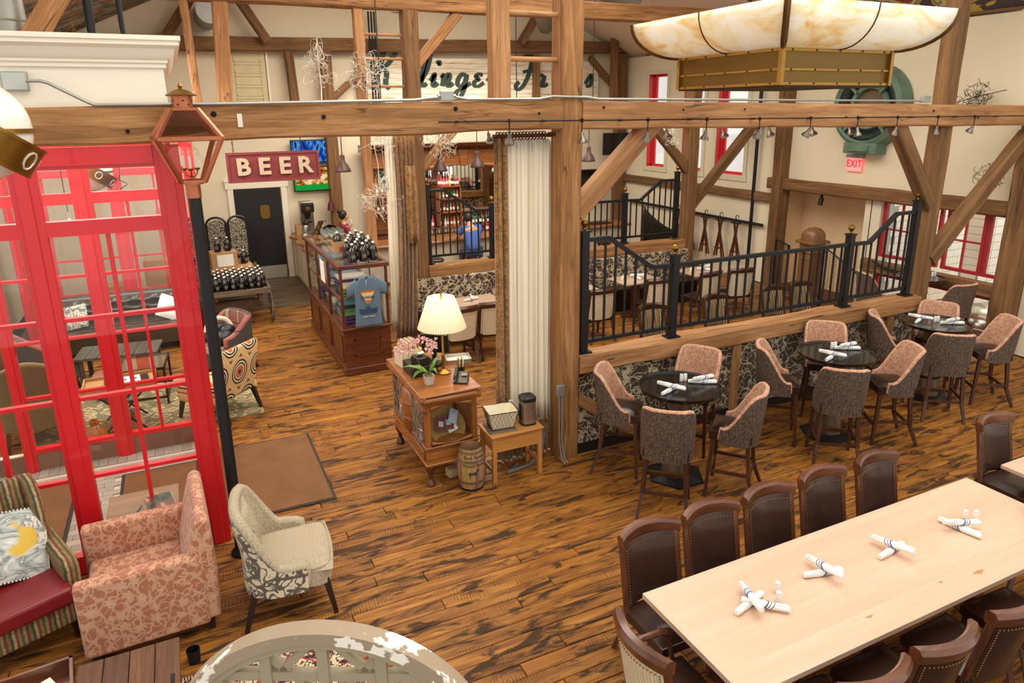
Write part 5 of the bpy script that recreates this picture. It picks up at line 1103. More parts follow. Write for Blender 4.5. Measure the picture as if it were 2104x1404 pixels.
drape('white_panel', t, SHEER, 3.13, 3.74, .44, 3.7, .03, 9); drape('paisley_hem', t, PAISL, 3.14, 3.74, .02, .46, .03, 9); drape('paisley_edge', t, PAISL, 3.02, 3.16, .02, 3.72, .035, 2, -.02)
t = thing('curtain_rod', 'dark turned curtain rod with wooden rings and painted ball finial', 'curtain rod', (0, 6.8, 3.74)); MB().cyl((3.02, 0, 0), (3.67, 0, 0), .022, n=12).build('rod', MAHOG, t)
for i in range(15): MB().tube([(3.07 + i * .039, .042 * math.cos(a), .042 * math.sin(a)) for a in [k * PI / 8 for k in range(16)]], .008, 6, True).build('ring', MAHOG, t)
fi = MB().lathe([(.01, 0), (.03, .015), (.042, .05), (.03, .085), (.01, .1)], n=14).build('finial', plain('painted_red_gold', '#b0402c', .3, var=.4, vs=20), t, (3.67, -.2, .02), (0, PI / 2, 0)); MB().lathe([(.043, .04), (.045, .05), (.043, .06)], n=14, capb=False, capt=False).build('gold_band', BRASSL, fi)
MB().bar((3.67, 0, 0), (3.69, -.2, .02), .03, .05).build('bracket', MAHOG, t, smooth=False)
t = thing('curtain', 'brown paisley drape with white lining tied at the booth post', 'curtain', (0, 11.88, 0))
drape('white_lining', t, SHEER, 3.27, 3.52, .12, 3.6, .03, 4, .03, 0, 14, 0, lambda v: -.06 * v)
drape('paisley_drape', t, PAISL, 3.4, 3.78, .02, 3.62, .05, 5, -.06, .25, 16, 1.0, lambda v: -.12 * v + .05 * math.sin(v * 3)); drape('folded_corner', t, PAISL, 3.56, 3.74, 1.75, 3.1, .03, 2, -.13, -.4, 8, 0)
# ================================================================ DINING BOOTHS BEHIND THE KNEE WALL
t = thing('banquette', 'long banquette with floral back and dark seat at the rear knee wall', 'banquette', (0, 11.8, 0))
MB().bx(3.7, 9.85, .02, .12, .4, 1.06).build('floral_back', DAMASK, t, bevel=.02); MB().bx(3.7, 9.85, -.37, .04, .34, .47).build('seat', LEATHS, t, bevel=.03, seg=2); MB().bx(3.72, 9.83, -.34, .1, 0, .34).build('base', DARKF, t, smooth=False)
BTOP = wood('taupe_table_wood', '#a68a70', '#bda188', '#cdb49c', 'x', .4, .6, 0, .04, .25)
def dtable(label, x0, x1, y0, y1, mt=BTOP):
    t = thing('dining_table', label, 'table', ((x0 + x1) / 2, (y0 + y1) / 2, 0)); w, d = x1 - x0, y1 - y0
    MB().bx(-w / 2, w / 2, -d / 2, d / 2, .73, .76).build('top', mt, t, bevel=.006); MB().bx(-.06, .06, -.06, .06, .05, .73).build('pedestal', WALN, t, smooth=False); MB().bx(-.3, .3, -.05, .05, 0, .05).build('foot', WALN, t, smooth=False); MB().bx(-.05, .05, -.28, .28, 0, .05).build('foot', WALN, t, smooth=False); return t
dtable('taupe table at the left booth behind the table lamp', 3.7, 4.95, 10.75, 11.4); dtable('taupe booth table behind the left railing posts', 6.05, 6.9, 10.75, 11.4); dtable('taupe booth table in the middle behind the railing', 7.5, 8.4, 10.75, 11.4); dtable('taupe booth table at the right end of the banquette', 9.15, 10.1, 10.7, 11.4)
dtable('pale table behind the knee wall next to the great post', 4.15, 5.15, 7.1, 7.9, MAPLE); dtable('pale table behind the knee wall at the second railing post', 6.0, 6.95, 7.1, 7.9, MAPLE); dtable('pale table behind the middle of the knee wall', 7.4, 8.4, 7.1, 7.9, MAPLE); dtable('pale table behind the right end of the knee wall', 8.9, 9.8, 7.1, 7.9, MAPLE)
ROSE = wood('dark_rail_wood', '#2c150c', '#43230f', '#5a341c', 'x', .3, 1.0, 0, .05, .4)
cr0 = dining_chair('cream_chair', 'cream back dining chair at the left booth directly behind the lamp', (3.86, 10.3, 0), .05, CREAMF, CREAMF, False, 'cream dining chairs at the booths', 'chair', True, .97, .54, ROSE, LEATHS)
for x, yy, rz, lb in ((4.48, 10.36, -.05, 'right one of two at the left booth, beside the curtain'), (6.48, 10.25, 0, 'behind the leftmost railing balusters'), (7.85, 10.4, -.1, 'at the middle booth left of the railing post'), (9.0, 10.4, .1, 'right of the second railing post'), (9.8, 10.35, -.2, 'at the right end booth')): dup(cr0, (x, yy, 0), rz, 'cream back dining chair ' + lb)
sr0 = dining_chair('striped_chair', 'striped back dining chair behind the railing left of its second post', (6.62, 8.5, 0), PI, KILIM, stripes('multicolour_stripe', ['#84704a', '#a08862', '#6a3b2a', '#b39f77', '#4d4a35', '#94764c'], 0, 9, .85, .05), False, 'striped dining chairs behind the railing', 'chair', False, .95, .52, ROSE, LEATHS)
for x, lb in ((7.92, 'in the middle, right of the second post'), (9.2, 'near the newel, left one of two'), (9.86, 'near the newel, right one of two')): dup(sr0, (x, 8.5, 0), PI, 'striped back dining chair behind the railing ' + lb)
for i, (x, yy, lb) in enumerate(((4.45, 11.1, 'on left booth table'), (8.0, 11.1, 'on middle booth table'), (9.65, 11.05, 'on right booth table'), (4.6, 7.45, 'behind the great post'), (6.5, 7.5, 'behind second railing post'), (7.9, 7.5, 'behind middle of the railing'))):
    cross(.761, (x, yy), lb, .3 + i, 1.3 + i); 
    if i in (0, 1, 2): pair(.761, (x - .35, yy + .02), (x - .3, yy + .06), lb)
# ================================================================ DISPLAY CASE
t = thing('display_case', 'mahogany glass display case full of shirts with bottles on top', 'display case', (2.04, 10.4, 0)); cw, cl = .74, 3.0
MB().bx(0, cw, 0, cl, .0, .75).build('base', MAHOG, t, smooth=False)
MB().bx(-.02, cw + .02, -.02, cl + .02, 0, .12).build('plinth', MAHOG, t, bevel=.01); MB().bx(-.03, cw + .03, -.03, cl + .03, .73, .77).build('ledge', MAHOG, t, bevel=.01)
def fr_panel(a, b, side):
    m = MB()
    if side: 
        for q in ((a, b, .2, .22), (a, b, .6, .62), (a, a + .02, .2, .62), (b - .02, b, .2, .62)): m.bx(-.014, .0, q[0], q[1], q[2], q[3])
    else:
        for q in ((a, b, .3, .32), (a, b, .56, .58), (a, a + .02, .3, .58), (b - .02, b, .3, .58)): m.bx(q[0], q[1], -.014, 0, q[2], q[3])
    m.build('panel_moulding', MAHOG, t, smooth=False)
fr_panel(.15, .58, False)
for k in range(3): fr_panel(.1 + k * .97, .95 + k * .97, True)
for x in (.02, cw - .02):
    for k in range(4):
        yy = .02 + (cl - .04) * k / 3; MB().bx(x - .02, x + .02, yy - .02, yy + .02, .77, 1.7).build('upright', MAHOGZ, t, smooth=False)
MB().bx(-.005, .03, .04, cl - .04, 1.2, 1.225).build('glazing_bar', MAHOG, t, smooth=False)
for a, b, c, d in ((-.03, cw + .03, -.03, .03), (-.03, cw + .03, cl - .03, cl + .03), (-.03, .03, .03, cl - .03), (cw - .03, cw + .03, .03, cl - .03)): MB().bx(a, b, c, d, 1.7, 1.765).build('top_frame', MAHOG, t, bevel=.008)
MB().bx(.03, cw - .03, .03, cl - .03, 1.752, 1.762).build('glass_top', GLASS, t, smooth=False); MB().bx(.016, .022, .04, cl - .04, .77, 1.7).build('side_glass', GLASS, t, smooth=False); MB().bx(.04, cw - .04, .016, .022, .77, 1.7).build('front_glass', GLASS, t, smooth=False)
MB().bx(cw - .03, cw - .02, .04, cl - .04, .77, 1.7).build('back_panel', WHITEP, t, smooth=False); MB().bx(.05, cw - .04, .2, cl - .05, 1.2, 1.21).build('glass_shelf', GLASS, t, smooth=False)
SHCOL = [plain('shirt_%s' % n, c, .9, var=.1, vs=8) for n, c in (('purple', '#4a2f6b'), ('white', '#ded8cc'), ('green', '#4f7a4a'), ('blue', '#6f93ab'), ('tan', '#b49a6b'), ('navy', '#2e3f63'), ('teal', '#5b8f95'))]
sh_names = ['purple', 'white', 'green', 'blue', 'tan', 'navy', 'teal']; r = random.Random(5); k = 0
for zlev, lb in ((.77, 'lower'), (1.21, 'upper')):
    for j in range(6):
        x0, y0 = 2.12 + (.02 if j % 2 else .0), 10.62 + j * .45; q = (j * 3 + (2 if zlev > 1 else 0)) % 7
        s_ = thing('folded_shirts', 'pile of %s folded shirts, %s shelf of the display case, %s from front' % (sh_names[q], lb, ('first', 'second', 'third', 'fourth', 'fifth', 'sixth')[j]), 'shirts', (x0, y0, zlev))
        for n in range(3 + j % 2): MB().bx(.0 + r.uniform(0, .02), .5 + r.uniform(0, .03), r.uniform(0, .02), .36, n * .055, n * .055 + .05).build('shirt', SHCOL[(q + (0 if n < 2 else n)) % 7], s_, bevel=.02, seg=2)
# paper notice on the side of the case
tag(MB().bx(2.025, 2.03, 11.55, 11.9, 1.25, 1.62).build('notice', PAPER, smooth=False), 'blank white notice taped on the side of display case', 'notice')
# blue t-shirt on a hanger
SHB = plain('slate_blue_cotton', '#5e788b', .9, var=.06, vs=5)
t = thing('t_shirt', 'slate blue printed t-shirt hanging on the front of the display case', 't-shirt', (2.42, 10.33, 0))
def shirt_outline():
    return [(-.21, .8), (.21, .8), (.2, 1.1), (.215, 1.38), (.22, 1.22), (.31, 1.27), (.3, 1.42), (.24, 1.54), (.1, 1.6), (.05, 1.545), (-.05, 1.545), (-.1, 1.6), (-.24, 1.54), (-.3, 1.42), (-.31, 1.27), (-.22, 1.22), (-.215, 1.38), (-.2, 1.1)]
def wv(x, z): return -.03 + .014 * math.sin(x * 22 + z * 2) * (1.7 - z) - .02 * (1 - (x / .3) ** 2)
def rows_(z): # half width of body at z
    return .205 + .01 * math.cos(z * 4)
m = MB(); m.grid(lambda u, v: (lambda z: ((u - .5) * 2 * (.215 - .02 * math.sin(PI * v) if z < 1.42 else .215 - .115 * (z - 1.42) / .17), wv((u - .5) * .42, z), z - (.05 * (1 - abs(u - .5) * 5) if v > .97 and abs(u - .5) < .2 else 0)))(.8 + .79 * v), 17, 22); m.build('body', SHB, t, solid=.012, ang=1.5)
for sx in (-1, 1): MB().grid(lambda u, v: (sx * (.16 + .15 * u + .0), -.02 - .015 * math.sin(PI * v), 1.56 - .1 * u - (.0 + .24 * v) + .05 * u * v), 5, 6).build('sleeve', SHB, t, solid=.02, ang=1.5)
MB().tube([(.09 * math.cos(a), -.035, 1.565 + .055 * math.sin(a)) for a in [PI + k * PI / 10 for k in range(11)]], .008, 5).build('collar', SHB, t)
MB().tube([(-.18, -.01, 1.56), (0, -.0, 1.62), (.18, -.01, 1.56)], .008, 5).tube([(0, 0, 1.62), (0, 0, 1.66), (.02, 0, 1.69), (0, 0, 1.72)], .004, 5).build('hanger', glass('clear_plastic', (.9, .9, .9, 1), .4), t)
MB().bx(-.012, .012, -.055, -.052, 1.47, 1.53).build('size_label', PAPER, t, smooth=False)
def dec(poly, nm, mt, off): MB().add([(x, wv(x, z) - .012 - off, z) for x, z in poly], [tuple(range(len(poly)))]).build(nm, mt, t, smooth=False)
dec([(-.11, 1.36), (.11, 1.36), (.02, 1.17), (-.02, 1.17)], 'print_cream', plain('print_cream', '#e3c89a', .9), .004); dec([(-.11, 1.385), (.11, 1.385), (.1, 1.35), (-.1, 1.35)], 'print_orange', plain('print_orange', '#b0643c', .9), .006); dec([(-.035, 1.22), (.035, 1.22), (.0, 1.16)], 'print_flame', D.materials['print_orange'], .007)
dec([(-.13, 1.02), (.13, 1.02), (.14, 1.1), (.06, 1.08), (0, 1.13), (-.07, 1.08), (-.14, 1.1)], 'print_navy', plain('print_navy', '#2c4468', .9), .005)
text('print_lettering', 'KLINGER', .055, plain('print_brown', '#4a3524', .9), t, (0, wv(0, 1.27) - .024, 1.27), UP); text('print_script', 'Public Tavern', .035, PAPER, t, (0, wv(0, .97) - .022, .965), UP)
# ================================================================ GROWLERS
def growler():
    t = thing('growler', 'growler', 'bottle')
    MB().lathe([(.001, 0), (.06, 0), (.066, .006), (.066, .15), (.058, .185), (.034, .215), (.02, .235), (.018, .27)], n=14, capb=False).tube([(.02, 0, .255), (.05, 0, .25), (.056, 0, .22), (.048, 0, .2)], .005, 5).build('bottle', AMBER, t)
    MB().lathe([(.019, .266), (.022, .27), (.022, .288), (.018, .294)], n=12).build('cap', WHITE, t)
    lb = MB()
    for ph in (0, PI):   # round emblem screened on both faces
        for rr_, w in ((.034, .004), (.018, .008)):
            ring = [(rr_ * math.cos(a), .092 + rr_ * math.sin(a)) for a in [k * PI / 6 for k in range(13)]]
            for (a0, b0), (a1, b1) in zip(ring, ring[1:]):
                q = []
                for a, b, e in ((a0, b0, 0), (a1, b1, 0), (a1, b1, w), (a0, b0, w)): f_ = 1 - e / rr_; aa = a * f_ / .067 - PI / 2 + ph; q.append((.0668 * math.cos(aa), .0668 * math.sin(aa), .092 + (b - .092) * f_))
                lb.add(q, [(0, 1, 2, 3)])
        q = [((.0668 * math.cos(x / .067 - PI / 2 + ph)), .0668 * math.sin(x / .067 - PI / 2 + ph), z) for x, z in ((-.025, .022), (.025, .022), (.025, .032), (-.025, .032))]; lb.add(q, [(0, 1, 2, 3)])
    lb.build('emblem', plain('screened_emblem', '#aaa598', .6), t, smooth=False)
    return t
gw = growler(); gu = [0]; rg = random.Random(11)
def put_growler(x, y, z, label, group):
    rz = rg.uniform(-.5, .7)
    if gu[0] == 0: gu[0] = 1; gw.location = (x, y, z); gw['label'] = label; gw['group'] = group; gw.rotation_euler = (0, 0, rz); return gw
    o = dup(gw, (x, y, z), rz, label, group); return o
ZC = 1.767
for i, (x, y) in enumerate([(2.3, 10.58), (2.47, 10.6), (2.64, 10.62), (2.4, 10.78), (2.58, 10.8), (2.3, 10.98), (2.48, 11.0), (2.66, 10.98), (2.38, 11.2), (2.56, 11.2), (2.7, 11.18), (2.44, 11.42), (2.6, 11.42), (2.7, 11.6), (2.52, 11.64), (2.66, 11.85)]):
    put_growler(x, y, ZC, 'dark growler with white cap in the cluster on the display case', 'growlers on the display case')
t = thing('wooden_planter', 'tapered light wood box on the display case holding a growler', 'box', (2.27, 11.5, ZC), .1); m = MB(); m.lathe([(.09, 0), (.13, .19), (.118, .19), (.08, .012), (.001, .012)], (0, 0, 0), 4, capt=False); m.build('box', CARD, t, smooth=False, rot=(0, 0, PI / 4)); MB().bx(.0, .06, -.105, -.1, .02, .1).build('maroon_tag', REDD, t, smooth=False)
put_growler(2.27, 11.5, ZC + .05, 'single growler standing inside the tapered wooden box', 'growler in the wooden box')
# stemware on the back of the case
def stem_mesh(): return MB().lathe([(.03, 0), (.028, .004), (.004, .01), (.004, .08), (.02, .1), (.036, .14), (.036, .18), (.03, .21), (.028, .21), (.033, .14), (.001, .1)], n=12, capt=False).mesh('wine_glass', GLASSD)
sm_ = stem_mesh()
for i in range(4):
    for j in range(4): tag(inst('wine_glass', sm_, None, (2.28 + i * .095, 12.5 + j * .12, ZC)), 'clear stemmed glass in the block at the back of display case', 'glass', 'stemmed glasses on the display case')
# ================================================================ BAGGAGE CART WITH GROWLERS
t = thing('baggage_cart', 'old wooden baggage cart with iron spoked wheels loaded with growlers', 'cart', (.1, 13.85, 0))
for i in range(8): MB().bx(0, 1.25, i * .33 + .004, i * .33 + .326, .69, .73).build('plank', OLDW, t, smooth=False)
MB().bx(-.03, 0, 0, 2.64, .66, .76).bx(1.25, 1.29, 0, 2.64, .66, .76).build('side_rail', OLDW, t, smooth=False); MB().bx(-.03, 1.29, -.05, 0, .66, .76).build('front_rail', OLDW, t, smooth=False)
MB().bx(.1, .18, 0, 2.6, .5, .69).bx(1.06, 1.14, 0, 2.6, .5, .69).build('bearer', OLDW, t, smooth=False)
for yy, x in ((.3, 1.3), (.3, .0), (2.2, 1.3), (2.2, .0)):
    w = MB(); R_ = .28; w.tube([(x, yy + R_ * math.cos(a), .3 + R_ * math.sin(a)) for a in [k * PI / 14 for k in range(28)]], .018, 6, True); w.cyl((x - .06, yy, .3), (x + .06, yy, .3), .04, n=10)
    for k in range(8): a = k * PI / 4; w.bar((x, yy, .3), (x, yy + R_ * math.cos(a), .3 + R_ * math.sin(a)), .022, .022)
    w.build('spoked_wheel', OLDW, t)
for yy in (.3, 2.2): MB().cyl((0, yy, .3), (1.3, yy, .3), .022, n=8).bx(.1, 1.14, yy - .04, yy + .04, .3, .5).build('axle', OLDW, t, smooth=False)
for x in (.3, 1.0): MB().cyl((x, -.09, .62), (x, -.05, .62), .03, n=10).build('brass_hub', BRASS, t)
n = 0
for j in range(6):
    for i in range(7):
        x, y = .28 + i * .155 + (.07 if j % 2 else 0), 13.98 + j * .155
        if x > 1.28: continue
        put_growler(x, y, .732, 'dark growler with white cap in the crowd on the cart', 'growlers crowded on the baggage cart')
def carton(label, loc, d, rz=0.0, paper=False):
    t = thing('cardboard_box', label, 'box', loc, rz); w, l, h = d; MB().bx(-w / 2, w / 2, -l / 2, l / 2, 0, h).build('carton', CARD, t, smooth=False)
    MB().bx(-w / 2 - .001, w / 2 + .001, -.025, .025, h - .06, h + .001).build('tape', plain('parcel_tape', '#c9a877', .4) if 'parcel_tape' not in D.materials else D.materials['parcel_tape'], t, smooth=False)
    if paper: MB().bx(-w * .28, w * .34, -l / 2 - .004, -l / 2 - .001, h * .12, h * .88).build('paper_sign', PAPER, t, smooth=False)
    return t
carton('wide cardboard box lying on the cart behind the growlers', (.72, 15.32, .732), (1.0, .5, .22)); carton('cardboard box with handwritten paper on top of wide box', (.68, 15.3, .953), (.5, .4, .32), .05, True)
put_growler(.58, 15.25, 1.275, 'left growler standing on the box with paper', 'growlers on top of the box'); put_growler(.78, 15.3, 1.275, 'right growler standing on the box with paper', 'growlers on top of the box'); put_growler(.34, 15.15, .953, 'growler standing left of the box with paper', 'growlers beside the box'); put_growler(1.08, 15.45, .953, 'growler standing right of the box with paper', 'growlers beside the box')
# folding screen
g = G('pierced_black_panel'); v = g.n('TexCoord').outputs['Object']; vo = g.n('TexVoronoi', ('Vector', g.map(v, (26, 1, 26))), ('Scale', 1.0), feature='DISTANCE_TO_EDGE'); k = g.step(vo.outputs[0], .1, .13)
PIERCE = g.bsdf(g.mix(k, lin('#191512'), lin('#b8ad94')), .6)
t = thing('folding_screen', 'black folding screen with arched pierced panels near the dark door', 'screen', (0, 17.2, 0))
for x0, tw in ((.0, .12), (.46, -.12), (.92, .12)):
    q = MB(); pts = [(.06 + .34 * (1 - math.cos(PI * i / 12)) / 2, 1.55 + .12 * math.sin(PI * i / 12)) for i in range(13)]
    pn = MB().prism([(.05, .2)] + [(.05, 1.55)] + pts + [(.41, 1.55), (.41, .2)], 1, -.008, .008).build('pierced_panel', PIERCE, t, (x0, 0, 0), (0, 0, tw), smooth=False)
    f = MB(); f.bx(0, .05, -.015, .015, 0, 1.58).bx(.41, .46, -.015, .015, 0, 1.58).bx(.05, .41, -.015, .015, .15, .22).bx(.05, .41, -.015, .015, .75, .8); f.tube([(.025 + .41 * (1 - math.cos(PI * i / 12)) / 2, 0, 1.56 + .16 * math.sin(PI * i / 12)) for i in range(13)], .028, 6); f.build('frame', BLACKP, t, (x0, 0, 0), (0, 0, tw), smooth=False)
# ================================================================ SWING DOOR, BACK WALL
d1 = tag(MB().bx(1.2, 2.26, 17.93, 17.985, 0.0, 2.24).build('door_1', plain('black_door_laminate', '#16161a', .5, var=.05), smooth=False), kind='structure')
MB().bx(1.22, 2.24, 17.922, 17.931, .02, .34).build('kick_plate', plain('kick_plate_steel', '#b9b3a6', .4, .5), d1, smooth=False)
wf = MB().prism([(1.86 + .11 * sx_, 1.68 + .17 * sz_) for sx_, sz_ in [(math.copysign(abs(math.cos(a)) ** .5, math.cos(a)), math.copysign(abs(math.sin(a)) ** .5, math.sin(a))) for a in [k * PI / 10 for k in range(20)]]], 1, 17.912, 17.93).build('brass_window_frame', BRASSL, d1); MB().bx(1.79, 1.93, 17.908, 17.913, 1.55, 1.81).build('window_pane', plain('amber_window', '#8f6a2c', .15, .3), d1, smooth=False)
for z in (.2, 1.1, 2.1): MB().bx(2.24, 2.275, 17.9, 17.94, z - .06, z + .06).build('hinge', BRASSL, d1, smooth=False)
m = MB().bx(1.06, 1.19, 17.95, 17.99, 0, 2.26).bx(2.28, 2.42, 17.95, 17.99, 0, 2.26).bx(1.02, 2.46, 17.94, 17.99, 2.26, 2.44).bx(1.0, 2.48, 17.92, 17.99, 2.44, 2.48); tag(m.build('trim_1', WHITEP, smooth=False), kind='structure')
# old yellow panelled door high on the wall
OLDP = plain('old_cream_door_paint', '#d9cba0', .7, var=.08, vs=6)
t = thing('old_panel_door', 'old cream five panel door fixed high on the back wall', 'old door', (1.42, 17.9, 4.05)); MB().bx(0, .78, 0, .06, 0, 1.34).build('slab', OLDP, t, smooth=False)
for i in range(5):
    z = .08 + i * .25; m = MB()
    for q in ((.1, .68, z, z + .015), (.1, .68, z + .185, z + .2), (.1, .115, z, z + .2), (.665, .68, z, z + .2)): m.bx(q[0], q[1], -.016, 0, q[2], q[3])
    m.build('panel_moulding', OLDP, t, smooth=False)
for x in (-.06, .8): MB().bx(x, x + .05, -.01, .06, 0, 1.34).build('stile', WHITEP, t, smooth=False)
# ================================================================ TELEVISIONS AND BEER SIGN
def tv(label, x0, x1, z0, z1, y, mt, rz=0):
    t = thing('television', label, 'television', ((x0 + x1) / 2, y, (z0 + z1) / 2), rz); w, h = x1 - x0, z1 - z0
    MB().bx(-w / 2, w / 2, -.02, .03, -h / 2, h / 2).build('cabinet', BLACKP, t, bevel=.006); MB().bx(-w / 2 + .025, w / 2 - .025, -.025, -.02, -h / 2 + .03, h / 2 - .025).build('screen', mt, t, smooth=False); MB().bx(-.1, .1, .03, 17.99 - y if abs(rz) < .1 else .4, -.1, .1).build('bracket', BLACKP, t, smooth=False); return t
g = G('blue_studio_screen'); v = g.n('TexCoord').outputs['Object']; n1 = g.noise(g.map(v, (7, 1, 3)), 1.2, 3); c = g.ramp(n1, [(.35, lin('#0c1a4a')), (.48, lin('#1d4fae')), (.58, lin('#58a8e8')), (.66, lin('#20205a'))]); e = g.n('Emission', (0, c), (1, .8)); g.t.links.new(e.outputs[0], g.out.inputs[0]); SCR1 = g.m
g = G('food_show_screen'); v = g.n('TexCoord').outputs['Object']; sp = g.n('SeparateXYZ', (0, v)); n1 = g.noise(g.map(v, (5, 1, 7)), 1.2, 3); c = g.ramp(n1, [(.38, lin('#6a3512')), (.5, lin('#d98b3a')), (.6, lin('#f0dca8'))])
ed = g.math('MAXIMUM', g.step(g.math('ABSOLUTE', sp.outputs[0]), .38, .385), g.step(g.math('MULTIPLY', sp.outputs[2], -1.0), .13, .135)); c = g.mix(ed, c, lin('#1f9a3c')); e = g.n('Emission', (0, c), (1, .8)); g.t.links.new(e.outputs[0], g.out.inputs[0]); SCR2 = g.m
tv('upper wall television showing a blue studio', 2.58, 3.46, 2.8, 3.36, 17.85, SCR1); tv('lower wall television showing food in a green frame', 2.58, 3.46, 2.12, 2.72, 17.85, SCR2)
DARKS = plain('switched_off_screen', '#0b0b0c', .12)
tv('switched off television high on the far corner post', 11.15, 12.2, 2.72, 3.34, 17.3, DARKS, -.15); tv('tall dark television low at the back wall by the bar end', 10.55, 11.4, 1.4, 2.3, 17.8, DARKS)
MAROON = plain('faded_maroon_sign', '#8c3b3c', .7, var=.18, vs=5); CRK = plain('crackled_cream_letter', '#d3bfa2', .75, var=.2, vs=25)
t = thing('beer_sign', 'maroon hanging sign with raised cream letters BEER', 'sign', (1.47, 12.1, 3.16), .02); MB().bx(-.7, .7, -.03, .03, -.22, .22).build('board', MAROON, t, smooth=False)
fm = MB().bx(-.72, .72, -.05, .04, .2, .235).bx(-.72, .72, -.05, .04, -.235, -.2).bx(-.72, -.685, -.05, .04, -.2, .2).bx(.685, .72, -.05, .04, -.2, .2).build('frame', MAROON, t, smooth=False)
for i, c in enumerate('BEER'): text('letter', c, .36, CRK, t, (-.48 + i * .32, -.05, 0), UP, .03, .004, scale=(1.05, 1, 1), bold=.008)
for x in (-.6, .45):
    m = MB()
    for i in range(10): z = .24 + i * .045; m.tube([(x + (.011 * math.cos(q) if i % 2 else 0), (0 if i % 2 else .011 * math.cos(q)), z + .028 * math.sin(q)) for q in [k * PI / 4 for k in range(8)]], .004, 4, True)
    m.build('chain', IRON, t)
# painted shop sign
g = G('weathered_white_clapboard'); v = g.obj(); n1 = g.noise(g.map(v, (.6, 1, 5)), 2.2, 4, .6); c = g.ramp(n1, [(.3, lin('#a98f70')), (.42, lin('#d9c9ad')), (.6, lin('#ece2d0'))]); CLAP = g.bsdf(c, .8, 0, n1, .2, .006)
t = thing('painted_sign', 'weathered clapboard sign with dark green script Klinger Farms', 'sign', (4.3, 17.86, 4.3))
for i in range(8): MB().add([(0, -.005, i * .125), (6.95, -.005, i * .125), (6.95, -.03, i * .125), (0, -.03, i * .125), (0, 0, i * .125 + .123), (6.95, 0, i * .125 + .123), (6.95, -.012, i * .125 + .123), (0, -.012, i * .125 + .123)], [(0, 1, 2, 3), (4, 5, 6, 7), (2, 3, 7, 6), (0, 1, 5, 4), (1, 2, 6, 5), (0, 3, 7, 4)]).build('clapboard', CLAP, t, smooth=False)
SCRIPT = plain('dark_green_script_paint', '#2f4238', .7, var=.1)
def stroke(mb, pts, w0=.05, w1=.085):
    P_ = []; n = len(pts)   # smooth the hand-drawn stroke
    for i in range(n - 1):
        p0, p1, p2, p3 = pts[max(0, i - 1)], pts[i], pts[i + 1], pts[min(n - 1, i + 2)]
        for k in range(6):
            s_ = k / 6; P_.append(tuple(.5 * (2 * p1[q] + (p2[q] - p0[q]) * s_ + (2 * p0[q] - 5 * p1[q] + 4 * p2[q] - p3[q]) * s_ ** 2 + (3 * p1[q] - p0[q] - 3 * p2[q] + p3[q]) * s_ ** 3) for q in (0, 1)))
    P_.append(pts[-1]); L_, R_ = [], []
    for i, p in enumerate(P_):
        a, b = P_[max(0, i - 1)], P_[min(len(P_) - 1, i + 1)]; dx, dy = b[0] - a[0], b[1] - a[1]; l = math.hypot(dx, dy) or 1; w = (w0 + (w1 - w0) * abs(dy) / l) / 2
        L_.append((p[0] - dy / l * w, p[1] + dx / l * w)); R_.append((p[0] + dy / l * w, p[1] - dx / l * w))
    vs = [(x, 0, z) for x, z in L_ + R_]; k = len(P_); mb.add(vs, [(i, i + 1, k + i + 1, k + i) for i in range(k - 1)])
def script(letter, x0, s_, strokes):
    m = MB()
    for q_, st_ in enumerate(strokes):
        k0 = len(m.v); stroke(m, [(x0 + (x + .22 * z) * s_, .3 + z * s_) for x, z in st_], .035 * s_ / .55 + .02, .11 * s_ / .55)
        for i in range(k0, len(m.v)): v_ = m.v[i]; m.v[i] = (v_[0], -.033 - q_ * .0015, v_[2])
    m.build('script_letter', SCRIPT, t, smooth=False)
S_ = .68
a_ = [[(.36, .38), (.2, .47), (.05, .3), (.05, .1), (.18, .02), (.34, .15), (.38, .42)], [(.38, .46), (.34, .1), (.44, .03), (.58, .14)]]
n_ = [[(.02, .3), (.1, .44), (.1, .02)], [(.1, .22), (.26, .46), (.34, .36), (.3, .08), (.4, .02), (.52, .14)]]
r_ = [[(.0, .2), (.12, .48), (.16, .4), (.3, .42), (.26, .12), (.36, .02), (.46, .12)]]
script('K', .42, S_, [[(.16, 1.22), (.1, .6), (.0, -.1)], [(.62, 1.2), (.4, .8), (.12, .58)], [(.14, .6), (.38, .5), (.42, .1), (.6, -.08)]])
script('l', 1.6, S_, [[(-.1, .1), (.15, .5), (.22, 1.1), (.12, 1.12), (.04, .7), (.04, .15), (.14, .02), (.26, .12)]])
script('i', 1.9, S_, [[(-.05, .2), (.08, .46), (.06, .12), (.14, .02), (.26, .14)], [(.1, .82), (.16, .9), (.2, .82), (.12, .8)]])
script('n', 2.14, S_, n_); script('g', 2.58, S_, [[(.36, .38), (.2, .47), (.06, .3), (.06, .1), (.2, .02), (.34, .15), (.38, .42)], [(.38, .46), (.36, -.1), (.24, -.36), (.06, -.32), (.1, -.16), (.36, -.02), (.6, .14)]])
script('e', 3.06, S_, [[(.34, .42), (.18, .48), (.06, .38), (.2, .28), (.04, .18), (.08, .04), (.24, .02), (.44, .16)]]); script('r', 3.46, S_, r_)
script('F', 4.45, S_, [[(.3, 1.2), (.3, .6), (.16, .1), (-.06, -.1), (-.2, .04), (-.08, .2)], [(-.1, .98), (.05, 1.18), (.5, 1.16), (.62, 1.0)], [(.0, .56), (.3, .64), (.44, .6)]])
script('a', 4.88, S_, a_); script('r', 5.45, S_, r_); script('m', 5.85, S_, n_ + [[(.32, .22), (.46, .46), (.54, .36), (.5, .08), (.6, .02)]]); script('s', 6.5, S_, [[(-.02, .12), (.16, .48), (.26, .3), (.22, .08), (.04, .02)]])
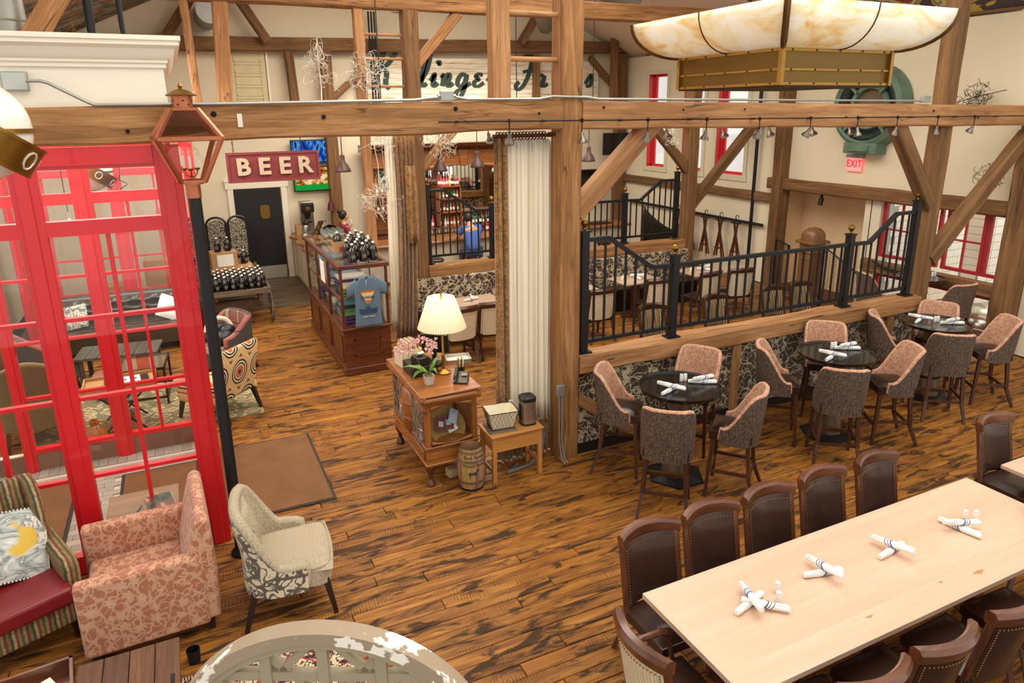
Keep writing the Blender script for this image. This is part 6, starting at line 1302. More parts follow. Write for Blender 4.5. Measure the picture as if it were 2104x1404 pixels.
# clerestory shelf with pale boxes and black pipes on the back wall
tag(MB().bx(4.9, 11.0, 17.55, 17.83, 4.12, 4.24).build('ledge_board', plain('mottled_cream_ledge', '#cfc6a4', .8, var=.15, vs=3), smooth=False), 'mottled cream ledge under the painted sign', 'ledge')
for x, lb in ((4.62, 'left'), (9.85, 'right')):
    t = thing('black_pipes', 'three thin black pipes on back wall at the %s part of the sign' % lb, 'pipes', (x, 17.6, 0))
    for k in range(3): MB().cyl((k * .07, 0, 3.9), (k * .07, 0, 6.3), .022, n=8).build('pipe', BLACKM, t)
    MB().bx(-.04, .2, .02, .05, 5.0, 5.04).build('clip', IRON, t, smooth=False)
for x, yy, lb in ((3.25, 11.9, 'beside the inner ladder'), (6.3, 13.0, 'between booth post and great post'), (9.0, 14.5, 'right of the great post')):
    tag(MB().cyl((x, yy, 3.9), (x, yy, 6.8), .01, n=6).build('hanging_cable', BLACKP), 'thin black cable hanging ' + lb, 'cable')
# ================================================================ SERVING COUNTER AND BAR
LIVE = wood('live_edge_slab', '#5a3516', '#8f5a2c', '#b57d45', 'y', .35, 1.0, .5, .2, .4); LIVEX = wood('live_edge_bar_slab', '#5a3516', '#8f5a2c', '#b57d45', 'x', .35, 1.0, .5, .2, .4)
t = thing('serving_counter', 'cream panelled counter with live edge wood top along the passage', 'counter', (2.5, 15.1, 0))
MB().bx(0, .7, 0, 2.85, 0, 1.04).build('body', CREAM, t, smooth=False); MB().bx(-.012, .72, -.03, 0, 0, 1.06).build('black_end_panel', BLACKP, t, smooth=False)
for k in range(5): MB().bx(-.012, 0, .12 + k * .56, .6 + k * .56, .08, .98).build('panel', CREAM, t, smooth=False)
rl = random.Random(4); n = 24; vs = []
ed = [-.12 + .05 * math.sin(i * .9) + rl.uniform(-.02, .02) for i in range(n)]
for i in range(n):
    y_ = -.15 + 3.02 * i / (n - 1); vs += [(ed[i], y_, 1.05), (ed[i] - .025, y_, 1.075), (ed[i], y_, 1.11), (.8, y_, 1.11), (.8, y_, 1.05)]
MB().add(vs, [(i * 5 + k, i * 5 + (k + 1) % 5, i * 5 + 5 + (k + 1) % 5, i * 5 + 5 + k) for i in range(n - 1) for k in range(5)] + [tuple(range(5)), tuple(range(n * 5 - 5, n * 5))]).build('live_edge_top', LIVE, t, ang=.9)
t = thing('bar_counter', 'long bar with live edge top and pale front behind the rear railing', 'bar', (3.42, 15.35, 0))
MB().bx(0, 7.2, 0, .12, 0, 1.03).build('front', CREAM, t, smooth=False); MB().bx(0, 7.2, .12, .5, .9, 1.03).build('under_shelf', BARW, t, smooth=False)
for k in range(9): MB().bx(.05 + k * .8, .75 + k * .8, -.015, 0, .15, .95).build('panel', CREAM, t, smooth=False)
MB().bx(0, 7.2, -.09, -.02, .16, .22).build('foot_rail', MAHOG, t, smooth=False)
vs = []; n = 40
for i in range(n):
    x = -.05 + 7.3 * i / (n - 1); e_ = -.16 + .03 * math.sin(i * 1.1) + rl.uniform(-.015, .015); vs += [(x, e_, 1.04), (x, e_ - .02, 1.065), (x, e_, 1.1), (x, .62, 1.1), (x, .62, 1.04)]
MB().add(vs, [(i * 5 + k, i * 5 + (k + 1) % 5, i * 5 + 5 + (k + 1) % 5, i * 5 + 5 + k) for i in range(n - 1) for k in range(5)] + [tuple(range(5)), tuple(range(n * 5 - 5, n * 5))]).build('live_edge_top', LIVEX, t, ang=.9)
t = thing('back_bar', 'tall dark carved back bar with arched cornice and mirror', 'back bar', (4.3, 17.2, 0))
MB().bx(0, 5.0, 0, .6, 0, 1.0).build('base_cabinet', BARW, t, smooth=False); MB().bx(-.03, 5.03, -.05, .6, 1.0, 1.05).build('counter_top', MAHOG, t, bevel=.006)
for k in range(7): MB().bx(.06 + k * .7, .66 + k * .7, -.02, 0, .1, .92).build('door', MAHOG, t, bevel=.008)
for x in (0, 1.3, 3.72, 4.85): MB().bx(x, x + .15, .35, .6, 1.05, 2.62).build('pilaster', BARW, t, bevel=.012)
MB().bx(.15, 1.3, .5, .56, 1.05, 2.62).build('side_panel', BARW, t, smooth=False); MB().bx(3.87, 4.85, .5, .56, 1.05, 2.62).build('side_panel', BARW, t, smooth=False)
for z in (1.5, 1.95): MB().bx(.15, 1.3, .25, .52, z, z + .03).bx(3.87, 4.85, .25, .52, z, z + .03).build('side_shelf', BARW, t, smooth=False)
MB().bx(1.45, 3.72, .48, .5, 1.05, 2.62).build('mirror', MIRROR, t, smooth=False)
MB().bx(0, 5.0, .3, .6, 2.62, 3.02).build('frieze', BARW, t, bevel=.01); MB().prism([(.6, 3.02), (.24, 3.02), (.2, 3.08), (.1, 3.12), (.06, 3.2), (.6, 3.2)], 0, -.1, 5.1).build('cornice', MAHOG, t, ang=.5)
MB().grid(lambda u, v: (1.45 + 2.27 * u, .3, 2.64 - .16 * (1 - math.sin(PI * u)) * v), 21, 2).build('arch', BARW, t, solid=.06)
MB().prism([(2.5, 2.6), (2.68, 2.6), (2.72, 3.02), (2.46, 3.02)], 1, .24, .31).build('keystone', OAK, t, bevel=.01)
m = MB()
for x0, sg in ((2.05, 1), (3.12, -1)):
    for q in range(2): m.tube([(x0 + sg * (q * .2 + (.09 - .011 * k) * math.cos(k * .6)), .29, 2.82 + (.09 - .011 * k) * math.sin(k * .6)) for k in range(8)], .012, 5)
m.build('carved_scroll', OAK, t)
g = G('stained_glass'); v = g.n('TexCoord').outputs['Object']; vo = g.n('TexVoronoi', ('Vector', g.map(v, (9, 1, 9))), ('Scale', 1.0)); c = g.ramp(vo.outputs[0], [(.0, lin('#6c8e7c')), (.3, lin('#30483c')), (.55, lin('#b9c6a8'))]); STG = g.bsdf(c, .2)
MB().bx(.35, .8, .47, .5, 2.02, 2.55).build('stained_glass', STG, t, smooth=False)
t = thing('bottle_cabinet', 'open wooden shelf unit full of bottles in front of the bar mirror', 'shelf', (6.08, 17.2, 1.05)); cx = .62
for z in (0, .37, .72, 1.04): MB().bx(0, cx, 0, .26, z, z + .025).build('shelf', BARW, t, smooth=False)
for x in (0, cx - .025): MB().bx(x, x + .025, 0, .26, 0, 1.06).build('side', BARW, t, smooth=False)
MB().bx(0, cx, .25, .26, 0, 1.06).build('back', BARW, t, smooth=False)
BC = [(n, plain('spirit_' + n, c, .1, var=.1, Coat_Weight=.3)) for n, c in (('clear', '#b9c4c0'), ('red', '#b0303a'), ('green', '#2f6a3c'), ('amber', '#a8662a'), ('dark', '#1f1512'), ('golden', '#d0a23a'), ('pink', '#c9586a'))]
bms = []
for n_, mt in BC:
    m = MB(); m.lathe([(.001, 0), (.036, 0), (.036, .16), (.03, .19), (.013, .22), (.012, .28), (.014, .282), (.014, .3)], n=10, capb=False); k_ = len(m.f); m.cur = 1; m.lathe([(.0368, .05), (.0368, .13)], n=10, capb=False, capt=False); bms.append((n_, m.mesh('spirit_bottle', [mt, PAPER])))
rb = random.Random(21)
def bottle_row(x0, x1, y, z, k, lb, grp, sc=1.0):
    for i in range(k):
        n_, me_ = bms[rb.randrange(7)]; o = inst('spirit_bottle', me_, None, (x0 + (x1 - x0) * (i + .5) / k + rb.uniform(-.01, .01), y + rb.uniform(-.03, .03), z), rb.uniform(-1, 1)); s_ = sc * rb.uniform(.85, 1.1); o.scale = (sc, sc, s_); tag(o, '%s spirit bottle %s' % (n_, lb), 'bottle', grp)
bottle_row(6.1, 6.68, 17.32, 2.117, 8, 'on top of the open shelf unit', 'bottles on top of the shelf unit'); bottle_row(6.12, 6.66, 17.3, 1.797, 7, 'on the top shelf of the open unit', 'bottles on the upper shelf', .8); bottle_row(6.12, 6.66, 17.3, 1.447, 6, 'on the middle shelf of the open unit', 'bottles on the middle shelf', .9); bottle_row(6.12, 6.66, 17.3, 1.077, 6, 'on the lowest shelf of the open unit', 'bottles on the lowest shelf', .9)
bottle_row(5.1, 6.0, 17.35, 1.052, 9, 'on the back bar left of the open unit', 'bottles left of the shelf unit'); bottle_row(6.8, 8.0, 17.35, 1.052, 11, 'on the back bar right of the open unit', 'bottles right of the shelf unit'); bottle_row(4.5, 5.55, 17.58, 1.532, 8, 'on the left shelf of the back bar', 'bottles on the left side shelf', .9); bottle_row(4.5, 5.55, 17.58, 1.982, 8, 'on the upper left shelf of the back bar', 'bottles on the upper left side shelf', .9); bottle_row(8.25, 9.1, 17.58, 1.532, 6, 'on the right shelf of the back bar', 'bottles on the right side shelf', .9)
for i in range(14): tag(inst('wine_glass', sm_, None, (5.2 + i * .085, 15.75, 1.1)), 'upturned stemmed glass in the row on the bar top', 'glass', 'glasses in a row on the bar')
for i in range(9): tag(inst('wine_glass', sm_, None, (6.9 + i * .1, 15.8, 1.1)), 'stemmed glass on the bar right of the seated man', 'glass', 'glasses right of the seated man')
for i in range(6): tag(inst('spirit_bottle', bms[1][1], None, (6.85 + i * .07, 15.9, 1.1)), 'small red bottle beside the beer taps', 'bottle', 'red bottles by the taps')
t = thing('beer_tap_tower', 'tall silver beer tap tower on the bar', 'beer tap', (7.25, 15.75, 1.1)); MB().lathe([(.1, 0), (.1, .02), (.05, .05), (.04, .3), (.06, .36), (.03, .42), (.05, .5)], n=18).build('column', STEEL, t); MB().cyl((-.35, 0, .52), (.35, 0, .52), .05, n=14).build('crossbar', STEEL, t)
for k in range(5): x = -.28 + k * .14; tp = MB().tube([(x, -.05, .52), (x, -.1, .5), (x, -.11, .42)], .014, 6).build('tap', STEEL, t); MB().lathe([(.012, 0), (.02, .06), (.026, .18), (.016, .24)], (x, -.09, .54), 8).build('tap_handle', BARW, tp)
t = thing('white_vase', 'tall white vase standing at the left end of the bar', 'vase', (5.02, 15.6, 1.1)); MB().lathe([(.05, 0), (.07, .08), (.06, .18), (.03, .26), (.045, .32), (.04, .32), (.02, .26), (.001, .1)], n=18, capt=False).build('vase', WHITE, t)
t = thing('purple_glass', 'small purple goblet beside the white vase', 'glass', (5.2, 15.55, 1.1)); MB().lathe([(.03, 0), (.005, .01), (.005, .05), (.04, .08), (.04, .13)], n=12, capt=False).build('goblet', plain('purple_glass_mat', '#5a1f8a', .1), t)
t = thing('pink_box', 'pink and white cardboard box on the back bar shelf', 'box', (4.95, 17.4, 1.55), .1); MB().bx(-.2, .2, -.1, .1, 0, .16).build('carton', plain('pink_card', '#e59aa6', .7), t, smooth=False); MB().bx(-.201, .201, -.101, .101, .1, .161).build('lid', PAPER, t, smooth=False)
t = thing('sink_register', 'white box terminal on the bar near the glasses', 'terminal', (6.35, 15.7, 1.1), .1); MB().bx(-.14, .14, -.1, .1, 0, .12).build('body', PAPER, t, bevel=.01); MB().lathe([(.05, 0), (.05, .005)], (0, -.105, .06), 14).build('emblem', IRON, t, rot=(0, 0, 0))
# silver buckets and trays at the right end of the bar
for i, (x, lb) in enumerate(((9.15, 'left'), (9.32, 'right'))):
    t = thing('ice_bucket', 'clear water pitcher, %s one of two at the right bar end' % lb, 'pitcher', (x, 15.45, 1.1)); MB().lathe([(.06, 0), (.075, .24), (.07, .24), (.055, .01), (.001, .01)], n=16, capt=False).build('pitcher', GLASSD, t); MB().tube([(.075, 0, .2), (.13, 0, .18), (.12, 0, .06), (.065, 0, .04)], .008, 6).build('handle', GLASSD, t)
t = thing('bar_mat', 'flat dark bar mat at the right end of the bar', 'mat', (9.9, 15.5, 1.1)); MB().bx(-.3, .3, -.12, .12, 0, .03).build('mat', BLACKP, t, bevel=.005)
# bar stools along the bar front
def plain_stool(label, loc):
    t = thing('wooden_stool', label, 'stool', loc, 0, 'wooden stools along the bar'); MB().lathe([(.17, .7), (.19, .72), (.19, .75), (.16, .77)], n=20).build('seat', LEATHS, t)
    for k in range(4): a = PI / 4 + k * PI / 2; MB().bar((.12 * math.cos(a), .12 * math.sin(a), .7), (.2 * math.cos(a), .2 * math.sin(a), 0), .035, .035).build('leg', MAHOGZ, t, smooth=False)
    MB().tube([(.17 * math.cos(a), .17 * math.sin(a), .25) for a in [k * PI / 8 for k in range(16)]], .012, 6, True).build('foot_ring', IRON, t); return t
ps = plain_stool('wooden bar stool under the seated man in blue', (6.0, 14.75, 0))
for x, lb in ((5.1, 'left of the seated man'), (6.95, 'right of the seated man'), (8.9, 'left of the right railing post'), (9.6, 'at the right end of the bar')): dup(ps, (x, 14.8, 0), .2, 'wooden bar stool ' + lb)
# ================================================================ PEOPLE
SKIN = plain('skin_tone', '#d3a07c', .55, var=.04); HAIR = plain('dark_brown_hair', '#1d1512', .5, var=.2, vs=30)
def skin(name, pts, edges, mt, par, root=0, sub=2):
    me = D.meshes.new(name); me.from_pydata([p[:3] for p in pts], edges, []); me.materials.append(mt)
    bm = bmesh.new(); bm.from_mesh(me); ly = bm.verts.layers.skin.verify(); bm.verts.ensure_lookup_table()
    for i, p in enumerate(pts): q = p[3] if isinstance(p[3], tuple) else (p[3], p[3]); bm.verts[i][ly].radius = q; bm.verts[i][ly].use_root = (i == root)
    bm.to_mesh(me); bm.free(); o = D.objects.new(name, me); COL.objects.link(o); o.parent = par
    o.modifiers.new('skin', 'SKIN').use_smooth_shade = True; s_ = o.modifiers.new('sub', 'SUBSURF'); s_.levels = sub; s_.render_levels = sub; return o
def head(par, loc, rz, tilt=0.0):
    """face details on the skinned head; local front +Y"""
    m = MB(); m.sphere((0, 0, 0), .098, 20, 14, .84, 1.0, 1.22); h = m.build('face', SKIN, par, ang=2); h.location = loc; h.rotation_euler = (tilt, 0, rz)
    MB().add([(-.013, .088, -.025), (.013, .088, -.025), (0, .124, -.025), (-.006, .096, .03), (.006, .096, .03), (0, .102, .03), (-.01, .088, -.036), (.01, .088, -.036)], [(0, 3, 5, 2), (1, 2, 5, 4), (0, 2, 6), (1, 7, 2), (6, 2, 7)]).sphere((-.082, -.005, -.005), .022, 8, 6, .4, .8, 1.3).sphere((.082, -.005, -.005), .022, 8, 6, .4, .8, 1.3).build('nose_and_ears', SKIN, h)
    MB().sphere((-.03, .084, .012), .012, 8, 6, 1, .5, .7).sphere((.03, .084, .012), .012, 8, 6, 1, .5, .7).build('eyes', HAIR, h); MB().sphere((0, .084, -.056), .022, 8, 6, 1, .5, .35).build('mouth', plain('lips', '#a4584e', .5) if 'lips' not in D.materials else D.materials['lips'], h)
    return h
def hand(par, wrist, d, side):
    """palm with four fingers and a thumb, lightly curled along d"""
    d = Vector(d).normalized(); up = Vector((0, 0, 1)); x = d.cross(up).normalized() * side; w = Vector(wrist); pts = [(*w, .024), (*(w + d * .045), (.036, .018)), (*(w + d * .085), (.038, .016))]; ed = [(0, 1), (1, 2)]
    for k, ln in enumerate((.062, .072, .068, .052)):
        b = w + d * .085 + x * (.028 - k * .019); i = len(pts); pts += [(*b, .0095), (*(b + d * ln * .5 - up * .006), .009), (*(b + d * ln - up * .024), .008)]; ed += [(2, i), (i, i + 1), (i + 1, i + 2)]
    b = w + d * .03 + x * .034; i = len(pts); pts += [(*b, .011), (*(b + x * .022 + d * .03), .0105), (*(b + x * .02 + d * .06 - up * .01), .009)]; ed += [(1, i), (i, i + 1), (i + 1, i + 2)]
    return skin('hand', pts, ed, SKIN, par, 0, 1)
g = G('red_plaid_flannel'); v = g.n('TexCoord').outputs['Object']
def chk(ax, w): 
    s_ = g.n('SeparateXYZ', (0, v)).outputs[ax]; return g.step(g.math('ABSOLUTE', g.math('SUBTRACT', g.math('FRACT', g.math('MULTIPLY', s_, 17.0)), .5)), w, w + .03)
xx = g.math('SUBTRACT', 1.0, chk(0, .13)); zz = g.math('SUBTRACT', 1.0, chk(2, .13)); c = g.mix(g.math('MULTIPLY', g.math('MAXIMUM', xx, zz), .75), lin('#a32a3c'), lin('#4a1826')); c = g.mix(g.math('MULTIPLY', xx, zz), c, lin('#e4c8c2')); FLAN = g.bsdf(c, .85)
t = thing('person', 'person with dark tied-up hair in a red plaid shirt behind the counter', 'person', (3.5, 16.75, 0), math.radians(-78))
JEAN = plain('blue_denim', '#3b4a68', .85, var=.12)
skin('body', [(0, 0, .95, .12), (0, 0, 1.15, (.14, .1)), (0, .0, 1.36, (.16, .1)), (0, -.01, 1.44, .06), (0, 0, 1.52, .05), (0, .015, 1.6, .07), (.09, 0, .88, .085), (.1, .02, .5, .06), (.1, -.01, .08, .042), (.1, .12, .04, .035), (-.09, 0, .88, .085), (-.1, .02, .5, .06), (-.1, -.01, .08, .042), (-.1, .12, .04, .035)], [(0, 1), (1, 2), (2, 3), (3, 4), (4, 5), (0, 6), (6, 7), (7, 8), (8, 9), (0, 10), (10, 11), (11, 12), (12, 13)], SKIN, t)
skin('shirt', [(0, 0, .86, (.15, .115)), (0, 0, 1.08, (.145, .11)), (0, 0, 1.3, (.17, .125)), (0, -.01, 1.41, (.1, .08)), (.17, -.01, 1.38, .065), (.24, .04, 1.14, .052), (.18, .24, 1.1, .042), (-.17, -.01, 1.38, .065), (-.26, .04, 1.14, .052), (-.2, .2, 1.28, .042)], [(0, 1), (1, 2), (2, 3), (2, 4), (4, 5), (5, 6), (2, 7), (7, 8), (8, 9)], FLAN, t)
skin('trousers', [(0, 0, .93, (.145, .11)), (.09, 0, .84, .1), (.1, .02, .5, .075), (.1, -.01, .1, .06), (-.09, 0, .84, .1), (-.1, .02, .5, .075), (-.1, -.01, .1, .06)], [(0, 1), (1, 2), (2, 3), (0, 4), (4, 5), (5, 6)], JEAN, t)
hand(t, (.17, .27, 1.1), (-.1, 1, -.05), -1); hand(t, (-.19, .23, 1.3), (.1, .6, .6), 1)
head(t, (0, .02, 1.605), 0.1)
MB().sphere((0, -.018, 1.635), .108, 18, 12, .88, 1.0, 1.08).sphere((0, -.1, 1.72), .055, 12, 8).build('hair', HAIR, t, ang=2)
t2 = thing('white_mug', 'white mug held by the person in plaid', 'mug', (3.7, 16.98, 1.4)); t2.location = (3.7, 16.96, 1.39); MB().lathe([(.03, 0), (.038, .09), (.034, .09), (.027, .01), (.001, .01)], n=14, capt=False).build('mug', WHITE, t2); MB().tube([(.037, 0, .07), (.06, 0, .06), (.055, 0, .03), (.034, 0, .02)], .005, 5).build('handle', WHITE, t2)
BLUES = plain('royal_blue_tshirt', '#4d6fb8', .85, var=.06, vs=6)
t = thing('person', 'person in a blue t-shirt sitting at the bar seen from behind', 'person', (6.0, 14.72, 0))
skin('body', [(0, 0, .88, .12), (0, .05, 1.1, (.15, .11)), (0, .12, 1.36, (.17, .1)), (0, .17, 1.46, .058), (0, .23, 1.52, .05), (0, .28, 1.57, .07), (.09, .05, .85, .085), (.12, .42, .82, .07), (.13, .42, .42, .05), (.13, .5, .36, .035), (-.09, .05, .85, .085), (-.12, .42, .82, .07), (-.13, .42, .42, .05), (-.13, .5, .36, .035), (.2, .14, 1.38, .055), (.27, .3, 1.16, .045), (.2, .5, 1.17, .034), (-.2, .14, 1.38, .055), (-.27, .3, 1.16, .045), (-.2, .5, 1.17, .034)], [(0, 1), (1, 2), (2, 3), (3, 4), (4, 5), (0, 6), (6, 7), (7, 8), (8, 9), (0, 10), (10, 11), (11, 12), (12, 13), (2, 14), (14, 15), (15, 16), (2, 17), (17, 18), (18, 19)], SKIN, t)
skin('t_shirt', [(0, -.02, .84, (.19, .15)), (0, .04, 1.08, (.185, .14)), (0, .11, 1.34, (.2, .13)), (0, .16, 1.43, (.11, .08)), (.2, .14, 1.39, .085), (.27, .24, 1.25, .07), (-.2, .14, 1.39, .085), (-.27, .24, 1.25, .07)], [(0, 1), (1, 2), (2, 3), (2, 4), (4, 5), (2, 6), (6, 7)], BLUES, t)
skin('jeans', [(0, 0, .87, (.17, .13)), (.1, .08, .85, .105), (.12, .43, .83, .085), (.13, .43, .45, .065), (-.1, .08, .85, .105), (-.12, .43, .83, .085), (-.13, .43, .45, .065)], [(0, 1), (1, 2), (2, 3), (0, 4), (4, 5), (5, 6)], JEAN, t)
hand(t, (.2, .5, 1.17), (-.3, 1, -.1), -1); hand(t, (-.2, .5, 1.17), (.3, 1, -.1), 1)
head(t, (0, .3, 1.575), 0, -.5); MB().sphere((0, .275, 1.6), .106, 18, 12, .88, 1.0, 1.12).build('hair', HAIR, t, ang=2)
# ================================================================ THINGS ON THE SERVING COUNTER
t = thing('dog_statue', 'bronze sitting dog statue on the counter', 'statue', (2.72, 16.15, 1.11), -1.3); DOGB = plain('antique_bronze', '#5a4322', .35, .7, var=.2, vs=12)
skin('figure', [(0, -.1, .08, .075), (0, .0, .22, .075), (0, .07, .34, .062), (0, .1, .43, .045), (0, .14, .5, .055), (0, .22, .49, .032), (.045, .1, .2, .032), (.045, .13, .02, .024), (.045, .17, .012, .02), (-.045, .1, .2, .032), (-.045, .13, .02, .024), (-.045, .17, .012, .02), (.075, -.06, .07, .05), (.08, .06, .02, .025), (-.075, -.06, .07, .05), (-.08, .06, .02, .025), (0, -.2, .03, .02), (0, -.28, .03, .014), (.055, .12, .49, .018), (.065, .1, .42, .014), (-.055, .12, .49, .018), (-.065, .1, .42, .014)], [(0, 1), (1, 2), (2, 3), (3, 4), (4, 5), (2, 6), (6, 7), (7, 8), (2, 9), (9, 10), (10, 11), (0, 12), (12, 13), (0, 14), (14, 15), (0, 16), (16, 17), (4, 18), (18, 19), (4, 20), (20, 21)], DOGB, t)
MB().sphere((0, .26, .49), .018, 8, 6).build('nose', BLACKP, t)
t = thing('coffee_brewer', 'grey coffee brewer with black spout at the back of the counter', 'coffee machine', (2.78, 17.55, 1.11)); MB().bx(-.16, .16, -.02, .2, 0, .8).build('body', STEEL, t, bevel=.02); MB().bx(-.15, .15, -.22, .0, .56, .78).build('brew_head', BLACKP, t, bevel=.02); MB().lathe([(.04, .4), (.07, .5), (.07, .56)], (0, -.12, 0), 14).build('funnel', BLACKP, t); MB().bx(-.05, .05, -.225, -.22, .62, .7).build('label_plate', BRASSL, t, smooth=False); MB().bx(-.15, .15, -.24, .0, 0, .03).build('drip_tray', BLACKP, t, smooth=False)
t = thing('airpot', 'steel airpot with black lid on the counter', 'airpot', (2.66, 17.1, 1.11)); MB().lathe([(.075, 0), (.08, .02), (.08, .25), (.06, .3)], n=18).build('body', STEEL, t); MB().lathe([(.062, .3), (.065, .36), (.03, .4)], n=16).bar((0, 0, .37), (.16, 0, .36), .05, .03).build('lid', BLACKP, t)
t = thing('paper_bag_box', 'small kraft box at the far corner of the counter', 'box', (2.56, 17.6, 1.11)); MB().bx(-.07, .07, -.1, .1, 0, .24).build('carton', CARD, t, smooth=False)
t = thing('cake_dome', 'round glass jar of pastries on the counter', 'jar', (2.68, 16.6, 1.11)); MB().lathe([(.1, 0), (.12, .1), (.1, .17), (.03, .2), (.02, .23)], n=18).build('jar', GLASSD, t); MB().sphere((0, 0, .06), .07, 10, 7).build('pastry', CARD, t)
t = thing('cake_dome', 'second glass jar with white contents in front of airpot', 'jar', (2.6, 16.85, 1.11)); MB().lathe([(.09, 0), (.11, .09), (.09, .17), (.02, .2)], n=18).build('jar', GLASSD, t); MB().sphere((0, 0, .06), .07, 10, 7).build('filling', WHITE, t)
t = thing('wine_bottle', 'dark wine bottle lying across a folded cloth on the counter', 'bottle', (2.62, 15.75, 1.15), .5); MB().lathe([(.001, 0), (.038, 0), (.038, .19), (.014, .24), (.014, .3)], n=12, capb=False).build('bottle', AMBER, t, rot=(0, PI / 2, 0)); MB().bx(-.02, .26, -.07, .07, -.038, -.03).build('cloth', plain('ochre_cloth', '#a07a35', .8), t, smooth=False)
t = thing('crate', 'black plastic crate tilted behind the dog statue', 'crate', (3.0, 16.35, 1.11), .4); t.rotation_euler = (.0, -.3, .4); t.location = (3.05, 16.4, 1.17)
for a, b, c, d in ((-.2, .2, -.15, -.14), (-.2, .2, .14, .15), (-.2, -.19, -.15, .15), (.19, .2, -.15, .15)): MB().bx(a, b, c, d, 0, .24).build('side', BLACKP, t, smooth=False)
MB().bx(-.2, .2, -.15, .15, 0, .01).build('base', BLACKP, t, smooth=False)
t = thing('tip_bowl', 'small silver tilted bowl near the dog statue', 'bowl', (2.9, 15.85, 1.11)); MB().lathe([(.03, 0), (.08, .06), (.09, .11), (.084, .11), (.07, .05), (.001, .015)], n=18, capt=False).build('bowl', STEEL, t)
t = thing('bell', 'small dark red bell hanging on the post behind the server', 'bell', (3.38, 17.56, 1.66)); MB().lathe([(.1, 0), (.09, .03), (.07, .14), (.05, .2), (.015, .22), (.012, .27)], n=16).build('bell', plain('oxblood_red', '#5a2320', .4, .3), t); MB().sphere((0, 0, .0), .02, 8, 6).build('clapper', IRON, t)
# ================================================================ HANGING LAMPS AND TRACK LIGHTS
LSH = plain('mauve_brown_enamel', '#5d4038', .4, var=.08)
def cone_lamp(label, loc):
    t = thing('pendant_lamp', label, 'lamp', loc); MB().lathe([(.135, 0), (.13, .03), (.1, .1), (.055, .16), (.04, .19), (.04, .27), (.02, .285)], n=22, capb=False, capt=True).build('shade', LSH, t, solid=.004); MB().sphere((0, 0, .05), .035, 10, 7).build('bulb', WHITE, t); MB().cyl((0, 0, .28), (0, 0, 3.7 - loc[2]), .008, n=6).build('cord', BLACKP, t)
cone_lamp('brown cone pendant lamp beside the televisions', (2.58, YB, 3.02)); cone_lamp('brown cone pendant lamp left of the white curtain', (5.05, YB, 2.99)); cone_lamp('small brown cone pendant behind the drape at the booth', (4.32, YB, 2.95)); cone_lamp('brown cone pendant lamp right of the great post', (7.44, YB, 3.0))
t = thing('track_light_rail', 'thin grey track rail along the front beam', 'track', (0, 6.43, 3.9)); MB().cyl((2.3, 0, .0), (12.0, 0, -.07), .008, n=6).build('rail', IRON, t)
for k in range(11): x = 2.5 + k * .93; MB().cyl((x, 0, -.0075 * (x - 2.3)), (x, .08, -.0075 * (x - 2.3)), .012, n=6).build('standoff', IRON, t)
def spot_head(label, loc, yaw, pitch=.5):
    t = thing('track_spotlight', label, 'spotlight', loc, yaw, 'track spotlights on the front beam'); MB().cyl((0, 0, 0), (0, 0, -.13), .006, n=6).bx(-.012, .012, -.012, .012, -.02, .02).build('stem', IRON, t)
    h = MB().lathe([(.014, 0), (.02, -.02), (.022, -.05), (.048, -.085), (.05, -.11)], n=14, capt=False).build('reflector', plain('spot_grey', '#8b8379', .35, .8) if 'spot_grey' not in D.materials else D.materials['spot_grey'], t, (0, 0, -.12), (pitch, 0, 0)); MB().lathe([(.001, -.1), (.044, -.1)], n=12, capb=False, capt=False).build('lens', WHITE, h); return t
ords = ('first', 'second', 'third', 'fourth', 'fifth', 'sixth', 'seventh', 'eighth', 'ninth', 'tenth')
for i, x in enumerate((3.03, 3.86, 4.69, 5.5, 6.29, 7.12, 7.95, 8.7, 9.52, 10.32)): spot_head('%s spotlight from the left on the front of the beam' % ords[i], (x, 6.42, 3.9 - .0075 * (x - 2.3)), (-.4, .3, -.2, .5, -.3, .4, -.1, .3, -.5, .2)[i], (.5, -.2, .3, .2, .45)[i % 5])
for i, x in enumerate((2.98, 5.25, 6.1, 6.85, 7.6, 8.3)): spot_head('%s spotlight from the left on the back of the beam' % ords[i], (x, 6.83, 3.9 - .0075 * (x - 2.3)), .2, -.4)
for k in range(1): tag(MB().cyl((2.6, 6.82, 3.9), (9.5, 6.82, 3.85), .008, n=6).build('rear_track_rail', IRON), 'thin track rail behind the front beam', 'track')
# ================================================================ WIRE SCULPTURES
def wires(label, loc, size, n, seed, fn, r=.0035, mt=SILVW):
    q = random.Random(seed); t = thing('wire_sculpture', label, 'sculpture', loc); m = MB()
    for i in range(n):
        p = Vector(fn(q)); d = Vector((q.uniform(-1, 1), q.uniform(-1, 1), q.uniform(-1, 1))).normalized(); ax = Vector((q.uniform(-1, 1), q.uniform(-1, 1), q.uniform(-1, 1))).normalized(); pts = []
        st_ = size * q.uniform(.05, .11); w = q.uniform(.15, .75)
        for k in range(12):
            pts.append(p.copy()); p += d * st_; d = (Matrix.Rotation(w, 3, ax) @ d + Vector((q.uniform(-.2, .2), q.uniform(-.2, .2), q.uniform(-.2, .2)))).normalized()
            p -= Vector(fn.c) * 0; c_ = Vector((0, 0, 0)); 
            if p.length > size * .62: d = (d - p.normalized() * .8).normalized()
        m.tube(pts, r, 3)
    tag(m.build('tangled_wire', mt, t, smooth=False), kind='stuff'); return t
def ball(s): 
    f = lambda q: (q.gauss(0, s), q.gauss(0, s * .6), q.gauss(0, s)); f.c = (0, 0, 0); return f
def tree(h, w):
    def f(q): z = q.random(); return (q.uniform(-1, 1) * w * (1 - z) * .6, q.uniform(-1, 1) * w * (1 - z) * .4, (z - .45) * h)
    f.c = (0, 0, 0); return f
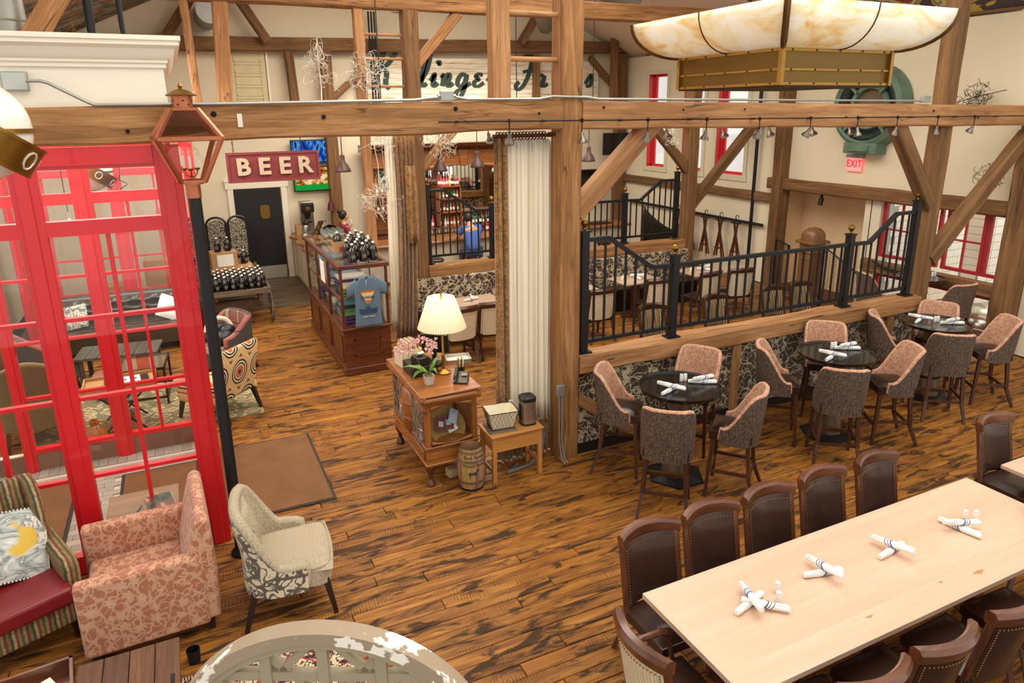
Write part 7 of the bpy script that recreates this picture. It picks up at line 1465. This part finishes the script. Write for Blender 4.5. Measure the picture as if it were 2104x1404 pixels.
wt = wires('tree shaped tangle of silver wire above the beam', (2.28, 11.9, 4.7), .42, 60, 1, tree(.8, .5)); MB().tube([(0, .05, -.7), (.02, .05, -.3), (0, .05, .1), (.01, .05, .42)], .012, 5).build('trunk', SILVW, wt)
w2 = wires('loose tangle of silver wire by the inner ladder', (3.0, 11.85, 4.62), .5, 60, 2, ball(.17)); MB().tube([(0, 0, .3), (.03, 0, 0), (0, 0, -.4)], .006, 5).build('support_wire', SILVW, w2)
w3 = wires('drooping silver wire tangle beside the brown drape', (3.02, 11.6, 2.55), .45, 60, 3, ball(.15)); MB().tube([(0, .1, 1.0), (.05, .05, .6), (.03, 0, .3)], .006, 5).build('support_wire', SILVW, w3)
w4 = wires('silver wire twigs under the beam above the booth', (4.2, 11.7, 3.5), .5, 45, 4, ball(.16)); MB().tube([(-.2, 0, .3), (0, 0, 0), (.25, 0, -.1)], .006, 5).build('support_wire', SILVW, w4)
w5 = wires('silver wire roll hanging under the beam by the drape', (3.2, 11.75, 3.6), .4, 40, 5, ball(.14)); MB().tube([(0, .2, .3), (0, .05, .1), (0, 0, 0)], .006, 5).build('support_wire', SILVW, w5)
w6 = wires('dark twiggy wire branch on the right wall above the beam', (11.85, 7.4, 4.1), .45, 40, 6, ball(.12), .004, IRON); MB().tube([(.1, .5, -.1), (0, .1, 0), (0, -.45, .12)], .006, 5).build('support_wire', IRON, w6)
w7 = wires('dark twiggy wire branch on the right wall over the brewery', (11.8, 6.95, 2.9), .4, 30, 7, ball(.12), .004, IRON); MB().tube([(.1, 0, -.3), (0, 0, 0), (0, -.2, .2)], .006, 5).build('support_wire', IRON, w7)
w8 = wires('silver wire bird hanging by spotlights near the windows', (5.45, 6.95, 3.68), .2, 26, 8, ball(.06)); MB().tube([(0, -.2, .18), (0, -.05, .06), (0, 0, 0)], .004, 5).build('support_wire', SILVW, w8)
t = thing('whisk', 'large steel whisk hanging among the wires', 'whisk', (3.2, 11.75, 2.95))
for k in range(6): a = k * PI / 6; MB().tube([(.06 * math.sin(b) * math.cos(a), .06 * math.sin(b) * math.sin(a), -.28 + .14 * (1 - math.cos(b)) * -1 + .28) for b in [j * 2 * PI / 12 for j in range(13)]], .004, 4).build('loop', STEEL, t)
MB().cyl((0, 0, 0), (0, 0, .16), .014, n=8).cyl((0, 0, .16), (0, .2, .8), .004, n=5).build('handle', STEEL, t)
# ================================================================ RIGHT WALL FITTINGS
t = thing('exit_sign', 'glowing red EXIT sign on the right wall', 'sign', (12.14, 9.77, 2.9), -PI / 2); MB().bx(-.19, .19, -.03, .06, .12, .19).build('housing', GALV, t, smooth=False); MB().bx(-.17, .17, -.006, .006, -.14, .12).build('panel', plain('clear_red_panel', '#f2a9a4', .3, Emission_Color=lin('#ff6a6a'), Emission_Strength=.9), t, smooth=False); text('exit_lettering', 'EXIT', .2, emit('exit_red', '#e0122a', 1.2), t, (0, -.01, 0), UP, .002, scale=(.85, 1, 1.1))
VERD = plain('verdigris_copper', '#6a8370', .65, .1, var=.25, vs=5); VERDD = plain('dark_patina', '#26332f', .55, .3, var=.3, vs=6)
t = thing('copper_roundel', 'large round verdigris copper window frame on the right wall', 'roundel', (12.0, 9.5, 3.98)); 
MB().grid(lambda u, v: (lambda a, q: (q[1], math.cos(a) * q[0], math.sin(a) * q[0]))(u * 2 * PI, [(.78, .18), (.74, -.06), (.66, -.12), (.6, -.05), (.44, .06), (.4, -.02), (.34, .0), (.33, .16)][round(v * 7)]), 48, 8, True).build('outer_ring', VERD, t, ang=.5)
MB().grid(lambda u, v: (lambda a, q: (q[1], math.cos(a) * q[0], math.sin(a) * q[0]))(u * 2 * PI, [(.62, -.075), (.44, .03)][round(v)]), 48, 2, True).build('dark_panel', VERDD, t, solid=.02)
for k in range(4): a = PI / 4 + k * PI / 2; MB().bar((-.03, .36 * math.cos(a), .36 * math.sin(a)), (-.06, .64 * math.cos(a), .64 * math.sin(a)), .07, .05).build('keystone', VERD, t, smooth=False)
MB().bx(-.12, .18, -.36, .36, -.86, -.66).bx(-.16, .18, -.2, .2, -.82, -.7).build('sill_bracket', VERD, t, bevel=.01); MB().bx(.1, .18, -.34, .34, -.34, .34).build('backing', plain('dusty_backing', '#6e5c48', .8), t, smooth=False)
tag(MB().cyl((12.08, 12.35, 0), (12.08, 12.35, 6.2), .04, n=12).build('standing_pipe', BLACKM), 'tall black pipe running up the right wall', 'pipe'); tag(MB().cyl((12.1, 12.0, 1.37), (12.1, 17.4, 1.37), .035, n=10).build('rail_pipe', BLACKM), 'horizontal black pipe rail with hooks and hanging stools', 'pipe')
for i, yy in enumerate((12.75, 13.3, 13.85, 14.4, 14.95)):
    t = thing('iron_hook', 'curled black iron hook on the pipe rail, %s from the front' % ords[i], 'hook', (12.03, yy, 1.4)); MB().tube([(0, .05 * math.cos(a), .06 + .05 * math.sin(a)) for a in [-1.2 + k * .45 for k in range(11)]], .01, 6).build('hook', IRON, t)
    t = thing('folding_stool', 'folded wooden stool hanging from the pipe rail, %s from the front' % ords[i], 'stool', (11.98, yy - .02, .42))
    for sg in (-1, 1): MB().bar((sg * .02, sg * .16, 0), (-sg * .02, -sg * .08, .92), .022, .04).build('leg', MAHOGZ, t, smooth=False); MB().bar((sg * .02 + .03, sg * .16 - .05, 0), (-sg * .02 + .03, -sg * .08 + .02, .9), .022, .036).build('leg', MAHOGZ, t, smooth=False)
    MB().bar((0, -.13, .22), (0, .13, .22), .03, .03).build('rung', MAHOG, t, smooth=False); MB().bx(-.04, .04, -.14, .14, .9, .935).build('seat', LEATHS, t, bevel=.01)
t = thing('newel_post', 'carved oak newel post with domed top by the stair alcove', 'newel', (11.2, 9.75, 0)); NEW = wood('brown_oak_newel', '#5a3a1c', '#7d552c', '#976b3c', 'z', .45, 1.0, 0, .15, .2)
MB().bx(-.17, .17, -.17, .17, 0, 1.4).bx(-.2, .2, -.2, .2, 0, .3).build('shaft', NEW, t, bevel=.012); MB().bx(-.23, .23, -.23, .23, 1.4, 1.46).bx(-.19, .19, -.19, .19, 1.22, 1.25).build('cap_moulding', NEW, t, bevel=.01); MB().lathe([(.2, 1.46), (.2, 1.56), (.17, 1.64), (.1, 1.7), (.001, 1.72)], n=24, sq=3).build('domed_top', NEW, t)
for a, b in (((-.12, -.176), (.12, -.176)), ((-.176, -.12), (-.176, .12))): MB().bar((a[0], a[1], .4), (b[0], b[1], .4), .012, .02).bar((a[0], a[1], 1.1), (b[0], b[1], 1.1), .012, .02).build('panel_moulding', NEW, t, smooth=False)
def mesh_panel(label, pts, loc):
    t = thing('mesh_railing', label, 'railing', loc); MB().tube(pts, .026, 8, True).build('tube_frame', BLACKM, t); a, b, c, d = [Vector(p) for p in (pts[0], pts[1], pts[2], pts[3])]; w = MB()
    for k in range(1, 14): q = k / 14; w.tube([a + (b - a) * q, d + (c - d) * q], .004, 3)
    for k in range(1, 22): q = k / 22; w.tube([a + (d - a) * q, b + (c - b) * q], .004, 3)
    tag(w.build('wire_infill', BRONZE, t, smooth=False), kind='stuff')
mesh_panel('black tube railing with wire mesh left of the newel post', [(0, 0, .026), (.3, .62, .026), (.3, .62, 1.3), (0, 0, 1.3)], (11.0, 10.15, 0)); mesh_panel('sloping wire mesh stair railing right of the newel post', [(0, 0, .026), (.1, -.95, .026), (.1, -.95, .85), (0, 0, 1.36)], (11.25, 9.5, 0))
t = thing('handrail', 'short dark handrail on the wall right of the stair', 'handrail', (12.0, 8.7, 1.0)); MB().tube([(0, .3, .1), (0, 0, .02), (0, -.35, 0)], .02, 8).build('rail', BLACKM, t); MB().bar((0, 0, .02), (.15, 0, -.02), .02, .02).build('bracket', BLACKM, t)
t = thing('wall_spotlight', 'small black spotlight under the alcove timber', 'spotlight', (12.3, 10.6, 2.14)); MB().cyl((0, 0, 0), (-.03, 0, -.16), .05, n=14).build('can', BLACKP, t); MB().bx(-.02, .02, -.02, .02, 0, .12).build('bracket', BLACKP, t)
t = thing('booth_shell', 'tall curved dark booth back behind the rear railing', 'booth', (11.1, 14.3, 0)); MB().grid(lambda u, v: (lambda a: (-.72 * math.cos(a), .42 * math.sin(a) - .1, v * (1.66 - .75 * sstep(.1, .8, u))))(PI * u), 19, 8).build('curved_back', plain('dark_olive_leather', '#2b2415', .4, var=.15), t, solid=.06, ang=1.5); MB().bx(-.6, .6, -.15, .2, 0, .45).build('seat', LEATHS, t, bevel=.03)
# ---- brewery
SST = plain('polished_tank_steel', '#c9c4b8', .22, 1.0, var=.04)
t = thing('brew_tank', 'domed stainless steel brew tank behind the low window', 'tank', (13.15, 7.3, -.02)); MB().lathe([(.53, .04), (.55, .06), (.55, .2), (.52, .29), (.4, .43), (.2, .51), (.08, .53)], n=36).build('vessel', SST, t); MB().lathe([(.09, .52), (.09, .57), (.05, .59)], n=16).tube([(.0, 0, .59), (.0, 0, .66), (.0, -.15, .66)], .02, 8).build('valve', STEEL, t); MB().lathe([(.555, .1), (.57, .11), (.57, .14), (.555, .15)], n=36, capb=False, capt=False).build('band', STEEL, t)
for k in range(3): a = k * 2.1; MB().cyl((.5 * math.cos(a), .5 * math.sin(a), 0), (.5 * math.cos(a), .5 * math.sin(a), .06), .04, n=10).build('leg', STEEL, t)
t = thing('process_rack', 'white worktop with steel pipes and black hood in the brewery', 'bench', (14.6, 7.3, -.02)); MB().bx(0, 1.8, 0, .7, .85, .9).build('top', WTILE, t, smooth=False); MB().bx(.05, 1.75, .05, .65, 0, .85).build('cabinet', WTILE, t, smooth=False); MB().cyl((0, .3, 1.5), (1.8, .3, 1.5), .06, n=12).build('pipe', STEEL, t); MB().bx(0, 1.6, .1, .6, 1.9, 2.4).build('hood', BLACKP, t, smooth=False); MB().bx(.05, .1, .3, .35, .9, 1.9).build('bracket', STEEL, t, smooth=False)
# ================================================================ LOUNGE BEHIND THE VESTIBULE
CHES = plain('dark_green_brown_leather', '#3b3425', .3, var=.12, vs=5, Coat_Weight=.12)
t = thing('chesterfield_sofa', 'dark buttoned leather chesterfield sofa behind the vestibule', 'sofa', (-1.1, 13.6, 0)); SW = 1.2
def tuft(u, v, nu, nv):
    a = u * nu; b = v * nv; r_ = int(b + .5); off = .5 if r_ % 2 else 0; dx = (a - off) - round(a - off); dy = b - round(b); d2 = dx * dx * 1.2 + dy * dy * 1.6
    return -.13 * math.exp(-d2 * 6.5)
MB().grid(lambda u, v: (-SW + .12 + (2 * SW - .24) * u, .28 - .1 * math.sin(PI * .5 * v) - tuft(u, v, 7, 3) * 1.0 - .06 * math.sin(PI * v), .46 + .42 * v), 71, 22).build('tufted_back', CHES, t, ang=2); MB().bx(-SW, SW, .3, .5, .12, .8).build('outside_back', CHES, t, bevel=.03)
MB().cyl((-SW, .38, .84), (SW, .38, .84), .1, n=16).build('back_roll', CHES, t)
MB().grid(lambda u, v: (-SW + .14 + (2 * SW - .28) * u, -.5 + .78 * v, .45 + .02 * (1 - (2 * v - 1) ** 6) + tuft(u, v, 7, 4) * .6), 61, 25).build('tufted_seat', CHES, t, ang=2); MB().bx(-SW + .1, SW - .1, -.52, .4, .14, .45).build('base', CHES, t, bevel=.02)
for sx in (-1, 1):
    MB().bx(min(sx * (SW - .16), sx * SW), max(sx * (SW - .16), sx * SW), -.52, .45, .12, .74).build('arm', CHES, t, bevel=.03); MB().cyl((sx * (SW - .05), -.54, .76), (sx * (SW - .05), .45, .76), .11, n=16).build('arm_roll', CHES, t)
    for yy in (-.45, .4): MB().lathe([(.035, 0), (.05, .06), (.03, .13)], (sx * (SW - .12), yy, 0), 12).build('bun_foot', DARKF, t)
bt_ = MB()
for r_ in range(1, 3):
    for k in range(8):
        u = (k + (.5 if r_ % 2 else 0)) / 7
        if u <= 1: bt_.sphere((-SW + .12 + (2 * SW - .24) * u, .28 - .1 * math.sin(PI * .5 * r_ / 3) + .1 - .06 * math.sin(PI * r_ / 3), .46 + .14 * r_), .018, 6, 4)
tag(bt_.build('buttons', CHES, t), kind='stuff')
nl = MB()
for i in range(80): nl.lathe([(.008, 0), (.004, .005)], (-SW + .12 + i * .027, -.525, .43), 4)
tag(nl.build('nailheads', STEEL, t, smooth=False), kind='stuff')
def cushion(label, loc, rot, mt, s=.42):
    t = thing('throw_pillow', label, 'pillow', loc); t.rotation_euler = rot
    MB().grid(lambda u, v: ((u - .5) * s, v * s, .06 * (1 - (2 * u - 1) ** 4) * (1 - (2 * v - 1) ** 4)), 11, 11).grid(lambda u, v: ((u - .5) * s, v * s, -.06 * (1 - (2 * u - 1) ** 4) * (1 - (2 * v - 1) ** 4)), 11, 11).build('cover', mt, t, ang=2)
cushion('crumpled white pillow at the right end of the leather sofa', (-.45, 13.4, .5), (1.1, .5, .2), LINEN); cushion('embroidered cream and blue pillow at the left end of the sofa', (-1.85, 13.42, .5), (1.0, -.2, -.2), floral('embroidered_pillow', '#d8cdb8', '#4a5a68', 12, None, .9, .04))
g = G('tartan_plaid'); v = g.n('TexCoord').outputs['Object']; sp = g.n('SeparateXYZ', (0, v))
def band(ax, sc, w, ph=0.0): return g.math('SUBTRACT', 1.0, g.step(g.math('ABSOLUTE', g.math('SUBTRACT', g.math('FRACT', g.math('ADD', g.math('MULTIPLY', sp.outputs[ax], sc), ph)), .5)), w, w + .02))
c = g.mix(g.math('MULTIPLY', band(0, 4.5, .22), .7), lin('#6f675d'), lin('#a4564e')); c = g.mix(g.math('MULTIPLY', band(2, 4.5, .22), .55), c, lin('#8d4a44')); c = g.mix(g.math('MULTIPLY', band(0, 4.5, .05, .4), .8), c, lin('#c9a96b')); c = g.mix(g.math('MULTIPLY', band(2, 4.5, .05, .35), .8), c, lin('#2f3230')); TART = g.bsdf(c, .9)
GREYW = plain('charcoal_wool', '#4c4741', .9, var=.08)
def tub(label, loc, rz, m_out, m_in, H=.88, rim=None):
    t = thing('tub_armchair', label, 'armchair', loc, rz); shell(t, u_plan(.38, .38, 2.0, 3.2), lambda u: H - .28 * sstep(.35, .95, abs(u)), .16, .1, m_out, m_in, rim or m_in, 29, 8, .03, .05, .3)
    MB().grid(lambda u, v: ((u - .5) * .6, -.28 + .66 * v, .40 + .06 * (1 - (2 * u - 1) ** 6) * (1 - (2 * v - 1) ** 6)), 11, 11).build('seat_cushion', m_in, t, ang=1.5); MB().bx(-.31, .31, -.3, .38, .16, .41).build('base', m_out, t, bevel=.02)
    for sx in (-1, 1):
        for yy in (-.3, .3): MB().bar((sx * .26, yy, .17), (sx * .29, yy * 1.15, 0), .05, .05, (0, 1, 0), .6).build('leg', DARKF, t, smooth=False)
    return t
tub('grey and red plaid tub armchair near the cart', (.38, 11.6, 0), PI / 2 + .5, GREYW, TART)
t = thing('folded_jacket', 'dark puffer jacket with cream lining lying in the plaid armchair', 'jacket', (.36, 11.5, .47), .4)
for k, (x, yy, z, r_) in enumerate(((0, 0, .1, .17), (-.12, .06, .12, .13), (.1, .08, .18, .14), (-.02, .12, .24, .12))): MB().sphere((x, yy, z), r_, 12, 8, 1.1, .8, .75).build('padded_fold', plain('navy_puffer', '#1f232c', .35, var=.2, vs=12) if k == 0 else D.materials['navy_puffer'], t, ang=2)
MB().tube([(.2 * math.cos(a), .1 + .05 * math.sin(a), .22 + .17 * math.sin(a)) for a in [k * PI / 10 for k in range(11)]], .04, 8).build('cream_lining', CREAMF, t)
t = tub('plaid armchair at the left end of the leather sofa', (-2.15, 11.9, 0), -1.1, GREYW, TART)
g = G('suzani_medallion'); v = g.obj(False); sc_ = 2.7
mp = g.map(v, (sc_, 1, sc_ * .85), rot=(0, 0, 0)); s3 = g.n('SeparateXYZ', (0, mp)); fx = g.math('SUBTRACT', g.math('FRACT', g.math('ADD', s3.outputs[0], g.math('MULTIPLY', g.math('FLOOR', s3.outputs[2]), .5))), .5); fz = g.math('SUBTRACT', g.math('FRACT', s3.outputs[2]), .5)
rr_ = g.math('SQRT', g.math('ADD', g.math('MULTIPLY', fx, fx), g.math('MULTIPLY', fz, fz)))
c = g.ramp(rr_, [(0, lin('#4a2018')), (.07, lin('#c4683f')), (.2, lin('#e3d0a4')), (.25, lin('#2f2018')), (.3, lin('#e9dcbc')), (.345, lin('#352419')), (.4, lin('#d3b27c')), (.55, lin('#d9bd8c')), (.62, lin('#8a4a2c'))], 'CONSTANT'); SUZ = g.bsdf(c, .85)
t = thing('medallion_chair', 'slipper chair upholstered in cream fabric with large round medallions', 'armchair', (.14, 9.84, 0), .8)
m = MB(); m.prism([(-.36, .3), (-.24, .3), (-.3, .75), (-.42, 1.02), (-.48, 1.04), (-.5, .98), (-.42, .6)], 0, -.36, .36); m.build('back', SUZ, t, bevel=.04, seg=3)
MB().bx(-.36, .36, -.35, .36, .28, .46).build('seat_cushion', SUZ, t, bevel=.05, seg=3)
for sx in (-1, 1):
    MB().bx(min(sx * .3, sx * .4), max(sx * .3, sx * .4), -.38, .3, .28, .6).build('arm', SUZ, t, bevel=.05, seg=3)
    for yy in (-.36, .3): MB().bar((sx * .3, yy, .3), (sx * .32, yy * 1.25, 0), .055, .055, (0, 1, 0), .6).build('leg', DARKF, t, smooth=False)
OLIV = plain('olive_brown_velvet', '#6f5d35', .85, var=.12, vs=4, Sheen_Weight=.4)
t = thing('wingback_chair', 'olive velvet wingback chair seen from behind through the glass', 'armchair', (-1.98, 10.05, 0), .1)
shell(t, u_plan(.4, .36, 1.7, 3.4), lambda u: 1.1 - .1 * sstep(.0, .5, abs(u)) - .35 * sstep(.55, .95, abs(u)), .24, .1, OLIV, OLIV, OLIV, 29, 8, .1, .05, .35)
MB().bx(-.33, .33, -.28, .4, .24, .46).build('seat_cushion', OLIV, t, bevel=.04, seg=3)
for sx in (-1, 1):
    for yy in (-.33, .33): MB().bar((sx * .29, yy, .25), (sx * .32, yy * 1.1, 0), .055, .055, (0, 1, 0), .6).build('leg', WALN, t, smooth=False)
GRNT = wood('green_grey_planks', '#2f332b', '#4a4f43', '#626757', 'y', .5, 1.0, .3, .2, .2)
t = thing('slatted_coffee_table', 'low coffee table of dark green planks before the leather sofa', 'table', (-1.75, 11.75, 0), -.12)
for i in range(7): MB().bx(i * .165 + .003, i * .165 + .16, 0, .66, .42, .455).build('plank', GRNT, t, smooth=False)
for x in (.05, 1.05):
    for yy in (.06, .56): MB().bx(x, x + .06, yy, yy + .06, 0, .42).build('leg', GRNT, t, smooth=False)
t = thing('glass_display_table', 'glass topped dark metal display table in the lounge', 'table', (-.76, 10.85, 0), -.08); MB().bx(-.3, .3, -.34, .34, .55, .562).build('glass_top', GLASSD, t, smooth=False)
m = MB()
for z in (.53, .1): 
    for a, b, c, d in ((-.31, .31, -.35, -.32), (-.31, .31, .32, .35), (-.31, -.28, -.35, .35), (.28, .31, -.35, .35)): m.bx(a, b, c, d, z, z + .03)
m.build('frame', IRON, t, smooth=False)
for x in (-.295, .295):
    for yy in (-.335, .335): MB().bx(x - .015, x + .015, yy - .015, yy + .015, 0, .55).build('leg', IRON, t, smooth=False)
t = thing('leather_pouf', 'worn pink brown leather pouf under the glass table', 'pouf', (-1.25, 11.2, 0)); MB().lathe([(.2, 0), (.26, .08), (.26, .28), (.2, .36), (.001, .37)], n=20).build('cushion', plain('pink_brown_leather', '#8a5a50', .5, var=.15), t); MB().lathe([(.262, .17), (.268, .18), (.262, .19)], n=20, capb=False, capt=False).build('seam', DARKF, t)
t = thing('tray_table', 'wooden tray table with a newspaper on twisted iron legs', 'table', (-1.0, 9.98, 0), .02); TRW = wood('honey_tray_wood', '#8f6c3d', '#b08a55', '#c6a26e', 'x', .5, 1.0, 0, .1, .2)
MB().bx(-.42, .42, -.26, .26, .57, .59).build('tray_base', TRW, t, smooth=False)
for a, b, c, d in ((-.42, .42, -.27, -.25), (-.42, .42, .25, .27), (-.43, -.41, -.27, .27), (.41, .43, -.27, .27)): MB().bx(a, b, c, d, .57, .635).build('tray_side', TRW, t, smooth=False)
for sx in (-1, 1): MB().bar((sx * .3, -.22, .57), (-sx * .25, -.26, 0), .03, .02).build('leg', IRON, t, smooth=False); MB().bar((sx * .3, .22, .57), (-sx * .25, .26, 0), .03, .02).build('leg', IRON, t, smooth=False)
t = thing('newspaper', 'newspaper on a dark book in the tray table', 'newspaper', (-.92, 9.98, .592), .1); MB().bx(-.26, .26, -.14, .14, 0, .03).build('book', BLACKP, t, smooth=False); MB().bx(-.24, .16, -.13, .13, .03, .036).build('sheets', PAPER, t, smooth=False)
for k in range(3): MB().bx(-.2 + k * .12, -.12 + k * .12, -.02, .03, .036, .037).build('printed_picture', BLACKP, t, smooth=False)
t = thing('amber_jug', 'amber glazed jug on the lounge floor by the inner red wall', 'jug', (-1.28, 9.3, 0)); MB().lathe([(.09, 0), (.13, .06), (.14, .16), (.1, .28), (.05, .34), (.055, .4), (.045, .4), (.03, .3)], n=20, capt=False).build('jug', plain('amber_glaze', '#a8681c', .2, var=.2, Coat_Weight=.4), t); MB().tube([(.05, 0, .38), (.12, 0, .36), (.14, 0, .26), (.12, 0, .22)], .012, 6).build('handle', D.materials['amber_glaze'], t)
t = thing('book_crate', 'small crate of pale books on the lounge rug', 'crate', (-1.0, 9.85, 0), .3)
for a, b, c, d in ((-.16, .16, -.12, -.105), (-.16, .16, .105, .12), (-.16, -.145, -.12, .12), (.145, .16, -.12, .12)): MB().bx(a, b, c, d, 0, .16).build('side', TRW, t, smooth=False)
for i in range(6): MB().bx(-.135 + i * .046, -.096 + i * .046, -.09, .09, .01, .22).build('book', (PAPER, BRASSL, GALV)[i % 3], t, smooth=False)
g = G('kilim_rug'); v = g.n('TexCoord').outputs['Object']; w = g.n('TexVoronoi', ('Vector', g.map(v, (7, 7, 1))), ('Scale', 1.0), distance='MANHATTAN'); c = g.ramp(w.outputs[0], [(0, lin('#a39264')), (.22, lin('#6a6245')), (.4, lin('#8c4a3a')), (.5, lin('#c4b489')), (.68, lin('#54543f'))], 'CONSTANT'); KRUG = g.bsdf(g.mix(g.math('MULTIPLY', g.noise(v, 40, 2), .5), c, lin('#b3a57a')), .95)
t = thing('kilim_rug', 'faded geometric kilim rug on the lounge floor', 'rug', (-.72, 10.5, .001), .03); MB().bx(-1.4, 1.4, -1.0, 1.0, 0, .008).build('pile', KRUG, t, smooth=False)
for args in (('brown moving box left of the lounge stack', (-1.35, 15.5, 0), (.75, .5, .75)), ('brown moving box right of the gap behind the sofa', (-.45, 15.4, 0), (.6, .5, .72)), ('brown moving box on top of the right lounge box', (-.5, 15.4, .722), (.58, .48, .5)), ('tall brown box behind the lounge boxes', (-.2, 16.2, 0), (.5, .5, 2.1)), ('brown box in the far left lounge corner', (-2.6, 15.6, 0), (.6, .5, 1.5)), ('small box on top of the far left lounge box', (-2.6, 15.6, 1.502), (.5, .45, .6))): carton(*args)
